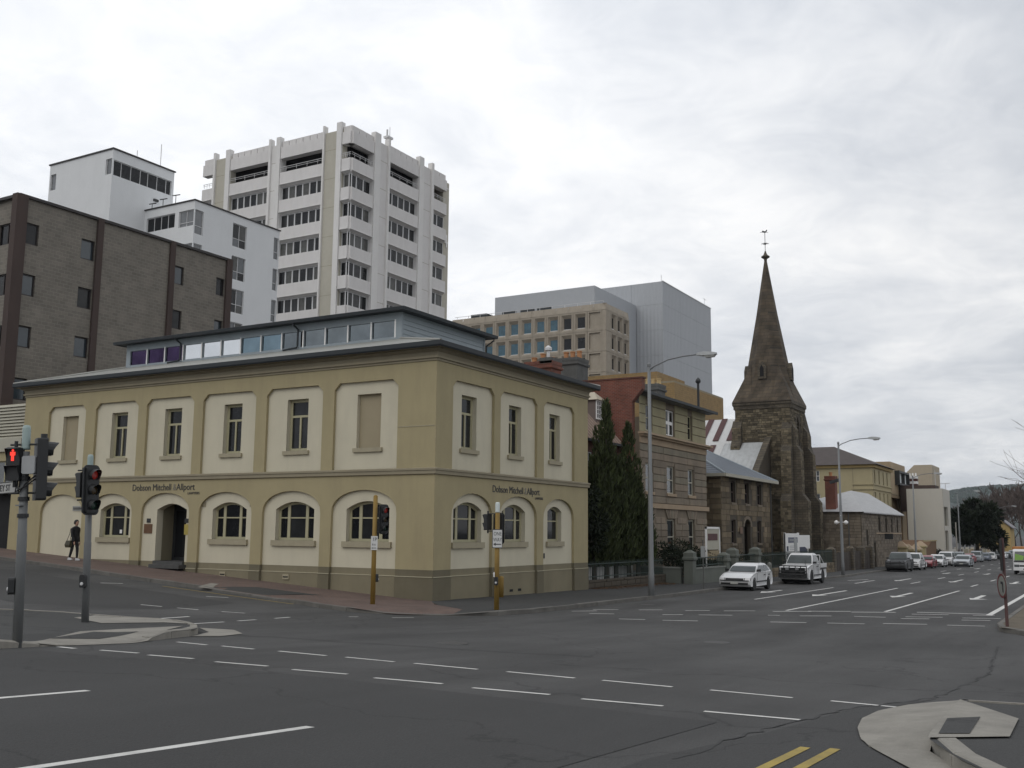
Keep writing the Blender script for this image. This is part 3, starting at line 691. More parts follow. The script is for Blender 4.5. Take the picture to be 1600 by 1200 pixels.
# plaques, small lamps, vents
M_bronze = mat('bronze_plaque', (.16, .085, .045), .45, .2, 6., metal=.4)
M_brass = mat('brass_plaque', (.42, .33, .08), .4, .15, 6., metal=.3)
for a, b, z0, z1, m, nm in ((14.93, 15.43, 2.32, 2.72, M_bronze, 'plaque'), (12.62, 12.92, 2.28, 2.72, M_brass, 'plaque'), (15.06, 15.28, 2.78, 2.96, M_black, 'wall_light'), (12.68, 12.92, 2.78, 2.96, M_black, 'wall_light')):
    MB().fbox(FAm, a, b, z0, z1, D1-.03 if b > 13 else D1-.03, D1+.0).build(nm, m, bld)
for a in (10.35, 6.9):
    o = MB().fbox(FAm, a, a+.32, .6, .8, D1-.07, D1+.0).build('wall_vent', M_sillc, bld); MB().fbox(FAm, a+.03, a+.29, .67, .72, D1-.075, D1-.068).build('vent_slot', M_dark, o)
for a in (5.62, 6.3): MB().fbox(FBm, a, a+.26, .12, .22, D1-.04, D1-.02).build('wall_vent', M_dark, bld)
MB().fbox(FBm, 8.4, 8.62, 1.4, 1.62, D1-.03, D1).build('meter_plate', M_black, bld)
for a in (8.95, 12.0): MB().fbox(FAm, a-.28 if a > 10 else a+.02, a-.06 if a > 10 else a+.24, 3.45, 3.65, D1-.02, D1+.0).build('pressing_plate', M_trim, bld)
# lettering
M_letter = mat('dark_lettering', (.03, .03, .034), .5, .1, 5.)
M_letter2 = mat('grey_lettering', (.22, .2, .16), .5, .1, 5.)
for F, s0, z0, dn, q in ((FAm, 16.22, 4.17, -1, 1.0), (FBm, 4.03, 4.09, 1, 1.0)):
    text('Dobson Mitchell', .40, F, s0, z0, -.012, 'lettering', M_letter, bld, dn, .93)
    text('&', .40, F, s0+dn*2.58, z0, -.012, 'lettering', M_letter2, bld, dn, .8)
    text('Allport', .40, F, s0+dn*2.80, z0, -.012, 'lettering', M_letter, bld, dn, .96)
    text('LAWYERS', .15, F, s0+dn*3.5, z0-.19, -.012, 'lettering', M_letter, bld, dn, 1.1)
st = thing('street_name_plate', 'small black on grey street name plate fixed to the cream wall behind the signal', 'sign', (0, 20.0, 3.2))
pl = MB().fbox(FAm, 18.75, 20.35, 3.3, 3.52, D1-.03, D1-.004).build('plate', mat('grey_plate', (.3, .3, .28), .6, .1, 3.), st)
text('HARRINGTON ST', .17, FAm, 20.3, 3.35, D1-.034, 'lettering', M_letter, st, -1, .9)

# ------------------------------------------------------------------ garage next door (left edge)
gar = thing('garage_building', 'low cream garage with dark vehicle opening and louvres at the left edge', 'building', (0, 27, 1.4))
mb = MB(); mb.plate(FA(.05), rect(LA+.02, 31.6, .6, 6.2), [rect(25.0, 29.2, .62, 4.15), rect(25.0, 26.6, 4.62, 5.75), rect(26.8, 29.0, 4.62, 5.75)], 0, .35)
mb.quad((.05, 31.6, 1), (8, 31.6, 1), (8, 31.6, 6.2), (.05, 31.6, 6.2)); mb.quad((.05, LA+.02, 6.19), (.05, 31.6, 6.19), (2.5, 31.6, 6.19), (2.5, LA+.02, 6.19))
mb.build('wall', M_tan, gar)
MB().box(.5, 3.5, 25.0, 29.2, 1.0, 4.2).build('garage_opening', M_dark, gar)
M_pale = mat('pale_band', (.40, .38, .31), .7, .06, 2.)
MB().fbox(FA(.05), LA+.03, 31.6, 6.2, 6.85, -.12, .4).build('fascia', M_pale, gar)
for a, b in ((25.0, 26.6), (26.8, 29.0)): window(FA(.05), gar, a, b, 4.62, 5.75, .1, M_wframe, M_glassg, cols=(1, 1), fw=.06)
for k in range(11):
    z = 6.9+k*.16
    MB().add([FA(.5)(LA+.1, z, 0), FA(.5)(31.6, z, 0), FA(.5)(31.6, z+.13, .08), FA(.5)(LA+.1, z+.13, .08)], [(0,1,2,3)]).fbox(FA(.5), LA+.1, 31.6, z, z+.015, 0, .1).build('louvre_blade', M_pale, gar)
MB().box(.62, 2.5, LA+.1, 29.9, 6.2, 8.66).build('plant_screen', M_trim, gar)
# ------------------------------------------------------------------ brown block building
M_blocks = bricks('brown_blocks', (.195, .176, .148), (.155, .141, .12), (.22, .2, .17), .40, .20, .1, var=.18, bump=.6)
M_umber = mat('umber_concrete', (.062, .042, .036), .85, .16, 1., dirt=.3, zstretch=.3)
M_bframe = mat('dark_bronze_frame', (.02, .015, .014), .5, .2, 4.)
M_bglass = glass('tinted_glass', (.03, .042, .05), .07, .8)
bb = thing('block_building', 'grey brown concrete block office behind the cream building with dark brown piers', 'building', (2.6, 30, 1.6))
F1, F2 = FB(30.0), FA(2.6)
rows = [19.38-2.92*k for k in range(6)]
cols = [(2.88, 3.8), (6.55, 7.5), (13.36, 14.28), (17.08, 17.84)]
holes = [rect(a, b, z-1.22, z) for z in rows[:-1] for a, b in cols]
mb = MB(); mb.plate(F1, rect(2.62, 18.2, .5, 20.78), holes, 0, .22)
lv = [(30.55, 31.95), (32.3, 36.4), (36.8, 41.)]
holes2 = [rect(a, b, z-1.22, z) for z in rows[:-1] for a, b in lv]
mb.plate(F2, rect(30.3, 42, .5, 20.78), holes2, .06, .3)
mb.quad((18.2, 30, 0), (18.2, 42, 0), (18.2, 42, 20.78), (18.2, 30, 20.78)); mb.quad((2.6, 42, 0), (18.2, 42, 0), (18.2, 42, 20.78), (2.6, 42, 20.78)); mb.quad((2.6, 30, 20.7), (18.2, 30, 20.7), (18.2, 42, 20.7), (2.6, 42, 20.7))
mb.build('wall', M_blocks, bb)
for a, b in ((2.24, 2.93), (7.52, 7.93), (13.0, 13.4), (17.86, 18.36)): MB().fbox(F1, a, b, .5, 20.85, -.16, .3).build('pier', M_umber, bb)
for a, b in ((36.45, 36.75), (41.1, 42)): MB().fbox(F2, a, b, .5, 20.85, -.1, .2).build('pier', M_umber, bb)
MB().box(2.42, 18.3, 29.86, 29.99, 20.72, 20.88).build('parapet_capping', M_bframe, bb); MB().box(2.42, 2.6, 30.0, 42, 20.72, 20.88).build('parapet_capping', M_bframe, bb)
for z in rows[:-1]:
    for a, b in cols: window(F1, bb, a+.01, b-.01, z-1.21, z-.01, .1, M_bframe, [M_bglass, M_bglass, M_gl2], fw=.07)
    for a, b in lv: window(F2, bb, a+.01, b-.01, z-1.21, z-.01, .16, M_bframe, M_glass, cols=(1, 1) if b-a < 2 else (1, 1, 1, 1), fw=.06)
# ------------------------------------------------------------------ white apartment block
M_wall_w = mat('white_render', (.70, .71, .715), .8, .035, .6, dirt=.1, dirtcol=(.4, .4, .39))
M_wfr = mat('white_frame', (.6, .6, .6), .5, .04, 2.)
M_curt = glass('curtained_glass', (.12, .125, .13), .12, 1.)
wb = thing('apartment_block', 'white rendered apartment block with a roof top room behind the brown block office', 'building', (28.2, 45, 3))
W1, W2 = FB(45.0), FA(28.2)
mb = MB(); zr = [29.7-3.0*k for k in range(9)]
h = [rect(32.7, 34.4, z-2.15, z) for z in zr]+[rect(28.22 if False else 28.3, 29.25, z-2.15, z) for z in zr]+[rect(37.9, 38.55, z-2.1, z) for z in zr]
mb.plate(W1, rect(28.2, 38.62, 1, 30.5), h, 0, .16)
h = [q for z in zr for q in (rect(47.4, 51.0, z-1.3, z), rect(45.08, 46.9, z-1.45, z))]
mb.plate(W2, rect(45, 51.4, 1, 30.5), h, 0, .16)
mb.quad((38.62, 45, 1), (38.62, 60, 1), (38.62, 60, 30.5), (38.62, 45, 30.5)); mb.quad((28.2, 45, 30.45), (38.62, 45, 30.45), (38.62, 60, 30.45), (28.2, 60, 30.45))
mb.build('wall', M_wall_w, wb)
MB().box(28.1, 38.7, 44.9, 45.15, 30.46, 30.56).build('parapet_capping', M_bframe, wb); MB().box(28.1, 28.3, 45.15, 51.4, 30.46, 30.56).build('parapet_capping', M_bframe, wb)
for z in zr[:5]:
    window(W1, wb, 32.71, 34.39, z-2.14, z-.01, .1, M_wfr, [M_glassg, M_gl2, M_gl3], cols=(1, 1), rows=(.55, 1), fw=.05)
    window(W1, wb, 28.31, 29.24, z-2.14, z-.01, .1, M_wfr, M_curt, cols=(1,), rows=(.5, 1), fw=.05)
    window(W1, wb, 37.91, 38.54, z-2.09, z-.01, .1, M_wfr, M_glassg, cols=(1,), rows=(.5, 1), fw=.05)
    window(W2, wb, 47.41, 50.99, z-1.29, z-.01, .1, M_wfr, M_glass, cols=(1, 1, 1, 1), fw=.05)
    window(W2, wb, 45.09, 46.89, z-1.44, z-.01, .1, M_wfr, M_curt, cols=(1, 1), rows=(.3, 1), fw=.05)
W3, W4 = FB(51.3), FA(24.5); mb = MB()
mb.plate(W3, rect(24.5, 31.2, 20, 35.05), [rect(24.62, 30.95, 32.7, 34.08)], 0, .2)
mb.plate(W4, rect(51.3, 59.9, 20, 35.0), [rect(51.4, 52.2, 32.8, 34.2), rect(58.95, 59.75, 32.6, 34.1)], 0, .2)
mb.quad((31.2, 51.3, 20), (31.2, 59.9, 20), (31.2, 59.9, 35.05), (31.2, 51.3, 35.05)); mb.quad((24.5, 51.3, 35), (31.2, 51.3, 35), (31.2, 59.9, 35), (24.5, 59.9, 35))
mb.quad((24.5, 59.9, 20), (31.2, 59.9, 20), (31.2, 59.9, 35.05), (24.5, 59.9, 35.05))
mb.build('roof_room', M_wall_w, wb)
MB().box(24.4, 31.3, 51.2, 51.35, 35.0, 35.12).build('parapet_capping', M_bframe, wb); MB().box(24.4, 24.55, 51.35, 60, 35.0, 35.12).build('parapet_capping', M_bframe, wb)
window(W3, wb, 24.63, 30.94, 32.71, 34.07, .1, M_wfr, M_glass, cols=(.8, 1, 1, .8, 1, 1, .5), fw=.05)
window(W4, wb, 51.41, 52.19, 32.81, 34.19, .1, M_wfr, M_curt, fw=.05); window(W4, wb, 58.96, 59.74, 32.61, 34.09, .1, M_wfr, M_curt, fw=.05)
MB().box(29.0, 29.5, 51.16, 51.3, 31.65, 31.85).build('wall_vent', M_black, wb)
for x, v, z, hh in ((28.0, 52.6, 35, 1.3), (30.3, 52.2, 35, 2.6)): MB().tube([(x, v, z), (x, v, z+hh)], .035, 6).build('aerial', M_wfr, wb)
for v, hh in ((50.6, .7), (49.2, .9), (47.6, 1.0)): MB().tube([(28.35, v, 30.4), (28.35, v, 30.4+hh)], .03, 5).tube([(28.35, v-.5, 30.35+hh), (28.35, v+.4, 30.4+hh)], .05, 5).build('aerial', M_bframe, wb)
# ------------------------------------------------------------------ concrete tower
M_spand = mat('pale_spandrel', (.66, .64, .625), .8, .04, .8, bump=.1, bscale=20, dirt=.2, dirtcol=(.36, .34, .31))
M_fin = mat('white_fin', (.70, .685, .665), .8, .04, .8, dirt=.15, dirtcol=(.4, .38, .35))
M_beige = mat('beige_aggregate', (.47, .445, .375), .9, .06, 1.2, bump=.2, bscale=15, dirt=.15, dirtcol=(.3, .27, .2))
tw = thing('office_tower', 'tall pale concrete office tower with ribbon windows and projecting fins behind the clerestory roof', 'building', (54.7, 50, 5))
TU, TV = 54.7, 50.0
TA, TB = FA(TU), FB(TV)
UE, VE = 73.6, 73.4
mb = MB(); mb.box(TU+.6, UE, TV+.6, VE, 0, 44.1); mb.box(TU+1.9, UE-.8, TV+1.9, VE-1, 44.1, 46.4); mb.build('core', mat('recessed_wall', (.016, .015, .016), .8, .1), tw)
MB().box(TU+.3, UE+1.3, TV+.3, VE, 46.4, 46.6).build('roof', M_spand, tw)
FL = 3.4
ztop = [42.3-FL*k for k in range(11)]                      # heads of the window bands
bayB = [(54.7, 58.5, 3), (61.5, 67.4, 5), (70.6, 73.6, 2)]
bayA = [(50.0, 51.2, 1), (54.05, 60.5, 6), (62.4, 68.7, 6), (71.6, 73.4, 2)]
for F, bays in ((TB, bayB), (TA, bayA)):
    for bi, (a, b, n) in enumerate(bays):
        proud = -.25
        # parapet with jointed panels, top spandrel, terrace spandrel
        w = 1.05; k = max(1, int((b-a)/w))
        for i in range(k): MB().fbox(F, a+(b-a)*i/k+.045, a+(b-a)*(i+1)/k-.045, 47.2, 47.9, proud+.2, .3).build('parapet_panel', M_spand, tw)
        MB().fbox(F, a, b, 45.75, 47.17, proud, .6).build('spandrel_panel', M_spand, tw)
        for j, z in enumerate(ztop+[ztop[-1]-FL]):
            if j > 7: break
            zz0, zz1 = z+.02, z+FL-1.68
            MB().add([F(a, zz0+.28, proud), F(b, zz0+.28, proud), F(b, zz1, proud), F(a, zz1, proud), F(a, zz0, .18), F(b, zz0, .18), F(a, zz1+.06, .2), F(b, zz1+.06, .2), F(a, zz0+.28, .2), F(b, zz0+.28, .2)],
                     [(0,1,2,3), (4,5,1,0), (3,2,7,6), (0,3,6,8), (1,2,7,9), (0,4,8), (1,5,9)]).build('spandrel_panel', M_spand, tw)
            MB().fbox(F, a+.02, b-.02, zz0+.2, zz0+.28, proud-.06, proud).build('drip_moulding', M_fin, tw)
        for j, z in enumerate(ztop[:7]):
            window(F, tw, a+.03, b-.03, z-1.65, z+.0, .2, M_wfr, GL, cols=(1,)*n, fw=.07, bar=.16, th=.1)
        # terrace rail
        mb = MB(); mb.tube([F(a, 44.72, -.1), F(b, 44.72, -.1)], .035, 5); mb.tube([F(a, 44.5, -.1), F(b, 44.5, -.1)], .025, 5)
        for i in range(4): mb.tube([F(a+(b-a)*(i+.5)/4, 44.2, -.1), F(a+(b-a)*(i+.5)/4, 44.72, -.1)], .025, 5)
        mb.build('terrace_rail', M_wfr, tw)
def pil(F, a, b, fins, m):
    MB().fbox(F, a, b, 0, 47.6, -.12, .7).build('pier', m, tw)
    for k in range(12): MB().fbox(F, a+.01, b-.01, 45.4-FL*k, 45.44-FL*k, -.125, -.1).build('pier_joint', M_trim, tw)
    for c, d in fins: MB().fbox(F, c+.04, d-.04, 0, 48.45, -.36, .3).build('fin', M_fin, tw)
pil(TB, 58.5, 61.5, [(58.5, 59.65), (61.1, 61.5)], M_spand)
pil(TB, 67.4, 70.6, [(67.4, 68.4), (70.05, 70.6)], M_spand)
pil(TA, 51.2, 54.05, [(51.2, 52.0), (53.75, 54.05)], M_beige)
pil(TA, 60.5, 62.4, [(60.5, 61.2), (62.0, 62.4)], M_fin)
pil(TA, 68.7, 71.6, [(68.7, 69.5), (71.2, 71.6)], M_beige)
MB().box(73.6, 75.0, 50.35, 73.4, 0, 47.3).build('end_wall', M_beige, tw)
text('4', 2.4, TB, 73.75, 38.6, .3, 'lettering', M_white, tw, 1, .9, .1)
MB().box(61.2, 62.2, 49.9, 50.6, 48.75, 49.0).tube([(61.9, 50.2, 49), (61.9, 50.2, 50.3)], .04, 5).tube([(61.4, 50.2, 49), (61.4, 50.2, 49.8)], .12, 6).build('roof_aerial', M_wfr, tw)
# ------------------------------------------------------------------ precast office and the grey clad block
M_prec = mat('precast_concrete', (.335, .292, .235), .9, .1, 1.0, bump=.2, bscale=12, dirt=.3, dirtcol=(.2, .165, .12))
ob = thing('precast_office', 'brown precast concrete office with deep square windows behind the red brick chimney', 'building', (148.3, 62, 5))
O1, O2 = FA(148.3), FB(62.0)
MB().box(148.9, 160, 62.6, 100, 0, 47.0).build('core', M_prec, ob)
# modules along the long front: pitch 1.63 per window plus pier
zrow = [(46.1, 41.95), (41.95, 37.75), (37.75, 33.6), (33.6, 29.4), (29.4, 25.2)]
def module(F, a, b, z1, z0, gm, blank=False):
    c, w = (a+b)/2, (b-a)
    ho = [(c-w*.38, z0+.55), (c+w*.38, z0+.55), (c+w*.38, z1-.35), (c-w*.38, z1-.35)]
    hi = [(c-w*.26, z0+.95), (c+w*.26, z0+.95), (c+w*.26, z1-1.0), (c-w*.26, z1-1.0)]
    mb = MB().plate(F, rect(a+.03, b-.03, z0+.03, z1-.03), [ho], 0, .02)
    if blank: hi = ho
    d = .55 if not blank else .35
    mb.add([F(s, z, 0) for s, z in ho]+[F(s, z, d) for s, z in hi], [(i, (i+1) % 4, 4+(i+1) % 4, 4+i) for i in range(4)]+([(4,5,6,7)] if blank else []))
    o = mb.build('facade_panel', M_prec, ob)
    if not blank:
        p = MB().poly([F(s, z, d-.01) for s, z in hi]).build('pane', gm, o)
        MB().fbox(F, hi[0][0]-.04, hi[1][0]+.04, hi[0][1]-.12, hi[0][1], d-.14, d-.02).build('sill', M_wfr, o)
for z1, z0 in zrow:
    module(O1, 62.9, 66.1, z1, z0, None, True)
    for k in range(10):
        c = 67.67+k*3.1
        module(O1, c-1.55, c+1.55, z1, z0, M_glass if k < 2 else M_glassb)
    for c in (152.15, 155.2, 158.3): module(O2, c-1.5, c+1.5, z1, z0, M_glass)
    MB().fbox(O1, 62.0, 62.87, z0+.03, z1-.03, 0, .6).build('corner_panel', M_prec, ob); MB().fbox(O2, 148.9, 150.6, z0+.03, z1-.03, 0, .6).build('corner_panel', M_prec, ob)
for k in range(13):
    a = 62.0+k*2.82
    MB().add([O1(a+.03, 46.13, 0), O1(a+2.79, 46.13, 0), O1(a+2.79, 47.5, .3), O1(a+.03, 47.5, .3), O1(a+.03, 47.5, .8), O1(a+2.79, 47.5, .8)], [(0,1,2,3), (3,2,5,4)]).build('parapet_panel', M_prec, ob)
for k in range(4):
    a = 148.3+k*2.85
    MB().add([O2(a+.03, 46.13, 0), O2(a+2.82, 46.13, 0), O2(a+2.82, 47.5, .3), O2(a+.03, 47.5, .3), O2(a+.03, 47.5, .8), O2(a+2.82, 47.5, .8)], [(0,1,2,3), (3,2,5,4)]).build('parapet_panel', M_prec, ob)
mb = MB(); mb.tube([(148.6, 62.6, 48.0), (148.6, 98, 48.0)], .05, 5)
for k in range(13): mb.tube([(148.6, 62.6+k*2.9, 47.4), (148.6, 62.6+k*2.9, 48.0)], .05, 5)
mb.build('roof_rail', M_wfr, ob)
MB().box(149.5, 153, 90.5, 94.5, 47.4, 48.4).build('roof_plant', M_gutter, ob)
M_clad = ribbed('grey_cladding', (.385, .40, .42), .9, rough=.6, var=.03, strength=.25)
gb = thing('clad_block', 'large windowless block in pale blue grey metal cladding behind the precast office', 'building', (178.5, 62, 5))
# blunt box: long side towards the side street, end towards the wide street
zs = [3, 35.7, 41.6, 47.4, 53.3, 58.5]
GA, GBF = FA(178.5), FB(62.0)
for i in range(1, 5):
    for a, b in ((62.0, 69.6), (69.6, 77.2)): MB().fbox(GA, a+.0, b-.04, zs[i], zs[i+1]-.03, 0, .3).build('cladding_panel', M_clad, gb)
    for a, b in ((178.8, 189.5), (189.5, 200.2), (200.2, 210.9)): MB().fbox(GBF, a, b-.04, zs[i], zs[i+1]-.03, 0, .3).build('cladding_panel', M_clad, gb)
MB().box(178.8, 210.8, 62.3, 84, 0, 58.4).build('core', M_clad, gb)
MB().box(178.4, 211, 61.9, 62.1, 58.45, 58.6).build('parapet_capping', M_wfr, gb)
M_clad2 = mat('grey_plant_room', (.365, .382, .405), .55, .03, 1.)
pr = MB().box(156.3, 178, 68.3, 92.6, 20, 53.4).build('plant_room', M_clad2, gb)
for a in (78.5, 82.6, 87.2): MB().box(156.1, 156.3, a, a+3.4, 47.9, 49.9).build('louvre_grille', M_gutter, pr)
MB().tube([(178.8, 62.4, 58.5), (178.8, 62.4, 60.0)], .06, 5).build('roof_mast', M_wfr, gb)
MB().tube([(208, 62.6, 58.5), (208, 62.6, 60.6)], .05, 5).tube([(207, 62.6, 60.4), (209.4, 62.6, 60.4)], .05, 5).build('roof_aerial', M_wfr, gb)
# ------------------------------------------------------------------ tan brick building with curved end
M_tanb = bricks('tan_bricks', (.31, .205, .088), (.27, .18, .08), (.22, .16, .085), .6, .3, .1, var=.12, bump=.3)
tb = thing('tan_brick_hall', 'flat roofed tan brick hall with a rounded corner behind the sandstone terrace', 'building', (103, 30, 3))
mb = MB(); n = 10
pts = [(102, 30)]+[(122+6*math.sin(math.pi/2*i/n), 36-6*math.cos(math.pi/2*i/n)) for i in range(n+1)]+[(128, 55), (102, 55)]
mb.prism([(x, y, 0) for x, y in pts], (0, 0, 23.3)); mb.build('wall', M_tanb, tb)
mb = MB(); mb.prism([(x*1.0+(.0), y, 23.3) for x, y in pts], (0, 0, .25)); mb.build('parapet_capping', M_trim, tb)
MB().box(103, 114, 33, 45, 23.5, 25.2).build('roof_room', M_tanb, tb)
vp = thing('roof_vent_pipe', 'slender black pipe with a ball finial rising behind the sandstone terrace eave', 'pipe', (53.1, 9, 3))
mb = MB().tube([(53.1, 9, .2), (53.1, 9, 15.4)], .11, 8); mb.build('pipe', M_black, vp)
MB().lathe((53.1, 9, 15.35), [(.06, 0), (.2, .12), (.24, .28), (.16, .46), (.03, .58)], 10).build('finial', M_black, vp)
# ------------------------------------------------------------------ red brick house and sandstone terrace
M_redb = bricks('red_bricks', (.20, .062, .04), (.14, .048, .034), (.17, .12, .095), .24, .086, .12, var=.25)
M_redd = bricks('dark_red_bricks', (.13, .048, .036), (.1, .04, .032), (.11, .08, .065), .24, .086, .12, var=.25)
M_pot = mat('terracotta_pot', (.42, .2, .09), .8, .15, 4.)
M_cement = mat('grey_cement_render', (.105, .105, .10), .9, .2, 2., bump=.3, bscale=20, dirt=.4)
M_rib2 = ribbed('red_brown_roof', (.24, .175, .14), .42, 'x', rough=.6, strength=1.)
bh = thing('brick_house', 'dark red brick house with a ribbed metal roof and attic dormer behind the cypresses', 'house', (13, 3.2, 0))
HF = FB(3.2)
mb = MB(); mb.plate(HF, rect(12.9, 23.68, -.5, 7.6), [rect(18.9, 19.9, 4.9, 6.9), rect(15.2, 16.2, 4.9, 6.9), rect(18.9, 19.9, 1.0, 3.2)], 0, .2)
mb.quad((12.9, 3.2, -.5), (12.9, 10, -.5), (12.9, 10, 7.6), (12.9, 3.2, 7.6)); mb.build('wall', M_redd, bh)
for z0, z1 in ((4.9, 6.9), (1.0, 3.2)): window(HF, bh, 18.91, 19.89, z0+.01, z1-.01, .1, M_white, M_glass, cols=(1, 1, 1), rows=(1, 1, 1, 1), fw=.06, bar=.03, sill=(.12, .16, .08, 0), sm=M_cement)
window(HF, bh, 15.21, 16.19, 4.91, 6.89, .1, M_white, M_glass, cols=(1, 1, 1), rows=(1, 1, 1, 1), fw=.06, bar=.03)
mb = MB(); mb.quad((12.7, 2.85, 7.5), (23.68, 2.85, 7.5), (23.68, 6.6, 11.55), (12.7, 6.6, 11.55)); mb.quad((12.7, 10.3, 7.5), (23.68, 10.3, 7.5), (23.68, 6.6, 11.55), (12.7, 6.6, 11.55))
rf = mb.build('roof', M_rib2, bh)
mb = MB()
for k in range(26):
    x = 12.9+k*.425; mb.tube([(x, 2.85, 7.55), (x, 6.6, 11.6)], .03, 4)
mb.build('roof_batten', mat('roof_rib', (.33, .25, .2), .6, .1, 2.), rf, kind='stuff')
MB().box(12.7, 23.66, 2.72, 2.86, 7.4, 7.54).build('gutter', M_gutter, bh)
dm = MB(); dm.box(22.02, 22.98, 4.05, 6.2, 8.75, 10.12); dmo = dm.build('dormer', mat('dormer_cheek', (.16, .125, .11), .8, .1, 2.), bh)
window(FB(4.05), dmo.parent, 22.02, 22.98, 8.98, 10.12, -.07, M_white, M_curt, cols=(1, 1, 1), rows=(1, 1, 1, 1), fw=.09, bar=.03, name='dormer_window')
MB().add([(21.85, 3.85, 10.1), (23.15, 3.85, 10.1), (22.5, 3.85+.5, 10.62), (21.85, 6.4, 10.1), (23.15, 6.4, 10.1), (22.5, 6.4, 10.62)], [(0,1,2), (0,2,5,3), (1,4,5,2)]).build('dormer_roof', mat('pale_dormer_roof', (.45, .4, .31), .7, .06, 2.), dmo)
def chimney(name, parent, x0, x1, y0, y1, z0, z1, m, pots, flare=0., cap=True, potm=M_pot):
    """stack with an oversailing cap and a row of pots along y"""
    mb = MB(); c = ((x0+x1)/2, (y0+y1)/2)
    def rg(e, z): return [(x0-e, y0-e, z), (x1+e, y0-e, z), (x1+e, y1+e, z), (x0-e, y1+e, z)]
    rings = [rg(flare*1.2, z0), rg(0, z0+(z1-z0)*.55), rg(0, z1-.5)]
    if cap: rings += [rg(.1, z1-.42), rg(.1, z1-.3), rg(.02, z1-.28), rg(.05, z1-.14), rg(.05, z1)]
    else: rings += [rg(0, z1)]
    mb.loft(rings); o = mb.build(name, m, parent)
    n = len(pots)
    for i, h in enumerate(pots):
        y = y1-(y1-y0)*(i+.5)/n
        MB().lathe((c[0], y, z1), [(.17, 0), (.15, .1), (.15, h-.1), (.18, h-.06), (.18, h), (.12, h), (.12, h-.2)], 12).build('chimney_pot', potm, o)
    return o
ch = chimney('chimney', bh, 21.6, 22.8, 6.7, 8.5, 9, 12.55, M_redb, [.35, .55, .3])
MB().lathe((22.3, 7.3, 12.5), [(.1, 0), (.1, .75), (.22, .8), (.22, .95), (.05, 1.1)], 10).build('flue_cowl', M_wfr, ch)
MB().box(21.55, 22.85, 6.66, 7.5, 12.4, 12.75).build('chimney_cap', M_cement, ch)
st = thing('sandstone_terrace', 'three storey sandstone terrace with cream boarded look upper floor and red brick party gable', 'building', (24, 2, -.3))
M_sand = mat('sandstone', (.19, .155, .113), .9, .16, 1.1, bump=.35, bscale=18, dirt=.4, dirtcol=(.1, .085, .07))
M_sandl = mat('pale_sandstone', (.35, .265, .18), .9, .1, 1.3, bump=.3, bscale=18, dirt=.25, dirtcol=(.2, .16, .12))
M_uppr = mat('painted_ashlar', (.30, .27, .165), .85, .08, 1.1, bump=.2, bscale=18, dirt=.3, dirtcol=(.14, .12, .08))
SF = FB(2.12); S0, S1 = 23.9, 35.2
wx = [(24.7, 25.85), (28.05, 29.4), (31.7, 32.85)]
hU = [rect(24.8, 25.8, 8.5, 10.1), rect(28.0, 29.5, 8.5, 10.1), rect(31.8, 32.65, 8.5, 10.1)]
hM = [rect(a, b, 4.9, 6.6) for a, b in wx]; hG = [rect(a, b, 1.2, 3.35) for a, b in wx]; hL = [rect(a-.36, b+.36, 3.36, 3.96) for a, b in wx]
mb = MB(); mb.plate(SF, rect(S0, S1, -.8, 10.6), hU+hM+hG, .02, .3)
mb.quad((S1, 2.12, -.8), (S1, 11, -.8), (S1, 11, 10.6), (S1, 2.12, 10.6)); mb.build('wall', M_sand, st)
def hit_rect(h, a, b, z0, z1): return any(a < q[1][0]-.01 and b > q[0][0]+.01 and z0 < q[2][1]-.01 and z1 > q[0][1]+.01 for q in h)
def course_row(z0, z1, h, m, name, ln, bevel=.02, rnd=random.Random(3)):
    """one course cut at the openings, then into blocks"""
    cuts = [S0, S1]; segs = [(S0, S1)]
    for q in h:
        if z0 < q[2][1]-.03 and z1 > q[0][1]+.03:
            segs = [p for a, b in segs for p in ((a, min(b, q[0][0])), (max(a, q[1][0]), b)) if p[1]-p[0] > .06]
    for a, b in segs:
        n = max(1, round((b-a)/ln)); cutp = [a+(b-a)*(i+(rnd.uniform(-.18, .18) if 0 < i < n else 0))/n for i in range(n+1)]
        for i in range(n):
            x0, x1 = cutp[i]+.012, cutp[i+1]-.012; p = -rnd.uniform(.02, .035); g = .014
            MB().add([SF(x0, z0+g, .02), SF(x1, z0+g, .02), SF(x1, z1-g, .02), SF(x0, z1-g, .02), SF(x0+bevel, z0+g+bevel, p), SF(x1-bevel, z0+g+bevel, p), SF(x1-bevel, z1-g-bevel, p), SF(x0+bevel, z1-g-bevel, p)],
                     [(4,5,6,7), (0,1,5,4), (1,2,6,5), (2,3,7,6), (3,0,4,7)]).build(name, m, st)
M_sands = [mat('sandstone_block', (.215*f, .178*f*g, .132*f*g), .9, .18, 1.1, bump=.35, bscale=18, dirt=.55, dirtcol=(.1, .085, .07)) for f, g in ((1, 1), (.86, .98), (1.1, .97), (.95, 1.06))]
zz = 8.36
for k in range(4): course_row(8.36+k*.545, 8.36+(k+1)*.545, hU, M_uppr, 'ashlar_course', 30)
for k in range(8): course_row(4.26+k*.43, 4.26+(k+1)*.43, hM, M_sands[k % 4], 'stone_block', 3.6)
rnd2 = random.Random(9)
for k in range(9):
    z0 = -.1+k*.395
    if z0 < .6: continue
    course_row(z0, z0+.395, hG+hL, M_sands[rnd2.randrange(4)], 'stone_block', .95)
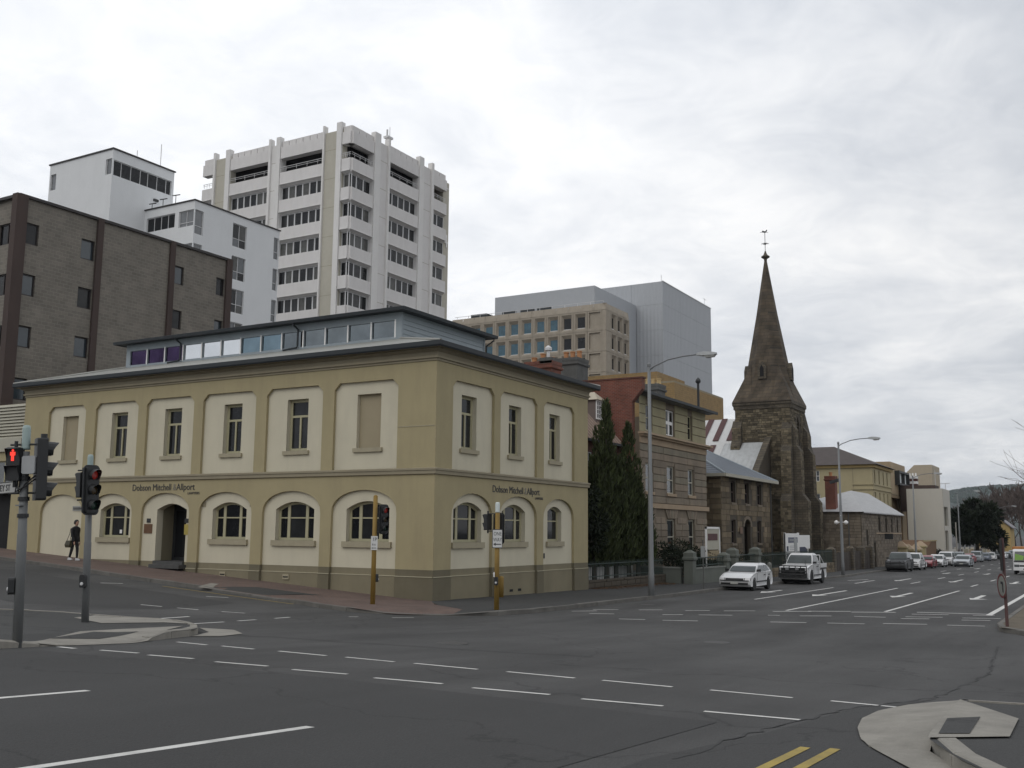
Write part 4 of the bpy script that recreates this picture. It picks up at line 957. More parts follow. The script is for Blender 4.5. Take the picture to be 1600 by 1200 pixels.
# fan of wedge stones over the ground windows
for a, b in wx:
    c = (a+b)/2
    for i in range(7):
        t0, t1 = -1+2*i/7, -1+2*(i+1)/7
        lo, hi = (b-a)/2+.02, (b-a)/2+.42
        MB().add([SF(c+t0*lo+.022, 3.39, -.06), SF(c+t1*lo-.022, 3.39, -.06), SF(c+t1*hi-.03, 3.92, -.06), SF(c+t0*hi+.03, 3.92, -.06), SF(c+t0*lo, 3.36, .02), SF(c+t1*lo, 3.36, .02), SF(c+t1*hi, 3.94, .02), SF(c+t0*hi, 3.94, .02)],
                 [(0,1,2,3), (4,5,1,0), (5,6,2,1), (6,7,3,2), (7,4,0,3)]).build('arch_stone', M_sands[i % 4], st)
MB().fbox(SF, S0, S1+.12, 3.96, 4.24, -.14, .02).build('string_course', M_sandl, st)
MB().fbox(SF, S0, S1+.02, 7.72, 8.1, -.06, .02).build('frieze', M_sandl, st)
mb = MB(); mb.fbox(SF, S0-.2, S1+.3, 8.22, 8.34, -.42, .02); mb.fbox(SF, S0-.1, S1+.2, 8.1, 8.22, -.25, .02); mb.build('cornice', M_sandl, st)
for q in hU:
    wide = q[1][0]-q[0][0] > 1.2
    window(SF, st, q[0][0]+.01, q[1][0]-.01, 8.51, 10.09, .12, M_white if wide else M_wframe, M_glass, cols=(1, 1) if wide else (1,), rows=(1, 1), fw=.07, bar=.2 if wide else .05)
for q in hM: window(SF, st, q[0][0]+.01, q[1][0]-.01, 4.91, 6.59, .12, M_pale, M_glassg, rows=(1, 1), fw=.08, sill=(.1, .17, .1, 0), sm=M_sandl)
for q in hG: window(SF, st, q[0][0]+.01, q[1][0]-.01, 1.21, 3.34, .12, M_pale, M_glass, rows=(1, 1), fw=.08)
mb = MB(); mb.quad((S0, 1.5, 10.62), (S1+.55, 1.5, 10.62), (S1+.55, 7, 11.55), (S0, 7, 11.55)); mb.quad((S0, 2.12, 10.5), (S1+.5, 2.12, 10.5), (S1+.55, 1.5, 10.56), (S0, 1.5, 10.56)); mb.quad((S1+.55, 1.5, 10.56), (S1+.55, 7, 11.5), (S1+.55, 7, 11.55), (S1+.55, 1.5, 10.66))
mb.build('roof', M_roofdark, st); MB().box(S0, S1+.6, 1.4, 1.52, 10.5, 10.66).build('gutter', M_gutter, st)
mb = MB(); pg = [(2.4, 5.0), (2.4, 8.7), (2.4, 10.05), (1.75, 10.8), (1.75, 11.42), (10, 11.42), (10, 5.0)]
mb.prism([(23.45, y, z) for y, z in pg], (.42, 0, 0)); gbl = mb.build('party_gable', M_redb, st)
MB().box(23.4, 23.95, 1.7, 10, 11.42, 11.5).build('coping', M_redd, gbl)
chimney('chimney', st, 25.4, 26.9, 6.9, 8.3, 9.5, 13.35, M_cement, [.5, .5, .5], flare=.2)
chimney('chimney', st, 33.2, 34.5, 4.7, 5.9, 10, 12.55, M_cement, [.45, .42, .42], potm=mat('buff_pot', (.5, .36, .18), .8, .2, 4.))
# ------------------------------------------------------------------ small sandstone house
M_stone = mat('brown_rubble', (.155, .12, .075), .92, .28, 1.2, bump=.45, bscale=14, island=.42, dirt=.45, dirtcol=(.065, .055, .045))
M_stonej = mat('stone_joint', (.075, .062, .046), .95, .15, 2.)
M_slate = ribbed('blue_grey_roof', (.095, .112, .135), .3, 'x', rough=.45, strength=.5)
sh = thing('stone_house', 'two storey brown sandstone house with a blue grey hipped metal roof', 'house', (37.8, 2, -.3))
KF, KA = FB(2.0), FA(37.8)
hs = [rect(a, b, 4.68, 6.22) for a, b in ((40.05, 41.0), (43.3, 44.25), (46.4, 47.4))]+[rect(40.0, 40.95, 1.8, 3.48), rect(46.2, 47.15, 1.78, 3.48)]
door = [(42.9, -.6), (44.4, -.6), (44.4, 3.0)]+[(43.65+.75*math.cos(math.pi*i/8), 3.0+.55*math.sin(math.pi*i/8)) for i in range(1, 8)]+[(42.9, 3.0)]
mb = MB(); mb.plate(KF, rect(37.8, 49.7, -.7, 6.6), hs+[door], 0, .25)
mb.quad((37.8, 2, -.7), (37.8, 12, -.7), (37.8, 12, 6.6), (37.8, 2, 6.6)); mb.quad((49.7, 2, -.7), (49.7, 12, -.7), (49.7, 12, 6.6), (49.7, 2, 6.6)); mb.build('wall', M_stonej, sh)
dbox = [rect(42.85, 44.45, -.7, 3.6)]
mb = MB().stones(KF, 37.8, 49.7, -.5, 6.6, (.36, .42), (.7, 1.1), .045, skip=lambda a, b, z0, z1: hit_rect(hs+dbox, a, b, z0, z1)); mb.stones(KA, 2.0, 9, -.5, 6.6, (.3, .42), (.5, .9), .05)
mb.build('masonry', M_stone, sh, kind='stuff')
for q in hs: window(KF, sh, q[0][0]+.01, q[1][0]-.01, q[0][1]+.01, q[2][1]-.01, .14, M_umber, M_glass, rows=(1, 1), fw=.07, sill=(.08, .16, .08, 0), sm=M_sand)
MB().fbox(KF, 42.9, 44.4, -.7, 3.6, .5, .6).build('door', M_sand, sh)
for k in range(9):
    a0_, a1_ = math.pi*k/9, math.pi*(k+1)/9
    MB().prism([KF(43.65+r*math.cos(t), 3.0+r*.73*math.sin(t), -.06) for r, t in ((.77, a0_+.02), (1.08, a0_+.02), (1.08, a1_-.02), (.77, a1_-.02))], (0, .1, 0)).build('arch_stone', M_sand, sh)
mb = MB(); E = [(37.3, 1.5, 6.62), (50.3, 1.5, 6.62), (50.3, 12.5, 6.62), (37.3, 12.5, 6.62)]; RG = [(42.0, 6.6, 9.25), (46.0, 6.6, 9.25)]
mb.add(E+RG, [(0, 1, 5, 4), (1, 2, 5), (2, 3, 4, 5), (3, 0, 4)]); r_ = mb.build('roof', M_slate, sh)
mb = MB(); mb.tube([E[0], RG[0]], .08, 6); mb.tube([E[1], RG[1]], .08, 6); mb.tube([RG[0], RG[1]], .08, 6); mb.build('ridge_capping', M_boards, r_)
mb = MB(); mb.box(37.25, 50.35, 1.42, 1.52, 6.42, 6.64); mb.box(37.2, 37.3, 1.52, 12.5, 6.42, 6.64); mb.quad((37.3, 1.52, 6.45), (50.3, 1.52, 6.45), (50.3, 2.0, 6.45), (37.3, 2.0, 6.45)); mb.build('eaves', M_pale, sh)
MB().fbox(KF, 41.7, 42.3, 2.5, 2.95, -.08, -.05).build('wall_plaque', M_bronze, sh)
MB().tube([(49.62, 1.9, -.4), (49.62, 1.9, 6.5)], .05, 6).build('downpipe', M_cement, sh)
# ------------------------------------------------------------------ church tower and spire
M_chst = mat('church_rubble', (.13, .107, .07), .93, .3, .8, bump=.6, bscale=12, island=.55, dirt=.5, dirtcol=(.05, .044, .038))
M_chd = bricks('dressed_stone', (.108, .089, .063), (.078, .066, .049), (.045, .039, .031), .5, .24, .09, var=.42, bump=.8)
M_spire = bricks('spire_stone', (.098, .075, .05), (.07, .056, .041), (.045, .039, .032), .9, .36, .06, var=.5, bump=.35)
cu = thing('church_tower', 'dark stone church tower with a tall broach spire, weathercock and stepped buttresses', 'church tower', (67.9, 5, 0))
T0, T1, Y0, Y1 = 67.9, 73.25, 5.0, 10.5
CA, CB = FA(T0), FB(Y0)
mb = MB(); lw = [(70.4, 11.2), (71.3, 11.2), (71.3, 13.4), (70.85, 14.2), (70.4, 13.4)]
mb.plate(CB, rect(T0, T1, -1, 15.2), [lw], .02, .5); mb.plate(CA, rect(Y0, Y1, -1, 15.2), [], .02, .5); mb.quad((T1, Y0, -1), (T1, Y1, -1), (T1, Y1, 15.2), (T1, Y0, 15.2)); mb.quad((T0, Y1, -1), (T1, Y1, -1), (T1, Y1, 15.2), (T0, Y1, 15.2)); mb.build('wall', M_stonej, cu)
mb = MB().stones(CA, Y0, Y1, 0, 14.7, (.16, .27), (.25, .62), .06); mb.stones(CB, T0, T1, 0, 14.7, (.16, .27), (.25, .62), .06, skip=lambda a, b, z0, z1: a < 71.5 and b > 70.2 and z1 > 11 and z0 < 14.3)
mb.build('masonry', M_chst, cu, kind='stuff')
for k in range(7): MB().fbox(CB, 70.4, 71.3, 11.3+k*.36, 11.36+k*.36, .1, .35).build('louvre_blade', M_chd, cu)
MB().fbox(CB, 70.3, 71.4, 11.0, 14.3, .4, .45).build('louvre_back', M_dark, cu)
def cring(prof, name, m):
    mb = MB()
    R_ = [[(x0, y0, z) for o, z in prof for x0, y0 in [((T1+o if a else T0-o), (Y1+o if b else Y0-o))]] for a, b in ((0, 0), (1, 0), (1, 1), (0, 1))]
    for k in range(4):
        for i in range(len(prof)-1): mb.quad(R_[k][i], R_[(k+1) % 4][i], R_[(k+1) % 4][i+1], R_[k][i+1])
    return mb.build(name, m, cu)
cring([(.02, 14.65), (.12, 14.75), (.12, 15.0), (.22, 15.15), (.22, 15.4), (.0, 15.4)], 'cornice', M_chd)
cring([(.02, 5.75), (.14, 5.75), (.05, 6.1), (.0, 6.1)], 'string_course', M_chd)
cx, cy = (T0+T1)/2, (Y0+Y1)/2
hB = 2.97; zb, zm, zt = 15.4, 19.0, 30.45; am = 1.95
def octr(a, z): # apothem a
    r = a/math.cos(math.pi/8)
    return [(cx+r*math.cos(math.pi/8+k*math.pi/4), cy+r*math.sin(math.pi/8+k*math.pi/4), z) for k in range(8)]
mb = MB(); base = [(cx+hB*sx_, cy+hB*sy_, zb) for sx_, sy_ in ((1, .414), (.414, 1), (-.414, 1), (-1, .414), (-1, -.414), (-.414, -1), (.414, -1), (1, -.414))]
flr = [(cx+(hB-.36)*sx_, cy+(hB-.36)*sy_, zb+1.0) for sx_, sy_ in ((1, .414), (.414, 1), (-.414, 1), (-1, .414), (-1, -.414), (-.414, -1), (.414, -1), (1, -.414))]
mb.loft([base, flr, octr(am, zm), octr(am*.5, (zm+zt)/2), octr(.12, zt)])
sp_ = mb.build('spire', M_spire, cu)
for sx_, sy_ in ((1, 1), (-1, 1), (-1, -1), (1, -1)):
    a = am*1.0; q = math.pi/4*{(1, 1): 1, (-1, 1): 3, (-1, -1): 5, (1, -1): 7}[(sx_, sy_)]
    apex = (cx+am*.98*math.cos(q), cy+am*.98*math.sin(q), zm+.4)
    mb = MB(); c0 = (cx+hB*sx_, cy+hB*sy_, zb); b0 = (cx+hB*sx_, cy+hB*.35*sy_, zb); b1 = (cx+hB*.35*sx_, cy+hB*sy_, zb)
    mb.add([c0, b0, b1, apex], [(0, 1, 3), (0, 3, 2), (0, 2, 1)]); mb.build('broach', M_spire, sp_)
for dx, dy in ((-1, 0), (0, -1), (1, 0), (0, 1)):
    # little gabled spire light
    t = Vector((dx, dy, 0)); n = Vector((-dy, dx, 0)); o = Vector((cx, cy, 0))+t*(am+.05)
    mb = MB(); w_, z0, z1, z2 = .42, 17.75, 18.9, 19.55
    f = [o+n*w_+Vector((0, 0, z0)), o-n*w_+Vector((0, 0, z0)), o-n*w_+Vector((0, 0, z1)), o+Vector((0, 0, z2)), o+n*w_+Vector((0, 0, z1))]
    f = [p+t*.42 for p in f]; mb.prism(f, -t*1.2); lo = mb.build('spire_light', M_chd, sp_)
    f2 = [o+t*.44+n*.2+Vector((0, 0, z0+.25)), o+t*.44-n*.2+Vector((0, 0, z0+.25)), o+t*.44-n*.2+Vector((0, 0, z1-.1)), o+t*.44+Vector((0, 0, z1+.3)), o+t*.44+n*.2+Vector((0, 0, z1-.1))]
    MB().poly(f2).build('louvre', M_dark, lo)
MB().lathe((cx, cy, zt-.1), [(.14, 0), (.16, .25), (.42, .42), (.45, .52), (.2, .7), (.1, .95), (.07, 1.1)], 10).build('finial', M_chd, cu)
mb = MB(); mb.tube([(cx, cy, zt+.8), (cx, cy, zt+3.0)], .03, 6)
for dx, dy in ((1, 0), (0, 1), (.7, .7), (.7, -.7)): mb.tube([(cx-.4*dx, cy-.4*dy, zt+1.8), (cx+.4*dx, cy+.4*dy, zt+1.8)], .022, 5)
mb.lathe((cx, cy, zt+1.65), [(.03, 0), (.12, .12), (.03, .26)], 8); vn = mb.build('weather_vane', M_black, cu)
# the cock: a flat cut-out plate, as such vanes are
ck = [(-.45, .1), (-.3, .32), (-.15, .2), (.12, .2), (.25, .42), (.38, .4), (.32, .2), (.2, .02), (0, -.06), (-.2, 0)]
dd = Vector((math.sin(CY), -math.cos(CY), 0))
MB().prism([Vector((cx, cy, zt+3.0))+dd*a*.7+Vector((0, 0, b*.7)) for a, b in ck], Vector((math.cos(CY), math.sin(CY), 0))*.03).tube([Vector((cx, cy, zt+3.0))-dd*.5, Vector((cx, cy, zt+3.0))+dd*.35], .02, 5).build('weathercock', M_black, cu)
def buttress(F, a, b, stages, name='buttress'):
    """stages: (z0, z1, projection); each stage ends in a sloped weathering"""
    mb = MB(); sm = MB()
    for i, (z0, z1, p) in enumerate(stages):
        nxt = stages[i+1][2] if i+1 < len(stages) else 0.0
        a, b = a+.012, b-.012; pr = [(z0, -p), (z1, -p), (z1+.9*(p-nxt)+.25, -nxt), (z1+.9*(p-nxt)+.25, .1), (z0, .1)]
        mb.add([F(a, z, d) for z, d in pr]+[F(b, z, d) for z, d in pr], [(0,1,2,3,4), (9,8,7,6,5)]+[(k, (k+1) % 5, 5+(k+1) % 5, 5+k) for k in range(5)])
        sm.stones(lambda s, z, d, p=p: F(s, z, d-p), a, b, z0, z1, (.17, .28), (.22, .5), .05)
    o = mb.build(name, M_chd, cu); sm.build('masonry', M_chst, o, kind='stuff')
stg = [(-1, 5.6, 1.5), (5.6, 10.4, .95), (10.4, 12.6, .5)]
buttress(CA, 4.75, 5.8, stg); buttress(CA, 9.75, 10.75, [(-1, 5.6, 1.5), (5.6, 11.0, 1.0), (11.0, 12.9, .5)])
buttress(CB, 67.7, 68.8, stg); buttress(CB, 72.35, 73.4, stg)
FE = lambda s, z, d: (T1-d, s, z)
buttress(FE, 4.9, 6.0, [(-1, 5.6, 4.9), (5.6, 9.8, 4.0), (9.8, 12.4, 2.4)])
# ------------------------------------------------------------------ nave: metal lean-to and the striped roof behind the house
M_nroof = ribbed('pale_metal_roof', (.42, .43, .43), .5, 'y', rough=.5, strength=.4, dirt=.3)
nv = thing('church_porch', 'pale metal lean-to roof with a dark stone coping against the church tower', 'church', (64, 8, 0))
mb = MB(); mb.quad((67.85, 7.5, 11.4), (67.85, 11.6, 11.4), (62.2, 11.6, 7.0), (62.2, 7.5, 7.0)); mb.build('roof', M_nroof, nv)
mb = MB(); mb.prism([(62.0, 6.9, 7.0), (67.85, 6.9, 11.6), (67.85, 6.9, 11.9), (61.8, 6.9, 7.2)], (0, .62, 0)); mb.build('coping', M_chd, nv)
mb = MB(); mb.prism([(62.2, 7.0, -.5), (67.85, 7.0, -.5), (67.85, 7.0, 11.5), (62.2, 7.0, 7.0)], (0, .3, 0)); mb.quad((62.3, 7.2, -.5), (62.3, 11.6, -.5), (62.3, 11.6, 7.0), (62.3, 7.2, 7.0)); mb.build('wall', M_stonej, nv)
MB().stones(FB(7.0), 62.3, 67.8, 0, 7.0, (.25, .38), (.3, .8), .05).build('masonry', M_chst, nv, kind='stuff')
sr = thing('striped_roof_hall', 'white hall roof with sloping dark red stripes between the terrace and the church', 'building', (76, 12, 0))
M_strw = mat('white_roof_sheet', (.6, .6, .59), .6, .05, 1., dirt=.2, dirtcol=(.3, .29, .28)); M_strr = mat('maroon_band', (.075, .024, .022), .6, .12, 2.)
A0, A1 = Vector((76, 0, 14.75)), Vector((68.0, 0, 8.4))
mb = MB(); mb.quad((A0.x, 11.2, A0.z), (A0.x, 26, A0.z), (A1.x, 26, A1.z), (A1.x, 11.2, A1.z)); mb.quad((A0.x, 11.2, A0.z), (A0.x, 26, A0.z), (84, 26, 8.4), (84, 11.2, 8.4)); mb.box(68.3, 83.5, 11.4, 26, 0, 8.3); mb.build('roof', M_strw, sr)
for k in range(9):
    y = 12.4+k*1.5
    for t0, t1 in ((0, .42), (.5, 1.0)):
        p, q = A0.lerp(A1, t0), A0.lerp(A1, t1); MB().prism([(p.x-.03, y, p.z+.04), (p.x-.03, y+.62, p.z+.04), (q.x-.03, y+.62, q.z+.04), (q.x-.03, y, q.z+.04)], (-.03, 0, .04)).build('maroon_stripe', M_strr, sr)
# ------------------------------------------------------------------ garden walls, piers, railings
M_gwall = mat('grey_green_wall', (.135, .145, .125), .88, .1, 1., bump=.2, bscale=20, dirt=.35, dirtcol=(.06, .062, .052))
M_gcap = mat('grey_cap', (.2, .205, .185), .85, .12, 1.5, dirt=.3, dirtcol=(.09, .09, .08))
M_iron = mat('green_iron', (.022, .04, .033), .5, .2, 4.)
gw = thing('garden_wall', 'grey green rendered garden wall with capped piers and iron rails in front of the sandstone terrace', 'wall', (23.1, -1.3, -.25))
def wallrun(x0, x1, v, z1, par, rail=True):
    mb = MB(); n = max(1, int((x1-x0)/1.5))
    mb.box(x0, x1, v, v+.3, -1, z1-.08); mb.build('wall', M_gwall, par); MB().box(x0, x1, v-.04, v+.34, z1-.08, z1).build('coping', M_gcap, par)
    if rail:
        MB().box(x0, x1, v+.1, v+.18, z1+.5, z1+.56).build('top_rail', M_iron, par); MB().box(x0, x1, v+.1, v+.18, z1+.1, z1+.15).build('low_rail', M_iron, par)
        mb = MB(); k = int((x1-x0)/.28)
        for i in range(k): mb.tube([(x0+(i+.5)*(x1-x0)/k, v+.14, z1), (x0+(i+.5)*(x1-x0)/k, v+.14, z1+.52)], .016, 4, False)
        mb.build('bars', M_iron, par, kind='stuff')
def pier(x, v, z1, par, w=.78):
    def rg(e, z): return [(x-w/2-e, v-e, z), (x+w/2+e, v-e, z), (x+w/2+e, v+w+e, z), (x-w/2-e, v+w+e, z)]
    MB().loft([rg(.0, -1), rg(0, z1-.5), rg(.07, z1-.42), rg(.07, z1-.3), rg(.02, z1-.27), rg(.02, z1-.05), rg(-.2, z1+.1)]).build('pier', M_gwall, par)
pier(23.4, -1.28, 1.5, gw, .52); wallrun(23.66, 28.9, -1.2, .62, gw); pier(29.2, -1.28, 1.3, gw, .55); pier(30.9, -1.28, 1.55, gw, .58)
wallrun(31.2, 35.2, -1.2, .66, gw); pier(35.6, -1.28, 1.55, gw, .58)
mb = MB(); mb.box(23.2, 23.5, -.55, 2.1, -1, .58); mb.build('return_wall', M_gwall, gw); MB().box(23.16, 23.54, -.55, 2.1, .58, .66).build('coping', M_gcap, gw)
MB().box(29.5, 30.45, -1.05, -.98, -.2, .95).build('gate', M_iron, gw)
fr = thing('iron_railing', 'dark iron railing on a low stone kerb under the cypresses', 'fence', (15, .6, -.1))
MB().stones(lambda s, z, d: (s, .3+d, z), 12.75, 23.1, -.35, .28, (.2, .3), (.4, .9), .04).box(12.75, 23.1, .32, .6, -.6, .26).build('stone_kerb', M_stonej, fr)
mb = MB()
for i in range(62): mb.tube([(12.9+i*.165, .45, .25), (12.9+i*.165, .45, 1.15)], .014, 4, False)
mb.build('bars', M_iron, fr, kind='stuff'); MB().box(12.8, 23.1, .43, .47, 1.0, 1.04).build('top_rail', M_iron, fr); MB().box(12.8, 23.1, .43, .47, .4, .44).build('low_rail', M_iron, fr)
fr2 = thing('stone_boundary_wall', 'low brown stone wall with iron railing between the grey piers and the church', 'wall', (36.2, -1.2, -.5))
mb = MB(); mb.box(36.1, 58, -1.0, -.7, -1.3, .18); mb.build('wall', M_stonej, fr2); MB().stones(FB(-1.0), 36.1, 58, -.8, .18, (.16, .3), (.25, .6), .05).build('masonry', M_stone, fr2, kind='stuff')
mb = MB()
for i in range(130): mb.tube([(36.2+i*.167, -.85, .15), (36.2+i*.167, -.85, 1.25)], .014, 4, False)
mb.build('bars', M_iron, fr2, kind='stuff'); MB().box(36.1, 58, -.87, -.83, 1.05, 1.1).build('top_rail', M_iron, fr2)
fr3 = thing('timber_paling_fence', 'weathered dark timber paling fence between stone posts beyond the white utility', 'fence', (58, -.8, -.7))
M_pal = mat('weathered_timber', (.06, .05, .042), .9, .25, 3., zstretch=.2)
for i in range(40): MB().box(58.2+i*.4, 58.5+i*.4, -.8+random.Random(i).uniform(-.02, .02), -.74, -1, .95+random.Random(i).uniform(-.06, .06)).build('paling', M_pal, fr3)
for x in (58.1, 65.5, 70, 74.2): MB().loft([[(x-.35, -1.05, -1.2), (x+.35, -1.05, -1.2), (x+.35, -.4, -1.2), (x-.35, -.4, -1.2)], [(x-.35, -1.05, 1.25), (x+.35, -1.05, 1.25), (x+.35, -.4, 1.25), (x-.35, -.4, 1.25)], [(x-.1, -.8, 1.45), (x+.1, -.8, 1.45), (x+.1, -.6, 1.45), (x-.1, -.6, 1.45)]]).build('post', M_chd, fr3)
# boards in front of the house and church
sg = thing('house_sign', 'upright white sign board with a maroon panel in the garden of the stone house', 'sign', (28.7, -.6, .3))
MB().box(27.5, 27.58, -.55, -.45, 0, 2.9).box(29.85, 29.95, -.55, -.45, 0, 2.9).box(27.5, 29.95, -.55, -.45, 2.78, 2.9).build('frame', M_white, sg)
MB().box(27.58, 29.85, -.52, -.48, 1.55, 2.78).build('board', M_pale, sg); MB().box(27.8, 29.5, -.54, -.52, 2.1, 2.5).build('maroon_panel', M_strr, sg)
MB().box(27.6, 29.8, -.535, -.52, .95, 1.5).build('lower_panel', mat('tan_notice', (.3, .24, .15), .8, .2, 6., grain=.3, bscale=12), sg)
M_sblue = mat('grey_blue_panel', (.1, .11, .16), .6, .1, 4.); M_sgrey = mat('sign_grey', (.33, .34, .34), .6, .1, 3.); M_navy = mat('navy_panel', (.02, .025, .06), .6, .1, 3.)
s2 = thing('church_notice_board', 'tall white notice board with a grey blue heading standing beside the church railing', 'sign', (47, -.4, 0))
MB().box(45.1, 49.0, -.4, -.3, .2, 2.55).build('board', M_white, s2); MB().box(45.1, 45.25, -.42, -.28, -.6, 2.6).build('post', M_white, s2); MB().box(48.85, 49.0, -.42, -.28, -.6, 2.6).build('post', M_white, s2)
MB().box(45.9, 48.5, -.42, -.4, 1.85, 2.25).build('heading_panel', M_sblue, s2)
for k in range(7): MB().box(46.2+k*.3, 46.4+k*.3, -.43, -.42, 1.97, 2.13).build('heading_letter', M_sgrey, s2)
for k in range(3): MB().box(46.2, 48.2-k*.3, -.41, -.4, 1.58-k*.13, 1.62-k*.13).build('text_line', M_sgrey, s2)
MB().lathe((45.65, -.42, 1.38), [(.24, 0), (.24, .02)], 12) if False else MB().box(45.45, 45.85, -.42, -.4, 1.25, 1.6).build('emblem', M_navy, s2)
MB().box(45.4, 48.8, -.42, -.4, .25, 1.05).build('lower_panel', M_sgrey, s2)
s3 = thing('hoarding_board', 'wide white hoarding with a navy arched panel next to the church notice board', 'sign', (51, -.3, 0))
MB().box(49.2, 53.1, -.2, -.1, 1.35, 2.42).build('board', M_white, s3)
pn = [(49.2, -.3), (52.0, -.3), (52.0, 1.2), (51.8, 1.42), (51.4, 1.5), (49.2, 1.5)]
MB().prism([(x, -.22, z) for x, z in pn], (0, .08, 0)).build('navy_panel', M_navy, s3)
for x in (49.3, 53.0): MB().box(x-.05, x+.05, -.1, 0, -.6, 1.4).build('post', M_white, s3)
s4 = thing('parking_sign', 'small grey parking sign on a thin pole before the church tower', 'sign', (44.6, -2.9, -.5))
MB().tube([(43.6, -1.5, -.6), (43.6, -1.5, 2.3)], .035, 6).build('pole', M_wfr, s4); MB().box(43.2, 44.0, -1.56, -1.53, 1.25, 2.2).build('plate', M_sgrey, s4)
s5 = thing('thin_sign_pole', 'thin dark sign pole on the kerb in front of the grey garden wall', 'pole', (18.3, -3.6, -.2))
MB().tube([(18.3, -3.6, -.4), (18.3, -3.6, 2.2)], .03, 6).build('pole', M_cement, s5); MB().box(18.25, 18.28, -3.7, -3.5, 1.35, 1.9).build('plate', M_sgrey, s5)
s6 = thing('stone_bollard', 'short pale stone bollard by the low stone wall behind the hatchback', 'bollard', (31.5, -2.6, -.5))
MB().lathe((34.6, -2.2, -.45), [(.16, 0), (.15, 1.0), (.12, 1.1), (.0, 1.18)], 10).build('post', M_gcap, s6)

lw_ = thing('white_garden_wall', 'low white wall showing between the cypress trunks behind the dark railing', 'wall', (13, 2.5, -.1))
MB().box(12.9, 23.4, 2.4, 2.6, -.6, .72).build('wall', M_white, lw_); MB().box(12.9, 23.4, 2.36, 2.64, .72, .78).build('coping', M_gcap, lw_)

rl = random.Random(12); mb = MB()
for k in range(1500):
    u, v = rl.uniform(13.2, 23), .25-abs(rl.gauss(0, .45)); z = PV(u, v)+.006; a = rl.uniform(0, 6.28); w_ = rl.uniform(.025, .055)
    mb.add([(u+w_*math.cos(a), v+w_*math.sin(a), z), (u-w_*.5*math.sin(a), v+w_*.5*math.cos(a), z+rl.uniform(0, .02)), (u-w_*math.cos(a), v-w_*math.sin(a), z), (u+w_*.5*math.sin(a), v-w_*.5*math.cos(a), z+rl.uniform(0, .02))], [(0, 1, 2, 3)])
mb.build('fallen_leaves', mat('brown_leaves', (.12, .065, .03), .9, .2, 3., island=.5), kind='stuff')
# ------------------------------------------------------------------ vegetation
def leafmat(name, c, var=.5, rough=.7):
    m = mat(name, c, rough, .3, .8, island=var, spec=.25); return m
M_cyp = leafmat('cypress_foliage', (.046, .058, .022), .65); M_dk = leafmat('dark_foliage', (.014, .021, .01)); M_mid = leafmat('shrub_foliage', (.03, .034, .016))
M_bark = mat('grey_bark', (.07, .058, .048), .95, .3, 4., bump=.5, bscale=12); M_twig = mat('bare_twigs', (.085, .062, .052), .95, .25, 1.)
M_gold = leafmat('golden_foliage', (.2, .15, .03))
def leaf(mb, p, d, l, w, rnd):
    d = Vector(d).normalized(); a = d.cross(Vector((rnd.uniform(-1, 1), rnd.uniform(-1, 1), rnd.uniform(-1, 1)))).normalized()*w
    p = Vector(p); mb.add([p-a*.5, p+a*.5, p+d*l+a*.15, p+d*l-a*.15], [(0, 1, 2, 3)])
def cypress(name, label, x, y, h, r, seed, n=5200):
    rnd = random.Random(seed); z0 = G(x, y); t = thing(name, label, 'cypress tree', (x, y, z0), 'cypress trees beside the cream building')
    MB().tube([(x, y, z0-.2), (x, y, z0+.8), (x, y, z0+h*.8)], [.16, .13, .03], 7).build('trunk', M_bark, t)
    mb = MB(); subs = [(0, 0, 0, 1.0, 1.0)]
    for k in range(9): a = rnd.uniform(0, 6.28); q = rnd.uniform(.3, .75); subs.append((r*q*math.cos(a), r*q*math.sin(a), 0, rnd.uniform(.5, .9), rnd.uniform(.35, .6)))
    for i in range(n):
        sx_, sy_, _, hh, rr_ = subs[0] if rnd.random() < .35 else rnd.choice(subs)
        tt = rnd.random()**.8; z = .85+tt*(h*hh-.85)
        prof = r*rr_*min(1, (tt+.06)*5)*(1-tt)**.62*(1+.22*math.sin(z*5+sx_*9)+.15*math.sin(z*11+sy_*7))
        a = rnd.uniform(0, 6.28); q = prof*math.sqrt(rnd.uniform(.35, 1))
        p = (x+sx_+q*math.cos(a), y+sy_+q*math.sin(a), z0+z)
        leaf(mb, p, (math.cos(a)*.45+rnd.uniform(-.3, .3), math.sin(a)*.45+rnd.uniform(-.3, .3), 1.0), rnd.uniform(.16, .36), rnd.uniform(.05, .12), rnd)
    mb.build('foliage', M_cyp, t); return t
cypress('cypress_tree', 'tallest slim cypress with a pointed top, next to the cream building', 18.5, 1.75, 9.5, .95, 1)
cypress('cypress_tree', 'shorter cypress on the right with a blunt top, beside the tall lamp post', 21.5, 1.8, 8.6, .95, 2)
cypress('cypress_tree', 'broad cypress filling the gap between the two pointed ones', 20.0, 1.9, 6.6, 1.15, 3)
cypress('cypress_tree', 'low full cypress at the left of the clump beside the tallest one', 17.0, 1.75, 6.4, 1.15, 4)
cypress('cypress_tree', 'low full cypress at the right end of the clump by the terrace', 22.3, 1.6, 5.4, 1.0, 6)
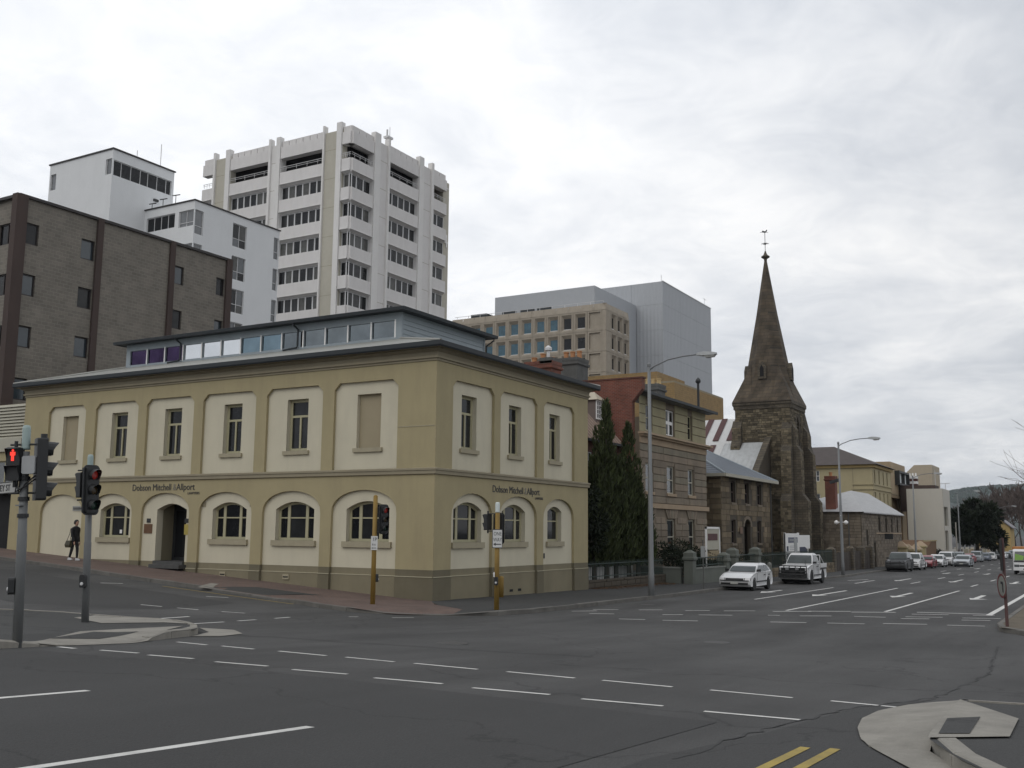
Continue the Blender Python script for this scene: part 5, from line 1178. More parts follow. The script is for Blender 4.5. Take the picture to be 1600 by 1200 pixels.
def bushy(name, label, cat, x, y, z0, h, r, m, seed, n, lf=(.1, .22), trunk=.12, base=.15, group=None, lumps=14, squash=.5):
    rnd = random.Random(seed); t = thing(name, label, cat, (x, y, z0), group)
    mb = MB(); cents = []
    for k in range(lumps):
        a = rnd.uniform(0, 6.28); q = r*math.sqrt(rnd.random())*.72; zz = z0+h*(base+.25*(1-base))+rnd.random()*h*.52*(1-.45*q/r)
        cents.append((x+q*math.cos(a), y+q*math.sin(a), zz, rnd.uniform(.28, .48)*r))
    MB().tube([(x, y, z0-.3), (x+.1, y, z0+h*.3), (x, y, z0+h*.62)], [trunk, trunk*.8, trunk*.3], 7).build('trunk', M_bark, t)
    for c in cents[:6]: mb.tube([(x, y, z0+h*.25), ((x+c[0])/2, (y+c[1])/2, z0+h*.42), c[:3]], [trunk*.5, trunk*.35, trunk*.12], 5)
    mb.build('limbs', M_bark, t); mb = MB()
    for i in range(n):
        c = rnd.choice(cents); d = Vector((rnd.gauss(0, 1), rnd.gauss(0, 1), rnd.gauss(0, 1))).normalized()
        p = Vector(c[:3])+Vector((d.x, d.y, d.z*squash*1.6))*c[3]*rnd.uniform(.62, 1.08)
        leaf(mb, p, d+Vector((0, 0, rnd.uniform(-.5, .5))), rnd.uniform(*lf), rnd.uniform(*lf)*.6, rnd)
    mb.build('crown' if trunk > .1 else 'foliage', m, t); return t
bushy('evergreen_tree', 'round dark evergreen tree with a short trunk against the side of the cream building', 'tree', 14.6, 1.7, -.1, 5.2, 1.75, M_dk, 21, 5200, trunk=.13, base=.2)
bushy('garden_shrub', 'dense dark shrub behind the grey wall nearest the lamp post', 'shrub', 24.9, .4, -.3, 2.9, 1.35, M_dk, 22, 3600, trunk=.05, base=.05, lf=(.06, .14))
bushy('garden_shrub', 'thin olive shrub with a yellow spray behind the grey pier', 'shrub', 27.4, .3, -.3, 2.7, 1.3, M_dk, 23, 2800, trunk=.05, base=.05, lf=(.05, .11))
bushy('garden_shrub', 'dark shrub under the upright white sign board', 'shrub', 30.6, .5, -.3, 2.0, 1.4, M_dk, 24, 2600, trunk=.05, base=.05, lf=(.06, .12))
bushy('garden_shrub', 'low green hedge shrub below the stone house windows', 'shrub', 35.5, .6, -.4, 1.9, 1.5, M_mid, 25, 2400, trunk=.05, base=.05, lf=(.06, .12))
bushy('garden_shrub', 'low leafy shrub by the arched door of the stone house', 'shrub', 40.5, .7, -.4, 1.8, 1.5, M_dk, 26, 1500, trunk=.05, base=.05, lf=(.06, .12))
bushy('evergreen_tree', 'large dark spreading evergreen tree beyond the white walled building', 'tree', 180, .3, -2, 12.6, 4.7, M_dk, 31, 17000, lf=(.35, .8), trunk=.4, base=.06, lumps=26, squash=.62)
bushy('round_bush', 'clipped dark round bush behind the yellow gate piers', 'shrub', 96.5, .8, -1.2, 3.0, 1.5, M_dk, 32, 1500, lf=(.12, .25), trunk=.06, base=.05)
bushy('round_bush', 'small dark bush at the foot of the white walled building', 'shrub', 121.5, -.6, -1.4, 2.4, 1.0, M_dk, 33, 1000, lf=(.12, .25), trunk=.06, base=.05)
def bare_tree(h, seed, levels=4, spread=.5, twig=.02, r0=.2, nb=(3, 5)):
    """trunk, limbs and fine twigs as two meshes in local coordinates"""
    rnd = random.Random(seed); tr, br = MB(), MB()
    def grow(p, d, l, r, lv):
        k = 3; path = [p]; q = p; dd = d.copy()
        for i in range(k):
            dd = (dd+Vector((rnd.uniform(-.16, .16), rnd.uniform(-.16, .16), rnd.uniform(-.02, .12)))).normalized(); q = q+dd*l/k; path.append(q)
        e = max(twig, r*.55); rs = [r+(e-r)*i/k for i in range(k+1)]
        (tr if lv == levels else br).tube(path, rs, 6 if lv == levels else (5 if lv > 1 else 3), False)
        if lv == 0: return
        n = rnd.randint(*nb)+(1 if lv == 1 else 0)
        for i in range(n):
            t = rnd.uniform(.35, 1.0) if i else 1.0; j = min(k-1, int(t*k)); pp = path[j]+(path[j+1]-path[j])*(t*k-j)
            a = rnd.uniform(0, 6.28); s = dd.orthogonal().normalized(); s = Matrix.Rotation(a, 3, dd) @ s
            nd = (dd*rnd.uniform(.6, 1.0)+s*rnd.uniform(.5, 1.0)*spread*1.3).normalized(); nd.z = max(nd.z, .05)
            grow(pp, nd.normalized(), l*rnd.uniform(.55, .8), max(twig, e*rnd.uniform(.6, .85)), lv-1)
    grow(Vector((0, 0, -.3)), Vector((0, 0, 1)), h*.34, r0, levels)
    return tr, br
protos = []
for i in range(3):
    t = thing('bare_tree', '', 'tree', (0, 0, 0), 'leafless trees at the far end of the street', local=True)
    a, b = bare_tree(30, 40+i, 5, .4, .1, .42, (3, 4)); a.build('trunk', M_bark, t); b.build('branches', M_twig, t); protos.append(t)
far = [(420, 28, 15.5), (415, 31.5, 13), (400, 22, 17.5), (395, 24.5, 16), (380, 19.5, 19), (405, 15.5, 21), (370, 12, 20), (390, 8.5, 22.5), (360, 4.5, 21), (375, 1.0, 23), (345, -2.0, 22), (355, -5.0, 24), (335, -7.0, 23), (420, 20.5, 24), (430, 13, 25), (420, 6, 26), (410, 28, 15), (330, -10.5, 22), (340, 1.5, 19), (320, -13.5, 22), (440, 25, 20)]
for i, (x, y, h) in enumerate(far):
    lb = 'tall leafless brown tree in the thicket at the far end of the street'
    t = protos[i] if i < 3 else place_copy(protos[i % 3], (0, 0, 0), 0, lb)
    t.location = (x, y, G(x, y)-.3); t.rotation_euler = (0, 0, i*1.3); s = h/23*.93; t.scale = (s, s, s); t['label'] = lb
t = thing('bare_tree', 'leafless street tree on the right whose twigs reach into the frame', 'tree', (14, -20.5, 0), local=True)
a, b = bare_tree(12.5, 77, 4, .55, .006, .07, (3, 5)); a.build('trunk', M_bark, t); b.build('branches', M_twig, t); t.location = (14.0, -20.5, 0); t.rotation_euler = (0, 0, 1.0)

# ------------------------------------------------------------------ buildings further down the wide street
lo = thing('stone_store', 'low brown stone building with pale metal roof and tall brick chimney beyond the church', 'building', (74.4, 0, -.8))
LF, LAx = FB(0.0), FA(74.4)
hl = [rect(83.2, 84.1, 2.84, 4.3), rect(87.1, 87.95, 2.8, 4.25), rect(90.6, 91.2, 2.75, 4.2), rect(94.2, 94.8, 2.75, 4.2), rect(76.8, 77.3, .6, 2.9), rect(80.4, 81.2, -1.1, 1.65)]
mb = MB(); mb.plate(LF, rect(74.4, 96.9, -1.2, 4.7), hl, 0, .25); mb.plate(LAx, rect(.02, 9, -1.2, 4.7), [], 0, .2); mb.quad((96.9, 0, -1.2), (96.9, 9, -1.2), (96.9, 9, 4.7), (96.9, 0, 4.7)); mb.build('wall', M_stonej, lo)
MB().stones(LF, 74.4, 96.9, -1, 4.7, (.25, .36), (.35, .8), .05, skip=lambda a, b, z0, z1: hit_rect(hl, a, b, z0, z1)).stones(LAx, .05, 6, -1, 4.7, (.25, .36), (.35, .8), .05).build('masonry', mat('grey_rubble', (.17, .14, .105), .92, .2, 1.1, bump=.4, bscale=12, island=.25, dirt=.35), lo, kind='stuff')
for q in hl[:4]: window(LF, lo, q[0][0]+.01, q[1][0]-.01, q[0][1]+.01, q[2][1]-.01, .12, M_umber, M_glass, fw=.06)
MB().fbox(LF, 76.8, 77.3, .6, 2.9, .15, .2).build('window', M_umber, lo); MB().fbox(LF, 80.4, 81.2, -1.1, 1.65, .15, .2).build('door', M_umber, lo)
MB().fbox(LF, 81.5, 96.9, 2.55, 2.7, -.08, 0).build('string_course', M_sandl, lo)
mb = MB(); E = [(74.0, -.35, 4.72), (97.3, -.35, 4.8), (97.3, 9.4, 4.8), (74.0, 9.4, 4.72)]; RG = [(85.0, 3.1, 7.25), (94.5, 3.1, 7.25)]
mb.add(E+RG, [(0, 1, 5, 4), (1, 2, 5), (2, 3, 4, 5), (3, 0, 4)]); mb.quad((74.0, -.35, 4.6), (97.3, -.35, 4.68), (97.3, -.35, 4.8), (74.0, -.35, 4.72))
M_proof = ribbed('weathered_pale_roof', (.42, .42, .42), .4, 'sum', rough=.6, strength=.4, dirt=.2)
mb.build('roof', M_proof, lo)
w2 = MB(); w2.add([(74.1, .9, 4.75), (74.1, 9, 4.75), (80, 9, 6.2), (80, 2.6, 6.2), (74.1, 4.5, 6.0)], [(0, 1, 2, 3)]); w2.build('side_roof', M_proof, lo)
chimney('chimney', lo, 75.0, 76.0, 2.55, 3.55, 4.5, 8.35, M_redb, [.4])
MB().tube([(74.3, 1.2, -1), (74.3, 1.2, 4.6)], .06, 6).build('downpipe', M_cement, lo)
mb = MB(); mb.tube([(84.5, 0, 2.75), (84.5, -.9, 2.75)], .03, 5); mb.box(84.45, 84.55, -1.2, -.35, 2.0, 2.6); mb.build('hanging_sign', M_black, lo)
M_yell = mat('yellow_render', (.40, .345, .21), .85, .06, .8, dirt=.15, dirtcol=(.28, .24, .15)); M_ochre = mat('ochre_band', (.36, .26, .11), .8, .08, 1.)
M_rdk = mat('dark_tile_roof', (.075, .062, .058), .8, .15, 1.2, bump=.3, bscale=4)
yb = thing('yellow_building', 'four storey yellow rendered building with a dark hipped roof behind the stone store', 'building', (113, 6, 0))
YA, YB = FA(113.0), FB(6.0)
hy = [rect(a, b, z0, z1) for z0, z1 in ((9.3, 11.2), (6.3, 8.2), (3.2, 5.2)) for a, b in ((113.9, 114.8), (117.1, 117.95), (120.2, 120.95), (123.0, 123.8))]
hz = [rect(13.1, 14.0, 9.7, 11.2), rect(13.1, 14.0, 6.3, 8.0)]
mb = MB(); mb.plate(YB, rect(113, 126.3, -1.5, 11.7), hy, 0, .25); mb.plate(YA, rect(6.02, 22, -1.5, 11.7), hz, 0, .25); mb.build('wall', M_yell, yb)
for q in hy: window(YB, yb, q[0][0]+.01, q[1][0]-.01, q[0][1]+.01, q[2][1]-.01, .12, M_trim, M_glass, fw=.06)
for q in hz: window(YA, yb, q[0][0]+.01, q[1][0]-.01, q[0][1]+.01, q[2][1]-.01, .12, M_white, M_glassg, cols=(1, 1), rows=(1, 1), fw=.06)
mb = MB(); mb.box(112.7, 126.6, 5.7, 6.0, 11.5, 11.9); mb.box(112.7, 113, 6.0, 22, 11.5, 11.9); mb.build('cornice', M_ochre, yb)
mb = MB()
for z in (9.15, 8.5): mb.box(112.85, 126.4, 5.85, 6.0, z, z+.18); mb.box(112.85, 113, 6.0, 8.7, z, z+.18)
mb.build('string_course', M_yell, yb); MB().box(112.96, 113, 8.58, 8.64, -1, 11.5).build('downpipe', M_trim, yb)
mb = MB(); E = [(112.3, 5.3, 11.9), (127, 5.3, 11.9), (127, 22.5, 11.9), (112.3, 22.5, 11.9)]; RG = [(118.5, 12.2, 14.9), (118.5, 18, 14.9)]
mb.add(E+RG, [(0, 1, 4), (1, 2, 5, 4), (2, 3, 5), (3, 0, 4, 5)]); mb.build('roof', M_rdk, yb)
M_tanc = mat('tan_concrete', (.36, .275, .175), .85, .1, .9, dirt=.3, dirtcol=(.17, .125, .08))
bx = thing('tan_concrete_wing', 'tan concrete wing with one projecting dark framed window beyond the yellow building', 'building', (127.6, 6.2, 0))
mb = MB(); mb.box(127.6, 140.3, 6.2, 30, 7.9, 13.2); mb.box(130, 140.3, 6.9, 30, -2, 7.9); mb.box(136.4, 140.3, 6.25, 6.9, -2, 7.9); mb.build('wall', M_tanc, bx)
BF = FB(6.2)
MB().fbox(BF, 127.55, 140.35, 8.35, 8.45, -.05, 0).build('wall_joint', M_trim, bx)
wf = window(BF, bx, 131.0, 140.0, 9.9, 12.05, -.7, M_black, mat('bright_pane_reflection', (.72, .76, .75), .5, .06, 1.), cols=(1, 1), fw=.28, th=.7, bar=.12, name='projecting_window')  # pale pane colour stands in for a bright reflection in the glass
for i in range(12):
    pass
M_ww = mat('off_white_wall', (.50, .475, .42), .85, .035, .4, dirt=.12, dirtcol=(.36, .34, .3))
ww = thing('white_walled_building', 'plain off white building with a large blank side wall beside the dark evergreen', 'building', (126.3, -1, 0))
WA, WB = FA(126.3), FB(-1.0)
mb = MB(); mb.plate(WA, rect(-.98, 3.9, -2, 9.06), [], 0, .2); mb.plate(WB, rect(126.3, 133.7, -2, 9.06), [rect(126.9, 130.9, 3.75, 6.5), rect(126.9, 130.2, .2, 3.1)], 0, .4)
mb.quad((133.7, -1, -2), (133.7, 3.9, -2), (133.7, 3.9, 9.06), (133.7, -1, 9.06)); mb.quad((126.3, -1, 9.05), (133.7, -1, 9.05), (133.7, 3.9, 9.05), (126.3, 3.9, 9.05)); mb.quad((126.3, 3.9, -2), (133.7, 3.9, -2), (133.7, 3.9, 9.05), (126.3, 3.9, 9.05)); mb.build('wall', M_ww, ww)
window(WB, ww, 126.91, 130.89, 3.76, 6.49, .25, M_trim, M_bglass, cols=(1, 1, 1), fw=.08); window(WB, ww, 126.91, 130.19, .21, 3.09, .25, M_trim, M_bglass, cols=(1, 1, 1), fw=.08)
MB().box(133.8, 138, 1, 6, 6, 9.9).build('plant_box', M_umber, ww)
bg = thing('beige_stair_tower', 'windowless beige stair tower with one sloping shoulder above the white walled building', 'building', (150, 3.5, -1))
mb = MB(); mb.prism([(150, y, z) for y, z in ((3.5, -2), (7.6, -2), (7.6, 12.7), (6.25, 14.0), (3.5, 14.0))], (9, 0, 0)); mb.build('wall', mat('beige_render', (.43, .37, .28), .85, .05, .6, dirt=.1), bg)
MB().tube([(151, 3.2, 9), (151, 3.2, 13.2)], .05, 5).build('mast', M_wfr, bg); MB().tube([(152, 1.8, 9), (152, 1.8, 11)], .05, 5).tube([(152, 1.0, 11), (152, 2.6, 10.9)], .05, 5).build('aerial', M_wfr, bg)
th_ = thing('banded_chimney_house', 'roof of a small house with a white and maroon banded chimney beside the tan wing', 'house', (141, 5.0, 0))
mb = MB(); mb.box(141, 147, 4.4, 10, -2, 8.8); mb.build('wall', M_redd, th_); mb = MB(); mb.prism([(140.8, 4.2, 8.8), (140.8, 10.2, 8.8), (140.8, 7.2, 10.6)], (6.4, 0, 0)); mb.build('roof', M_strr, th_)
for i in range(6): MB().box(141.0, 142.2, 4.55, 6.4, 9.2+i*.42, 9.6+i*.42).build('chimney_band', M_white if i % 2 else M_strr, th_)
for k in range(4): MB().lathe((141.6, 4.8+k*.45, 11.7), [(.13, 0), (.12, .45), (.15, .5)], 8).build('chimney_pot', M_white, th_)
# gate piers and brown shed
M_ypier = mat('ochre_stone', (.36, .30, .17), .9, .12, 1.5, dirt=.3, dirtcol=(.16, .12, .07))
def gate_pier(x, y, z1, label):
    t = thing('gate_pier', label, 'gate pier', (x, y, G(x, y)), 'ochre gate piers')
    def rg(e, z): return [(x-.6-e, y-.6-e, z), (x+.6+e, y-.6-e, z), (x+.6+e, y+.6+e, z), (x-.6-e, y+.6+e, z)]
    MB().loft([rg(0, -2.2), rg(0, z1-.9), rg(.15, z1-.8), rg(.15, z1-.62)]).build('shaft', M_ypier, t); MB().loft([rg(.15, z1-.62), rg(-.5, z1)]).build('cap', M_sandl, t)
for x, z1, l in ((94.6, 1.75, 'first ochre stone gate pier with a pyramid cap, next to the stone store'), (99.2, 1.4, 'second ochre stone gate pier, lower, with a pyramid cap'), (104.8, 1.35, 'third ochre stone gate pier behind the lamp post'), (108.6, 1.72, 'last and taller ochre stone gate pier beside the brown shed')): gate_pier(x, -.3, z1, l)
yw = thing('ochre_wall', 'low ochre stone wall with dark slots joining the gate piers', 'wall', (101, -.2, -1.2))
for a, b in ((95.3, 98.5), (99.9, 104.1), (105.5, 107.9)): MB().box(a, b, -.35, 0, -2, .3).build('wall', M_ypier, yw)
sd = thing('brown_shed', 'small brown shed with a sloping parapet in front of the white walled building', 'shed', (110, -.4, -1.3))
mb = MB(); mb.prism([(109.4, -.5, z) if False else (x, -.5, z) for x, z in ((109.5, -2), (121.2, -2), (121.2, 1.75), (117.5, 1.75), (113.5, .9), (109.5, .9))], (0, 4, 0)); mb.build('wall', mat('brown_brick_wall', (.15, .085, .045), .9, .15, 1.), sd)
MB().box(109.4, 121.3, -.62, -.5, 1.62, 1.8).build('coping', M_ypier, sd)
yh = thing('yellow_house', 'small yellow gabled house with a grey roof at the far end of the street', 'house', (250, -.3, -2.7))
mb = MB(); mb.prism([(250, -.3, -3), (250, 5.5, -3), (250, 5.5, 4.4), (250, 2.6, 6.8), (250, -.3, 4.4)], (12, 0, 0)); mb.build('wall', mat('ochre_house_wall', (.40, .29, .12), .85, .08, 1., dirt=.15), yh)
mb = MB()
for y0, y1, z0, z1 in ((2.6, -.9, 7.0, 4.1), (2.6, 6.1, 7.0, 4.1)): mb.prism([(249.4, y0, z0), (249.4, y1, z1), (249.4, y1, z1+.25), (249.4, y0, z0+.25)], (13.2, 0, 0))
mb.build('roof', mat('grey_house_roof', (.2, .19, .2), .7, .1, 1.), yh)
YH = FA(250)
for a, z in ((1.6, 2.0), (1.6, -1.2)): window(YH, yh, a-.45, a+.45, z-.7, z+.7, -.03, M_trim, M_glass, fw=.08)
MB().box(255, 256, 1.8, 3, 6.5, 8.6).build('chimney', M_redd, yh)
y2 = thing('yellow_annexe', 'low yellow annexe with a flat roof left of the far yellow house', 'building', (240, 3, -2.6))
MB().box(240, 248, 3.2, 6.8, -3, 2.4).build('wall', M_ochre, y2); MB().box(239.8, 248.2, 3.0, 7.0, 2.4, 2.65).build('parapet_capping', M_trim, y2); MB().box(239.9, 240, 4.2, 5.4, -2.8, .2).build('window', M_glass, y2)
bw = thing('boundary_wall', 'pale patchy boundary wall with posts under the dark evergreen', 'wall', (150, 0, -1.8))
for i in range(11): MB().box(140+i*9, 148.7+i*9, .2+i*.13, .5+i*.13, -4, .2-i*.08).build('wall_panel', (M_ww, M_umber, M_trim, M_tanc)[i % 4], bw); MB().box(148.7+i*9, 149.1+i*9, .1+i*.13, .6+i*.13, -4, .5-i*.08).build('post', M_ww, bw)
for y, z1, l in ((-1.0, 4.4, 'pale slim pole left of the far lamp post'), (-1.45, 4.2, 'thinner pale pole just right of the other slim pole')):
    t = thing('slim_pole', l, 'pole', (139, y, -1.6)); MB().tube([(139, y, -2), (139, y, z1)], .09 if y > -1.2 else .06, 7).build('pole', M_ww, t)

# ------------------------------------------------------------------ hill on the horizon
rnd = random.Random(4); nu_, nv_ = 16, 170; mb = MB(); pts = []
for i in range(nu_):
    for j in range(nv_):
        x = 1900+i*70; y = -900+j*12
        e = math.sin(math.pi*min(1, i/(nu_-3)*.55)) if i < nu_-2 else 1-.2*(i-nu_+3)
        hgt = 124+6*math.sin(y*.006+1)+4*math.sin(y*.017)+(-14*max(0, (y-265)/60)-10*max(0, min(1, (190-y)/120)))
        pts.append((x, y, -8+hgt*.97*e+rnd.uniform(-1.2, 1.2)))
mb.add(pts, [(i*nv_+j, i*nv_+j+1, (i+1)*nv_+j+1, (i+1)*nv_+j) for i in range(nu_-1) for j in range(nv_-1)])
M_hill = mat('forest_hill', (.045, .058, .05), .95, .4, .02, bump=.5, bscale=.05)
mb.build('hill', M_hill, smooth=True, kind='structure')
# rounded tree heads along the crest, far too many to count
mb = MB()
for k in range(1500):
    i = rnd.uniform(5, nu_-3.2); y = rnd.uniform(60, 360); x = 1900+i*70
    a = i/(nu_-3)*.55; e = math.sin(math.pi*min(1, a)); hgt = 124+6*math.sin(y*.006+1)+4*math.sin(y*.017)-14*max(0, (y-265)/60)-10*max(0, min(1, (190-y)/120))
    z = -8+hgt*.97*e; r = rnd.uniform(3.0, 6.0)
    mb.lathe((x, y, z-r*.6), [(r*.5, 0), (r, r*.6), (r*.85, r*1.2), (r*.35, r*1.7)], 5)
mb.build('hill_forest', mat('hill_trees', (.035, .05, .04), .95, .3, .02, island=.3), kind='stuff')
# ------------------------------------------------------------------ street lamps
M_galvd = mat('dull_galvanised_steel', (.15, .155, .155), .6, .15, 2., metal=.2, zstretch=.2)
M_galv = mat('galvanised_steel', (.2, .207, .21), .55, .12, 2., metal=.3, zstretch=.2)
M_lens_g = mat('lamp_lens', (.5, .5, .48), .25, .1, 4.)
def street_lamp(x, y, label, h=9.95, arm=2.3, proto=[None]):
    z = G(x, y)
    if proto[0] is None:
        t = thing('street_lamp', label, 'street lamp', (0, 0, 0), 'street lamps along the kerb', local=True)
        MB().tube([(0, 0, -.2), (0, 0, .9), (0, 0, 1.0), (0, 0, 5.2), (0, 0, 5.25), (0, 0, h)], [.13, .13, .115, .1, .085, .07], 12).build('pole', M_galv, t, True)
        MB().lathe((0, 0, h), [(.08, -.1), (.09, .02), (.03, .1)], 10).build('pole_cap', M_galv, t)
        path = [(0, 0, h-.25), (0, -.25, h-.08), (0, -.9, h+.16), (0, -1.6, h+.26), (0, -arm+.1, h+.28)]
        MB().tube(path, .033, 8).build('arm', M_galv, t, True)
        hd = MB().loft([[(-.07, -arm+.1, h+.24), (.07, -arm+.1, h+.24), (.06, -arm+.1, h+.34), (-.06, -arm+.1, h+.34)], [(-.15, -arm-.15, h+.2), (.15, -arm-.15, h+.2), (.1, -arm-.15, h+.38), (-.1, -arm-.15, h+.38)],
                        [(-.17, -arm-.5, h+.2), (.17, -arm-.5, h+.2), (.11, -arm-.5, h+.36), (-.11, -arm-.5, h+.36)], [(-.1, -arm-.78, h+.22), (.1, -arm-.78, h+.22), (.06, -arm-.78, h+.3), (-.06, -arm-.78, h+.3)]]).build('lamp_head', M_sgrey, t)
        MB().loft([[(-.14, -arm-.25, h+.2), (.14, -arm-.25, h+.2), (.14, -arm-.72, h+.21), (-.14, -arm-.72, h+.21)], [(-.09, -arm-.32, h+.1), (.09, -arm-.32, h+.1), (.09, -arm-.66, h+.12), (-.09, -arm-.66, h+.12)]]).build('lens', M_lens_g, hd)
        MB().box(-.075, .075, -.105, .0, .4, .95).build('access_door', M_galv, t)
        proto[0] = t; t.location = (x, y, z); return t
    return place_copy(proto[0], (x, y, z), 0, label)
street_lamp(10.42, -4.09, 'tall grey street lamp nearest the cream building, its arm over the road')
l2 = street_lamp(48.72, -3.68, 'grey street lamp beside the white utility, before the stone store')
street_lamp(90, -2.6, 'grey street lamp by the ochre gate piers and the white walled building')
street_lamp(130, -2.5, 'grey street lamp standing before the dark evergreen')
street_lamp(190, -3.0, 'distant grey street lamp above the yellow house')
MB().tube([(-.12, 0, 4.45), (.12, 0, 4.45)], .03, 5).lathe((0, -.35, 3.78), [(.02, 0), (.16, .1), (.16, .22), (.02, .32)], 10).lathe((0, .35, 3.78), [(.02, 0), (.16, .1), (.16, .22), (.02, .32)], 10).tube([(0, -.35, 3.95), (0, .35, 3.95)], .03, 5).build('globe_light', M_white, l2)
MB().add([(-.1, .1, 7.25), (.1, .1, 7.25), (.15, .75, 7.05), (-.15, .75, 7.05), (-.1, .1, 7.0), (.1, .1, 7.0), (.15, .7, 6.85), (-.15, .7, 6.85)], [(0,1,2,3), (4,5,6,7), (0,1,5,4), (2,3,7,6), (0,3,7,4), (1,2,6,5)]).build('floodlight', M_black, l2)

# ------------------------------------------------------------------ traffic signals
M_yelp = mat('yellow_pole_paint', (.25, .155, .03), .65, .22, 3., dirt=.5, dirtcol=(.09, .07, .05), zstretch=.3)
M_cap = mat('pale_green_cap', (.27, .345, .33), .4, .1, 3.)
M_lr = mat('red_lens_lit', (.25, .01, .01), .3, .1, 5., emit=((1, .03, .02), .9)); M_lro = mat('red_lens_dim', (.09, .012, .01), .25, .1, 5., emit=((1, .05, .03), .06))
M_ly = mat('amber_lens_off', (.05, .03, .01), .25, .1, 5.); M_lg = mat('green_lens_off', (.01, .03, .02), .25, .1, 5.)
M_man = mat('red_figure', (.3, .02, .02), .4, .05, 5., emit=((1, .05, .03), 1.2))
M_sign = mat('white_sign', (.62, .62, .6), .5, .06, 3.)
def rbox(mb, x0, x1, y, z, hw, hh, r, n=4):
    pts = []
    for cx_, cz_, a0_ in ((hw-r, hh-r, 0), (-hw+r, hh-r, 90), (-hw+r, -hh+r, 180), (hw-r, -hh+r, 270)):
        for k in range(n+1): a = math.radians(a0_+90*k/n); pts.append((x0, y+cx_+r*math.cos(a), z+cz_+r*math.sin(a)))
    return mb.prism(pts, (x1-x0, 0, 0))
def lantern(parent, pos, ang, lit=None, board=True, scale=1.):
    """three aspect vehicle lantern facing direction ang (degrees from +x)"""
    M_ = Matrix.Translation(Vector(pos)) @ Matrix.Rotation(math.radians(ang), 4, 'Z') @ Matrix.Scale(scale, 4)
    mb = MB(); mb.M = M_; rbox(mb, -.1, .06, 0, 0, .16, .5, .03); o = mb.build('signal_head', M_black, parent)
    if board:
        mb = MB(); mb.M = M_; rbox(mb, -.02, .0, 0, 0, .21, .55, .1); mb.build('target_board', M_black, o)
    for k, (dz, m) in enumerate(((.33, lit or M_lro), (0, M_ly), (-.33, M_lg))):
        mb = MB(); mb.M = M_ @ Matrix.Translation((.065, 0, dz)) @ Matrix.Rotation(math.pi/2, 4, 'Y')
        mb.lathe((0, 0, 0), [(.105, -.01), (.1, .01), (.06, .022), (.0, .026)], 14); mb.build('lens', m, o)
        # cowl: a tube cut away below
        mb = MB(); mb.M = M_; n = 12; ring0, ring1 = [], []
        for i in range(n+1):
            a = math.radians(-55+290*i/n); L_ = .1+.1*max(0, math.sin(a))
            ring0.append((.05, .125*math.cos(a), dz+.125*math.sin(a))); ring1.append((.05+L_, .12*math.cos(a), dz+.12*math.sin(a)-.01))
        mb.add(ring0+ring1, [(i, i+1, n+2+i, n+1+i) for i in range(n)])
        c = mb.build('cowl', M_black, o)
    return o
def ped_lantern(parent, pos, ang, lit=False):
    M_ = Matrix.Translation(Vector(pos)) @ Matrix.Rotation(math.radians(ang), 4, 'Z')
    mb = MB(); mb.M = M_; rbox(mb, -.1, .06, 0, 0, .105, .26, .02); o = mb.build('pedestrian_head', M_black, parent)
    mb = MB(); mb.M = M_; mb.tube([(-.03, 0, .26), (-.03, 0, .36)], .03, 6).tube([(-.03, 0, -.26), (-.03, 0, -.36)], .03, 6); mb.build('bracket', M_black, o)
    for k, dz in enumerate((.135, -.135)):
        mb = MB(); mb.M = M_; mb.add([(.06, -.1, dz+.12), (.06, .1, dz+.12), (.14, .1, dz+.1), (.14, -.1, dz+.1), (.06, -.1, dz-.06), (.06, .1, dz-.06)], [(0,1,2,3), (0,3,4), (1,5,2)]); mb.build('cowl', M_black, o)
    if lit:
        # standing figure
        mb = MB(); mb.M = M_ @ Matrix.Translation((.066, 0, .135))
        def q(y0, y1, z0, z1): mb.box(0, .006, y0, y1, z0, z1)
        mb.add([(.003, .02*math.cos(k*math.pi/4), .072+.02*math.sin(k*math.pi/4)) for k in range(8)], [tuple(range(8))])
        q(-.022, .022, -.01, .05); q(-.04, -.026, -.005, .05); q(.026, .04, -.005, .05); q(-.021, -.003, -.09, -.01); q(.003, .021, -.09, -.01)
        mb.build('red_figure', M_man, o)
    return o
def button(parent, x, y, z, ang):
    mb = MB(); mb.M = Matrix.Translation((x, y, z)) @ Matrix.Rotation(math.radians(ang), 4, 'Z'); rbox(mb, .07, .16, 0, 0, .06, .13, .04); o = mb.build('push_button_box', M_black, parent)
    mb = MB(); mb.M = Matrix.Translation((x, y, z)) @ Matrix.Rotation(math.radians(ang), 4, 'Z') @ Matrix.Translation((.16, 0, -.05)) @ Matrix.Rotation(math.pi/2, 4, 'Y'); mb.lathe((0, 0, 0), [(.035, 0), (.03, .02), (0, .025)], 10); mb.build('button', M_wfr, o)
def capsule(parent, x, y, z0, z1, r, m=M_cap):
    MB().lathe((x, y, 0), [(r*1.05, z0), (r*1.05, z0+.03), (r, z0+.05), (r, z1-.06), (r*.8, z1-.01), (0, z1)], 14).build('antenna_cap', m, parent, True)
def lean(t, deg):                  # a pole a little out of plumb
    t.rotation_euler = Matrix.Rotation(math.radians(deg), 3, Vector((math.cos(CY), math.sin(CY), 0))).to_euler()
GP = 'traffic signals at the corner'
V0_ = math.degrees(CY)
def at(x, y, right, z, fwd=0.):   # a point offset to the right of the viewer's line and away from them
    return (x+right*math.sin(CY)+fwd*math.cos(CY), y-right*math.cos(CY)+fwd*math.sin(CY), z)
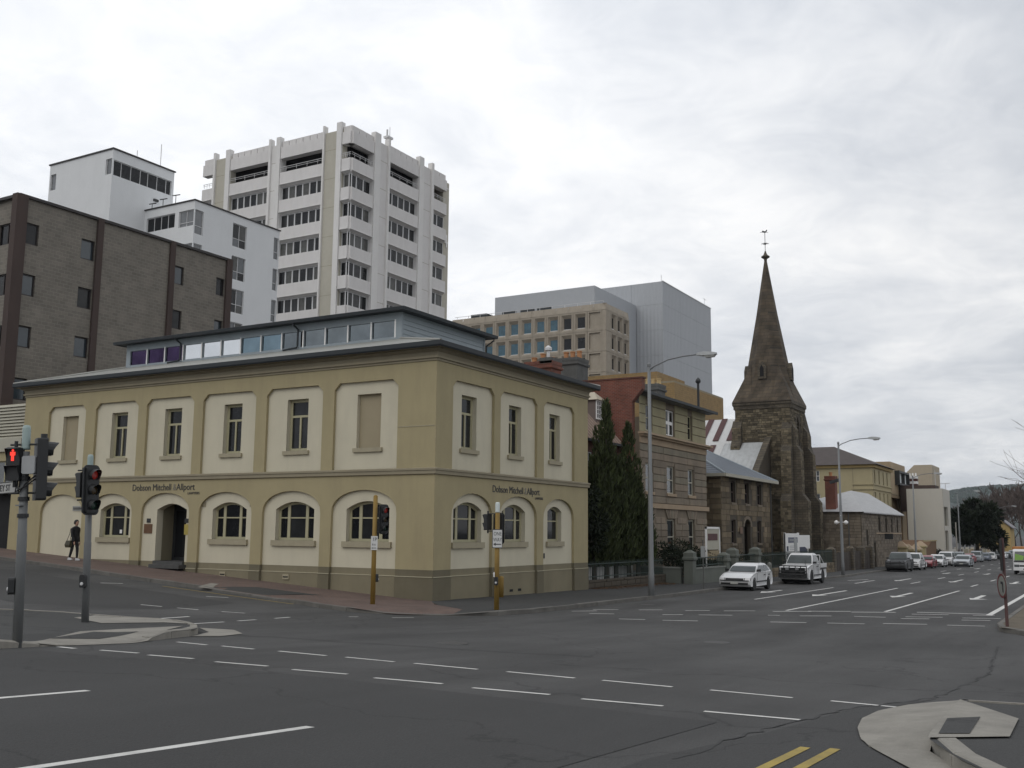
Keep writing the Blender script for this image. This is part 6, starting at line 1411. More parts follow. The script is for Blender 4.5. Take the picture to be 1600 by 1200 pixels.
# 1: left-hand grey pole with the street name and lit red man
x, y, z = -20.53, -6.48, .86
t = thing('traffic_signal', 'grey signal pole nearest the left edge with a lit red man and street name plate', 'traffic signal', (x, y, z), GP)
MB().tube([(x, y, z-.2), (x, y, z+1.6), (x, y, z+1.62), (x, y, 3.75)], [.074, .072, .066, .06], 14).build('pole', M_galvd, t, True)
capsule(t, x, y, 3.78, 4.17, .063)
ped_lantern(t, at(x, y, -.12, 3.55, -.1), 210, True)
MB().box(-.0, .001, 0, .001, 0, .001) if False else None
lantern(t, at(x, y, .24, 3.47, .05), -26, None, False, .97)
mb = MB(); c = Vector(at(x, y, .12, 3.53, -.1)); mb.M = Matrix.Translation(c) @ Matrix.Rotation(CY, 4, 'Z'); rbox(mb, -.06, .06, 0, 0, .1, .14, .03); mb.build('terminal_box', M_sgrey, t)
mb = MB()
for dz, rr in ((3.86, .3), (3.1, .3)): mb.tube([at(x, y, -.24, dz), at(x, y, rr, dz)], .018, 6)
for dz in (2.98, 2.72, 3.3): mb.lathe((x, y, dz), [(.085, 0), (.085, .06)], 12)
mb.tube([at(x, y, .28, 3.95), at(x, y, .28, 4.02)], .05, 8); mb.build('bracket', M_black, t)
mb = MB()
for k in range(2): mb.tube([at(x, y, -.1+.03*k, 3.33), at(x, y, -.1+.05*k, 3.12-.03*k, -.08), at(x, y, .06, 3.2+.04*k, -.09), at(x, y, .2, 3.32+.05*k, -.05)], .012, 5)
mb.build('cable', M_black, t)
MB().box(x-.1, x-.0, y-.06, y+.06, 2.9, 2.92).build('clamp', M_galv, t)
F1_ = lambda s, zz, d: (x+(-s)*-math.sin(math.radians(8))*0-.0+.05-s*.10+d, y+.1-s*-1.0, zz)
M_plate = mat('street_plate', (.42, .42, .40), .5, .06, 3.)
F1_ = lambda s, zz, d: (x-.05+.12*s+d, y+.09+s, zz)          # plate runs uphill (+y) from the pole
pl = MB().fbox(F1_, 0, 1.05, 3.11, 3.29, -.01, .01).build('street_name_plate', M_plate, t)
MB().fbox(F1_, .0, 1.05, 3.278, 3.29, -.014, -.008).fbox(F1_, .0, 1.05, 3.11, 3.122, -.014, -.008).build('plate_border', M_black, pl)
text('DAVEY ST', .145, F1_, .80, 3.15, -.014, 'lettering', M_letter, pl, -1, .92, .006)
button(t, x, y, 1.68, 140); lean(t, -1.9)
# 2: second grey pole
x, y, z = -16.63, -2.93, .66
t = thing('traffic_signal', 'second grey signal pole from the left, on the apron, with a three light head', 'traffic signal', (x, y, z), GP)
MB().tube([(x, y, z-.2), (x, y, z+1.6), (x, y, z+1.62), (x, y, 3.85)], [.074, .072, .066, .06], 14).build('pole', M_galvd, t, True)
capsule(t, x, y, 3.82, 4.08, .06)
lantern(t, at(x, y, .12, 3.33, -.2), 272, M_lro, True, .93)
ped_lantern(t, at(x, y, -.17, 3.45, .05), 80)
mb = MB(); mb.tube([at(x, y, -.25, 3.75), at(x, y, .05, 3.75)], .018, 6).tube([at(x, y, -.25, 3.14), at(x, y, .05, 3.14)], .018, 6); mb.build('bracket', M_black, t)
button(t, x, y, 1.49, 200); lean(t, -2.0)
# 3: yellow pole on the brick footpath
x, y, z = -3.18, .2, .1
t = thing('traffic_signal', 'yellow traffic signal pole on the brick footpath with a one hour parking plate', 'traffic signal', (x, y, z), GP)
MB().tube([(x, y, z-.2), (x, y, 3.68)], [.085, .075], 14).lathe((x, y, 3.66), [(.075, 0), (.06, .05), (0, .07)], 12).build('pole', M_yelp, t, True)
lantern(t, at(x, y, .30, 2.92, -.03), 256, None, True, .9)
mb = MB(); mb.tube([at(x, y, 0, 3.3), at(x, y, .28, 3.3)], .018, 6).tube([at(x, y, 0, 2.5), at(x, y, .28, 2.5)], .018, 6); mb.build('bracket', M_black, t)
FS = lambda xx, yy: (lambda s, zz, d: at(xx, yy, s, zz, d-.1))
F3 = FS(x, y)
pl = MB().fbox(F3, -.1, .12, 1.9, 2.36, -.005, .005).build('parking_plate', M_sign, t)
text('1P', .16, F3, -.06, 2.2, -.008, 'lettering', M_letter, pl, 1, 1., .004); text('8-6', .09, F3, -.06, 2.05, -.008, 'lettering', M_letter, pl, 1, 1., .004)
mb = MB(); mb.fbox(F3, -.06, .08, 1.955, 1.975, -.008, -.004); mb.add([F3(-.08, 1.965, -.008), F3(-.04, 1.99, -.008), F3(-.04, 1.94, -.008)], [(0,1,2)]); mb.build('arrow', M_letter, pl)
button(t, x, y, .98, -40)
# 4: yellow pole seen from behind with the one way plate
x, y, z = -1.99, -3.88, .04
t = thing('traffic_signal', 'yellow signal pole at the kerb with a one way plate and black head', 'traffic signal', (x, y, z), GP)
MB().tube([(x, y, z-.2), (x, y, 3.2)], [.085, .075], 14).build('pole', M_yelp, t, True)
capsule(t, x, y, 3.16, 3.5, .075, mat('white_cap', (.55, .6, .58), .4, .06, 3.))
lantern(t, at(x, y, .05, 2.65, .28), 12, None, True, .92)
ped_lantern(t, at(x, y, -.33, 2.85, .1), 72)
mb = MB(); mb.tube([at(x, y, -.3, 3.12), at(x, y, .0, 3.12)], .018, 6).tube([at(x, y, -.3, 2.56), at(x, y, .0, 2.56)], .018, 6).tube([at(x, y, 0, 3.05), at(x, y, .03, 3.05, .2)], .02, 6); mb.build('bracket', M_black, t)
F4 = FS(x, y)
pl = MB().fbox(F4, -.16, .17, 2.02, 2.62, -.005, .005).build('one_way_plate', M_sign, t)
mb = MB()
for a, b, c, d in ((-.16, .17, 2.6, 2.62), (-.16, .17, 2.02, 2.04), (-.16, -.145, 2.04, 2.6), (.155, .17, 2.04, 2.6)): mb.fbox(F4, a, b, c, d, -.009, -.006)
mb.build('plate_border', M_letter, pl)
text('ONE', .17, F4, -.12, 2.42, -.008, 'lettering', M_letter, pl, 1, .72, .004); text('WAY', .17, F4, -.13, 2.23, -.008, 'lettering', M_letter, pl, 1, .72, .004)
mb = MB(); mb.fbox(F4, -.06, .13, 2.125, 2.155, -.009, -.005); mb.add([F4(-.13, 2.14, -.009), F4(-.05, 2.19, -.009), F4(-.05, 2.09, -.009)], [(0,1,2)]); mb.build('arrow', M_letter, pl)
button(t, x, y, .97, 200)
MB().fbox(F4, -.11, -.07, 1.1, 1.25, -.0, .02).build('sticker', M_white, t)
t = thing('yellow_bollard', 'short yellow bollard against the plinth of the cream building near the one way pole', 'bollard', (4.3, -.35, -.02))
MB().lathe((4.3, -.3, -.05), [(.1, 0), (.1, .78), (.08, .84), (0, .86)], 14).build('post', M_yelp, t, True)
# red ringed sign on the right-hand verge
x, y, z = 2.45, -18.35, -.02
t = thing('no_turn_sign', 'red post on the right hand verge with a red ringed sign seen edge on', 'sign', (x, y, z))
M_redp = mat('faded_red_post', (.09, .045, .042), .6, .15, 3.); M_ringr = mat('red_ring', (.13, .03, .032), .5, .1, 3.)
MB().tube([(x, y, z-.2), (x, y, 2.5)], .045, 10).build('post', M_redp, t)
MSG = Matrix.Translation((x, y, 1.13)) @ Matrix.Rotation(math.radians(114.6), 4, 'Z') @ Matrix.Translation((.07, 0, 0)) @ Matrix.Rotation(math.pi/2, 4, 'Y')
mb = MB(); mb.M = MSG; mb.lathe((0, 0, 0), [(0, 0), (.35, 0), (.35, .012), (0, .012)], 28); d_ = mb.build('disc', M_gcap, t)
mb = MB(); mb.M = MSG; n = 28
for k in range(n):
    a, b = 2*math.pi*k/n, 2*math.pi*(k+1)/n
    mb.add([(.29*math.cos(a), .29*math.sin(a), .018), (.35*math.cos(a), .35*math.sin(a), .018), (.35*math.cos(b), .35*math.sin(b), .018), (.29*math.cos(b), .29*math.sin(b), .018)], [(0,1,2,3)])
mb.build('ring', M_ringr, d_)
mb = MB(); mb.M = MSG; mb.add([(.18, .03, .02), (-.05, .03, .02), (-.05, -.08, .02), (-.12, -.08, .02), (-.12, .1, .02), (.18, .1, .02)], [(0,1,2,3,4,5)]); mb.add([(-.02, -.16, .02), (-.16, -.16, .02), (-.09, -.24, .02)], [(0,1,2)]) if False else None; mb.build('turn_arrow', M_letter, d_)
mb = MB(); mb.M = Matrix.Translation((x, y, 2.02)) @ Matrix.Rotation(math.radians(103), 4, 'Z'); rbox(mb, .05, .065, .02, 0, .2, .46, .03); mb.build('upper_plate', M_black, t)

# ------------------------------------------------------------------ vehicles (local: +x is the front)
M_tyre = mat('tyre_rubber', (.017, .017, .017), .85, .2, 5.); M_rim = mat('wheel_rim', (.28, .285, .29), .4, .1, 5., metal=.5)
M_cglass = glass('car_glass', (.045, .055, .055), .05, .5); M_hl = mat('headlight_glass', (.1, .105, .11), .12, .12, 9.); M_trimk = mat('black_trim', (.02, .02, .021), .6, .1, 4.)
M_tail = mat('tail_light', (.2, .01, .01), .3, .1, 5.); M_num = mat('number_plate', (.45, .45, .42), .5, .1, 4.); M_ind = mat('orange_lens', (.45, .16, .03), .3, .1, 4.)
def paint(name, c): return mat(name, c, .32, .04, 1.5, coat=.6, spec=.5)
P_white = paint('white_car_paint', (.68, .68, .68)); P_red = paint('red_car_paint', (.26, .012, .022)); P_silver = paint('silver_car_paint', (.33, .35, .37)); P_dark = paint('dark_grey_paint', (.05, .052, .056)); P_grey = paint('grey_car_paint', (.2, .215, .225)); P_blue = paint('blue_grey_paint', (.14, .16, .2))
def wheels(t, xs, w, r, tw_=.2, arch=None):
    for x in xs:
        for s in (1, -1):
            M_ = Matrix.Translation((x, s*(w/2-tw_/2), r)) @ Matrix.Rotation(math.pi/2, 4, 'X')
            mb = MB(); mb.M = M_; mb.lathe((0, 0, 0), [(r*.62, -tw_/2), (r*.93, -tw_/2), (r, -tw_/2+.04), (r, tw_/2-.04), (r*.93, tw_/2), (r*.62, tw_/2)], 20); wo = mb.build('wheel', M_tyre, t, False)
            mb = MB(); mb.M = M_; mb.lathe((0, 0, 0), [(r*.62, -tw_/2+.01), (r*.5, -tw_/2+.04), (r*.2, -tw_/2+.02), (0, -tw_/2+.02)], 14).lathe((0, 0, 0), [(r*.62, tw_/2-.01), (r*.5, tw_/2-.04), (r*.2, tw_/2-.02), (0, tw_/2-.02)], 14); mb.build('rim', M_rim, wo)
def shell(prof, w, inset=.07, zc=.62, tuck=.05):
    """side profile extruded across the car with rounded-off flanks"""
    mb = MB(); n = len(prof)
    def ring(y, e, f): return [((x*(1-e*.03)), y, zc+(z-zc)*(1-f)) for x, z in prof]
    ys = [(-w/2+.0, 1.0, .10), (-w/2+.0, .3, .03)]
    rings = [ring(-w/2+inset*1.0, 2.2, .12), ring(-w/2+.015, 1.0, .03), ring(-w/2, .6, .0), ]
    rings = [ring(-w/2+.05, 1.6, .10), ring(-w/2, .8, .02), ring(-w/2+inset*1.6, .2, -.012), ring(0, 0, -.02), ring(w/2-inset*1.6, .2, -.012), ring(w/2, .8, .02), ring(w/2-.05, 1.6, .10)]
    return mb.loft(rings)
def arches(prof_bottom, xs, r, zlow):
    out = []
    for x in xs:
        out += [(x-r*math.cos(math.pi*k/8), zlow+(r*1.02)*math.sin(math.pi*k/8)+(.12 if 0 < k < 8 else 0)) for k in range(9)]
    return out
def car(name, label, cat, loc, rot, pt, L, w, H, wb, r, hood, belt, cab, style='hatch', group='cars along the kerb', detail=True, tray=None):
    """hood = (z at nose, z at cowl); cab = x of windscreen foot, roof front, roof rear, rear foot (from the middle)"""
    t = thing(name, label, cat, (0, 0, 0), group, local=True)
    f, b = L/2, -L/2; zl = r*.78; xa = (-wb/2+(.02 if style != 'van' else 0), wb/2); ar = r*1.16
    front_over = f-xa[1]
    prof = [(b, zl+.12), (b+.12, zl)]+arches(None, xa, ar, zl)+[(f-.14, zl), (f, zl+.12), (f+.02, .48*belt+.1), (f-.03, hood[0]-.05), (f-.14, hood[0])]
    prof += [(cab[0]+(f-cab[0])*.45, hood[0]+(hood[1]-hood[0])*.72), (cab[0]+.02, hood[1]), (cab[0]-.5, belt), ]
    if style == 'sedan': prof += [(cab[3]+.1, belt), (cab[3]-.05, belt-.01), (b+.12, belt-.05), (b, belt-.18), (b-.03, .55)]
    elif style == 'ute': prof += [(cab[3]+.02, belt), (cab[3]-.02, belt-.3), (b+.05, belt-.3), (b, .6)]
    else: prof += [(cab[3]+.25, belt), (b+.06, belt-.02), (b, belt-.25), (b-.02, .55)]
    body = shell(prof, w).build('body', pt, t)
    # cabin
    wb_, wt_ = w-.12, w*.80-.06
    x0, x1, x2, x3 = cab; zr = H
    def ring(x, z, ww): return x, z, ww
    sect = [(x0, belt-.04, wb_), (x0-(x0-x1)*.55, belt+(zr-belt)*.6, wb_-(wb_-wt_)*.55), (x1+.06, zr-.07, wt_+.02), (x1-.15, zr-.015, wt_-.06)]
    mid = [((x1+x2)/2, zr, wt_-.08)]
    rear = [(x2+.12, zr-.03, wt_-.06), (x2-.06, zr-.1, wt_+.0), (x3+(x2-x3)*.4, belt+(zr-belt)*.42, wb_-(wb_-wt_)*.38), (x3, belt-.04, wb_)]
    mb = MB(); rings = []
    for x, z, ww in sect+mid+rear:
        zz = [belt-.05, z]; rings.append([(x, -ww/2-(wb_-ww)*.5*0, belt-.05), (x, -ww/2, z-.0), (x, ww/2, z), (x, ww/2, belt-.05)])
    # explicit faces: roof strip, flanks, ends
    top = [((x, -ww/2, z), (x, ww/2, z)) for x, z, ww in sect+mid+rear]
    n = len(top); vs = [p for q in top for p in q]; fs = [(2*i, 2*i+1, 2*i+3, 2*i+2) for i in range(n-1)]
    m = (n+1)//2
    for s in (0, 1): fs.append(tuple(2*i+s for i in range(n)))
    mb.add(vs, fs); cabo = mb.build('cabin', pt, t)
    def P3(x, z, s, o=.0):                                # a point on the flank
        k = max(0, min(1, (z-belt)/(zr-belt))); ww = wb_-(wb_-wt_)*k
        return (x, s*(ww/2+.012+o), z)
    zt, zb_ = zr-.12, belt+.02
    def xf(z): k = (z-belt)/(zr-belt); return x0+(x1-x0)*min(1, k*1.02)
    def xr(z): k = (z-belt)/(zr-belt); return x3+(x2-x3)*min(1, k*1.02)
    # glass
    for s in (-1, 1):
        xm = (x1+x2)/2+.05 if style != 'ute' else (x1+x2)/2-9
        if style == 'ute' and tray != 'double':
            MB().poly([P3(xf(zb_)-.14, zb_, s), P3(xr(zb_)+.1, zb_, s), P3(xr(zt)+.12, zt, s), P3(xf(zt)-.12, zt, s)]).build('side_window', M_cglass, cabo)
        else:
            xm = (x1+x2)/2+.05
            MB().poly([P3(xf(zb_)-.14, zb_, s), P3(xm+.04, zb_, s), P3(xm+.04, zt, s), P3(xf(zt)-.12, zt, s)]).build('side_window', M_cglass, cabo)
            MB().poly([P3(xm-.05, zb_, s), P3(xr(zb_)+.28, zb_+.02, s), P3(xr(zt)+.22, zt, s), P3(xm-.05, zt, s)]).build('side_window', M_cglass, cabo)
    ww = wb_*.93; wt2 = wt_*.92
    e = .02
    MB().add([(x0-.045+e, -ww/2, belt+.04), (x0-.045+e, ww/2, belt+.04), (x1+.07+e, wt2/2, zr-.1), (x1+.07+e, -wt2/2, zr-.1), (x0-(x0-x1)*.55+e+.01, -(wb_-(wb_-wt_)*.55)*.465, belt+(zr-belt)*.6), (x0-(x0-x1)*.55+e+.01, (wb_-(wb_-wt_)*.55)*.465, belt+(zr-belt)*.6)], [(0,1,5,4), (4,5,2,3)]).build('windscreen', M_cglass, cabo)
    MB().add([(x3-e, -ww/2, belt+.06), (x3-e, ww/2, belt+.06), (x2-.05-e, wt2/2, zr-.12), (x2-.05-e, -wt2/2, zr-.12)], [(0,1,2,3)]).build('rear_window', M_cglass, cabo)
    # front
    g0 = hood[0]
    for s in (-1, 1):
        MB().add([(f+.03, s*w*.5*.62, g0-.2), (f-.06, s*w*.5*.93, g0-.19), (f-.12, s*w*.5*.93, g0-.05), (f-.02, s*w*.5*.62, g0-.06)], [(0,1,2,3)]).build('headlight', M_hl, body)
        MB().add([(f-.06, s*w*.5*.935, g0-.19), (f-.2, s*w*.5*.985, g0-.18), (f-.22, s*w*.5*.985, g0-.06), (f-.12, s*w*.5*.935, g0-.05)], [(0,1,2,3)]).build('indicator', M_hl, body)
        MB().box(b-.02, b+.05, s*w*.5*.7-.12, s*w*.5*.7+.12, belt-.3, belt-.12).build('tail_light', M_tail, body)
        mb = MB(); mb.loft([[(x0-.22, s*(w/2-.06), belt+.02), (x0-.12, s*(w/2-.06), belt+.02), (x0-.12, s*(w/2-.06), belt+.14), (x0-.22, s*(w/2-.06), belt+.14)], [(x0-.24, s*(w/2+.14), belt+.03), (x0-.15, s*(w/2+.14), belt+.03), (x0-.15, s*(w/2+.14), belt+.16), (x0-.24, s*(w/2+.14), belt+.16)]]); mb.build('mirror', M_trimk if detail else pt, t)
    MB().add([(f+.035, -w*.29, g0-.17), (f+.035, w*.29, g0-.17), (f-.01, w*.29, g0-.07), (f-.01, -w*.29, g0-.07)], [(0,1,2,3)]).build('grille', M_trimk, body)
    if detail:
        MB().add([(f+.035, -w*.44, zl+.1), (f+.035, w*.44, zl+.1), (f+.045, w*.44, zl+.2), (f+.045, -w*.44, zl+.2)], [(0,1,2,3)]).build('lower_grille', M_trimk, body)
        MB().add([(f+.045, -w*.47, zl+.28), (f+.045, w*.47, zl+.28), (f+.045, w*.47, zl+.33), (f+.045, -w*.47, zl+.33)], [(0,1,2,3)]).build('bumper_strip', M_trimk, body)
    MB().box(f+.045, f+.055, -.2, .2, zl+.13, zl+.25).build('number_plate', M_num, body)
    if detail:
        for s in (-1, 1):
            for xx in (xf(belt)-.05, (x1+x2)/2, x3+.42):
                MB().box(xx-.008, xx+.008, s*w/2-.004, s*w/2+.004, zl+.16, belt-.05).build('door_seam', M_trimk, body)
            for xx in ((x1+x2)/2+.2, x3+.65): MB().box(xx-.09, xx+.07, s*w/2-.01, s*w/2+.025, belt-.18, belt-.13).build('door_handle', M_trimk, body)
            MB().box(-wb/2+r*1.2, wb/2-r*1.2, s*w/2-.01, s*w/2+.015, zl+.2, zl+.26).build('rub_strip', M_trimk, body)
    # dark wells behind the wheels
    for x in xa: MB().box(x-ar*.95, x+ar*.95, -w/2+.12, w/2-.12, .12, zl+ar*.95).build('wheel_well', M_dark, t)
    wheels(t, xa, w, r)
    t.location = loc; t.rotation_euler = (0, 0, rot)
    return t
PI = math.pi
def road_at(u, v): return (u, v, G(u, v)-KERB)
def face(uf, v, L): return road_at(uf+L/2, v)
car('parked_hatchback', 'white hatchback parked at the kerb in front of the grey green garden wall', 'car', face(20.6, -4.42, 4.1), PI-.01, P_white, 3.95, 1.62, 1.38, 2.46, .295, (.72, .92), .93, (.78, -.02, -1.35, -1.93))
ut = car('parked_utility', 'white tray back utility with a black bull bar parked behind the white hatchback', 'utility', face(31.6, -4.5, 4.7), PI, P_white, 4.7, 1.75, 1.86, 2.85, .41, (1.06, 1.2), 1.21, (.95, .3, -.55, -.75), 'ute')
f = 4.7/2; mb = MB()
for z in (.62, .8, 1.12): mb.tube([(f+.1, -.82, z), (f+.2, -.6, z), (f+.2, .6, z), (f+.1, .82, z)], .038, 7)
for y in (-.82, -.5, -.18, .18, .5, .82): mb.tube([(f+.2 if abs(y) < .7 else f+.1, y, .45), (f+.2 if abs(y) < .7 else f+.1, y, 1.15)], .03, 6)
mb.box(f+.05, f+.2, -.85, .85, .42, .7); mb.box(f+.03, f+.06, -.72, .72, .7, 1.02); mb.build('bull_bar', M_black, ut)
for y in (-.3, .3): MB().lathe((0, 0, 0), [(.1, 0), (.1, .02)], 10) if False else MB().box(f+.23, f+.29, y-.09, y+.09, .88, 1.04).build('spot_lamp', M_rim, ut)
MB().tube([(f+.15, .78, 1.15), (f+.15, .78, 1.5)], .01, 4).build('aerial', M_black, ut)
tr_ = MB().box(-2.35, -.86, -.88, .88, .86, .95).build('tray', M_trimk, ut)
for s in (-1, 1): MB().box(-2.33, -.88, s*.88-.02, s*.88+.02, .95, 1.22).build('side_gate', P_white, tr_)
mb = MB()
for s in (-1, 1): mb.tube([(-.9, s*.82, .95), (-.9, s*.82, 1.72), (-2.3, s*.82, .98)], .028, 6).tube([(-.9, s*.4, .95), (-.9, s*.4, 1.72)], .02, 5)
mb.tube([(-.9, -.82, 1.72), (-.9, .82, 1.72)], .03, 6).tube([(-.9, -.82, 1.35), (-.9, .82, 1.35)], .02, 5); mb.build('rack', P_white, tr_)
dw = car('parked_wagon', 'dark grey four wheel drive wagon with a bull bar parked at the stone store', 'car', face(69.6, -3.85, 4.6), PI, P_dark, 4.6, 1.8, 1.8, 2.7, .37, (1.0, 1.12), 1.14, (.95, .35, -1.9, -2.2), 'wagon')
mb = MB(); f = 2.3
for z in (.6, .82, 1.02): mb.tube([(f+.08, -.8, z), (f+.16, -.6, z), (f+.16, .6, z), (f+.08, .8, z)], .035, 6)
for y in (-.8, -.4, .4, .8): mb.tube([(f+.14, y, .45), (f+.14, y, 1.05)], .03, 6)
mb.box(f+.03, f+.16, -.85, .85, .42, .62); mb.build('bull_bar', M_black, dw)
car('parked_pickup', 'white pickup parked right behind the dark wagon', 'utility', face(78, -3.8, 4.9), PI, P_white, 4.9, 1.75, 1.72, 3.0, .36, (.95, 1.08), 1.1, (1.0, .4, -.9, -1.2), 'ute', tray='double')
car('parked_red_hatch', 'red small car parked under the third lamp post', 'car', face(88.4, -3.55, 4.1), PI, P_red, 4.1, 1.68, 1.4, 2.5, .3, (.72, .92), .93, (.8, .1, -1.2, -1.9))
car('parked_sedan', 'white sedan parked half hidden behind the red car', 'car', face(96.6, -3.55, 4.4), PI, P_white, 4.4, 1.7, 1.45, 2.6, .3, (.74, .94), .95, (.85, .15, -1.0, -1.6), 'sedan')
car('parked_wagon', 'white people mover with dark lower panels parked behind the white sedan', 'car', face(105.4, -3.4, 4.6), PI, P_white, 4.6, 1.78, 1.75, 2.7, .34, (.95, 1.08), 1.1, (1.0, .35, -1.9, -2.2), 'wagon')
sv = car('moving_sedan', 'silver sedan driving towards the viewer in the second lane', 'car', face(101.2, -5.85, 4.7), PI, P_silver, 4.7, 1.75, 1.45, 2.7, .31, (.76, .95), .96, (.95, .2, -1.1, -1.7), 'sedan')
for i, (u, v, p, st_, H, lb, nm) in enumerate([(118, -3.2, P_grey, 'wagon', 1.7, 'grey car parked mostly hidden behind the white people mover', 'parked_wagon'), (133, -2.95, P_red, 'hatch', 1.4, 'small red car parked behind the silver sedan in view', 'parked_red_hatch'), (146, -2.7, P_silver, 'wagon', 1.75, 'silver four wheel drive parked beyond the moving silver sedan', 'parked_wagon'),
    (160, -2.55, P_blue, 'sedan', 1.45, 'blue grey sedan parked under the dark evergreen', 'parked_sedan'), (172, -2.4, P_white, 'sedan', 1.45, 'white sedan with dark windows further along the row of parked cars', 'parked_sedan'), (185, -2.2, P_dark, 'wagon', 1.75, 'dark wagon parked beyond the evergreen tree', 'parked_wagon'),
    (198, -2.1, P_white, 'hatch', 1.42, 'white hatchback far along the row near the yellow annexe', 'parked_hatchback'), (212, -2.0, P_silver, 'sedan', 1.45, 'pale silver sedan last but one in the row of parked cars', 'parked_sedan'), (228, -1.9, P_grey, 'wagon', 1.75, 'grey wagon at the far end of the row of parked cars', 'parked_wagon')]):
    hb = (.95, 1.08, 1.1) if H > 1.6 else (.74, .93, .94)
    car(nm, lb, 'car', face(u, v, 4.5), PI, p, 4.5, 1.74, H, 2.65, .32, hb[:2], hb[2], (.9, .2, -1.3 if st_ != 'wagon' else -1.8, -1.8 if st_ != 'wagon' else -2.1), st_, detail=False)
# white truck at the right edge
tk = thing('delivery_truck', 'white forward control truck with an orange topped body at the right edge', 'truck', (0, 0, 0), local=True)
w = 2.0
cabp = [(-.1, .45), (1.62, .45), (1.7, .6), (1.66, 1.15), (1.42, 2.1), (1.25, 2.25), (-.1, 2.25)]
mb = MB(); rings = []
for y, e in ((-w/2, .94), (-w/2+.08, 1.0), (w/2-.08, 1.0), (w/2, .94)): rings.append([(x_*(e if x_ > 0 else 1), y, 1.3+(z_-1.3)*(e*.5+.5)) for x_, z_ in cabp])
mb.loft(rings); cb = mb.build('cab', P_white, tk)
MB().add([(1.665, -w*.45, 1.22), (1.665, w*.45, 1.22), (1.45, w*.42, 2.05), (1.45, -w*.42, 2.05)], [(0,1,2,3)]).build('windscreen', M_cglass, cb)
MB().add([(1.51, -.8, 1.86), (1.56, -.1, 1.66), (1.66, -.2, 1.3), (1.66, -.85, 1.28)], [(0,1,2,3)]).build('green_windscreen_patch', mat('windscreen_green', (.15, .3, .04), .5, .2, 6.), cb)  # flat green quad laid over the windscreen
for s in (-1, 1):
    MB().box(1.66, 1.72, s*.72-.2, s*.72+.2, .68, .9).build('headlight', M_hl, cb); MB().poly([(1.3, s*(w/2+.005), 1.3), (.5, s*(w/2+.005), 1.3), (.5, s*(w/2+.005), 2.0), (1.15, s*(w/2+.005), 2.0)]).build('side_window', M_cglass, cb)
    MB().tube([(1.45, s*1.0, 1.6), (1.6, s*1.2, 1.65)], .02, 5).box(1.56, 1.62, s*1.25-.1, s*1.25+.1, 1.4, 1.8).build('mirror', M_trimk, cb)
MB().box(1.68, 1.71, -.5, .5, .72, .86).build('grille', M_trimk, cb); MB().box(1.55, 1.78, -w/2, w/2, .38, .62).build('bumper', P_white, cb); MB().box(1.78, 1.79, -.2, .2, .44, .56).build('number_plate', M_trimk, cb)
MB().box(1.685, 1.7, -.95, .95, 1.12, 1.22).build('wiper_panel', M_trimk, cb)
MB().box(-4.2, -.2, -1.05, 1.05, .8, 2.2).build('body', P_white, tk); MB().box(-4.2, -.15, -1.1, 1.1, 2.2, 2.45).build('orange_rail', mat('orange_timber', (.36, .15, .04), .7, .15, 3.), tk); MB().box(-4.1, 1.2, -.4, .4, .45, .8).build('chassis', M_trimk, tk)
wheels(tk, (.75, -3.0), 1.95, .38, .24)
tk.location = road_at(73.2, -14.5); tk.rotation_euler = (0, 0, PI+.03)

# ------------------------------------------------------------------ person on the brick footpath
px_, py_ = -1.2, 18.3; pz = G(px_, py_)
pn = thing('person', 'person in dark coat and trousers with pale shoes walking on the brick footpath', 'person', (px_, py_, pz), local=True)
pn.location = (px_, py_, pz)
M_cloth = mat('dark_clothing', (.014, .014, .016), .9, .2, 8.); M_skin = mat('skin', (.42, .25, .18), .6, .06, 8.); M_hair = mat('dark_hair', (.012, .01, .009), .6, .2, 10.); M_shoe = mat('pale_shoes', (.5, .5, .5), .6, .1, 8.)
def skin(name, verts, edges, radii, m, parent, root=0, sub=2):
    me = bpy.data.meshes.new(name); me.from_pydata(verts, edges, []); o = bpy.data.objects.new(name, me); COL.objects.link(o); o.parent = parent
    sk = o.modifiers.new('Skin', 'SKIN'); lay = me.skin_vertices[0] if me.skin_vertices else None
    if lay is None:
        bm = bmesh.new(); bm.from_mesh(me); bm.verts.layers.skin.verify(); bm.to_mesh(me); bm.free(); lay = me.skin_vertices[0]
    for i, r in enumerate(radii): lay.data[i].radius = (r[0], r[1]) if isinstance(r, tuple) else (r, r)
    lay.data[root].use_root = True
    ss = o.modifiers.new('Subdivision', 'SUBSURF'); ss.levels = sub; ss.render_levels = sub
    me.materials.append(m); sk.use_smooth_shade = True
    return o
# walking downhill (towards -y), local axes are the world's
V = [(0, 0, .93), (0, -.01, 1.12), (0, -.02, 1.3), (0, -.03, 1.42), (0, -.04, 1.5),
     (.17, -.02, 1.38), (.22, .06, 1.12), (.2, -.02, .88), (.2, -.05, .8), (-.17, -.02, 1.38), (-.21, -.06, 1.13), (-.19, -.16, .92), (-.185, -.19, .84),
     (.085, 0, .88), (.09, -.09, .5), (.09, -.1, .1), (-.085, 0, .88), (-.09, .04, .48), (-.09, .17, .12)]
E_ = [(0, 1), (1, 2), (2, 3), (3, 4), (3, 5), (5, 6), (6, 7), (7, 8), (3, 9), (9, 10), (10, 11), (11, 12), (0, 13), (13, 14), (14, 15), (0, 16), (16, 17), (17, 18)]
Rr = [(.15, .11), (.135, .1), (.155, .11), (.12, .09), (.05, .05), (.07, .065), (.055, .055), (.045, .045), (.04, .04), (.07, .065), (.055, .055), (.045, .045), (.04, .04), (.095, .095), (.07, .07), (.05, .05), (.095, .095), (.07, .07), (.05, .05)]
bd = skin('body', V, E_, Rr, M_cloth, pn)
hd = MB()
hd.lathe((0, -.05, 1.5), [(.04, 0), (.06, .03), (.075, .09), (.085, .15), (.078, .2), (.05, .24), (0, .255)], 12); ho = hd.build('head', M_skin, pn, True)
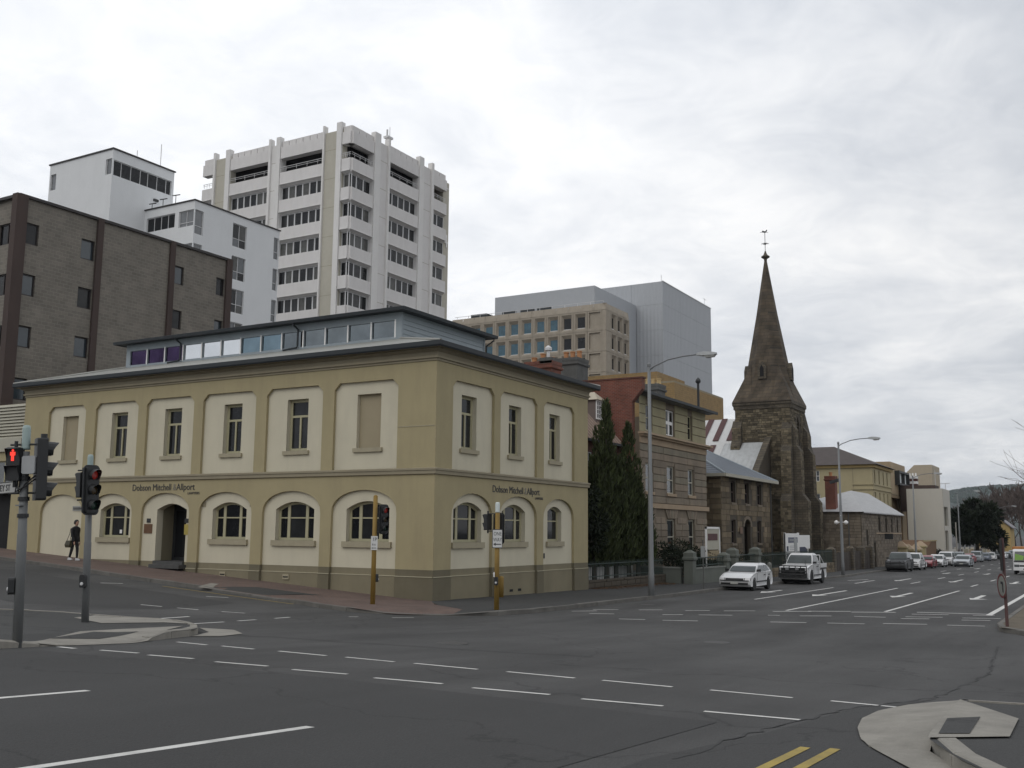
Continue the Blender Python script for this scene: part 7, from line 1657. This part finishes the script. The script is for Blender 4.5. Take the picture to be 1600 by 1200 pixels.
MB().lathe((0, -.03, 1.56), [(.082, .02), (.1, .1), (.092, .16), (.06, .205), (0, .22)], 12).lathe((0, .07, 1.6), [(.0, -.05), (.045, 0), (.045, .06), (0, .1)], 8).build('hair', M_hair, ho, True)
MB().add([(-.018, -.125, 1.6), (.018, -.125, 1.6), (0, -.155, 1.6), (0, -.128, 1.65)], [(0, 1, 2), (0, 2, 3), (1, 3, 2)]).build('nose', M_skin, ho)
for x, y, z in ((.09, -.13, .0), (-.09, .15, .02)):
    MB().loft([[(x-.045, y+.08, z), (x+.045, y+.08, z), (x+.04, y+.08, z+.1), (x-.04, y+.08, z+.1)], [(x-.05, y-.03, z), (x+.05, y-.03, z), (x+.04, y-.03, z+.09), (x-.04, y-.03, z+.09)], [(x-.04, y-.15, z), (x+.04, y-.15, z), (x+.03, y-.14, z+.05), (x-.03, y-.14, z+.05)]]).build('shoe', M_shoe, pn)
def hand(cx_, cy_, cz_, s):
    v = [(cx_, cy_, cz_), (cx_, cy_-.015, cz_-.07)]; e = [(0, 1)]; r = [(.025, .035), (.02, .036)]
    for k in range(4):
        b = len(v); yy = cy_-.05+.022*k; v += [(cx_, yy, cz_-.1), (cx_+s*.012, yy, cz_-.135), (cx_+s*.03, yy+.004, cz_-.16+.006*abs(k-1.5))]; e += [(1, b), (b, b+1), (b+1, b+2)]; r += [.01, .009, .008]
    b = len(v); v += [(cx_, cy_-.05, cz_-.05), (cx_+s*.015, cy_-.068, cz_-.085)]; e += [(0, b), (b, b+1)]; r += [.012, .009]
    return skin('hand', v, e, r, M_skin, pn, 0, 1)
hand(.2, -.06, .8, -1); hand(-.185, -.2, .83, 1)
bg_ = thing('shoulder_bag', 'dark olive shoulder bag hanging at the side of the walking person', 'bag', (px_+.02, py_+.22, pz+.62), local=True); bg_.location = (px_-.22, py_+.12, pz+.56)
mb = MB().loft([[(-.05, -.14, 0), (.05, -.14, 0), (.05, .14, 0), (-.05, .14, 0)], [(-.07, -.17, .12), (.07, -.17, .12), (.07, .17, .12), (-.07, .17, .12)], [(-.03, -.13, .3), (.03, -.13, .3), (.03, .13, .3), (-.03, .13, .3)]]); mb.build('bag_body', mat('olive_leather', (.045, .04, .02), .6, .2, 6.), bg_)
MB().tube([(0, -.12, .28), (.05, -.08, .6), (.06, -.02, .84), (.06, .04, .6), (0, .12, .28)], .012, 6).build('strap', M_black, bg_)

# ------------------------------------------------------------------ air
hm = bpy.data.materials.new('air'); hm.use_nodes = True; hn = hm.node_tree.nodes; hn.clear()
ho_ = hn.new('ShaderNodeOutputMaterial'); pv_ = hn.new('ShaderNodeVolumePrincipled')
pv_.inputs['Color'].default_value = (.86, .92, 1.0, 1); pv_.inputs['Density'].default_value = .00007; pv_.inputs['Anisotropy'].default_value = .3
hm.node_tree.links.new(pv_.outputs[0], ho_.inputs['Volume'])
MB().box(-420, 3520, -1520, 1820, -30, 190).build('haze', hm, kind='stuff')
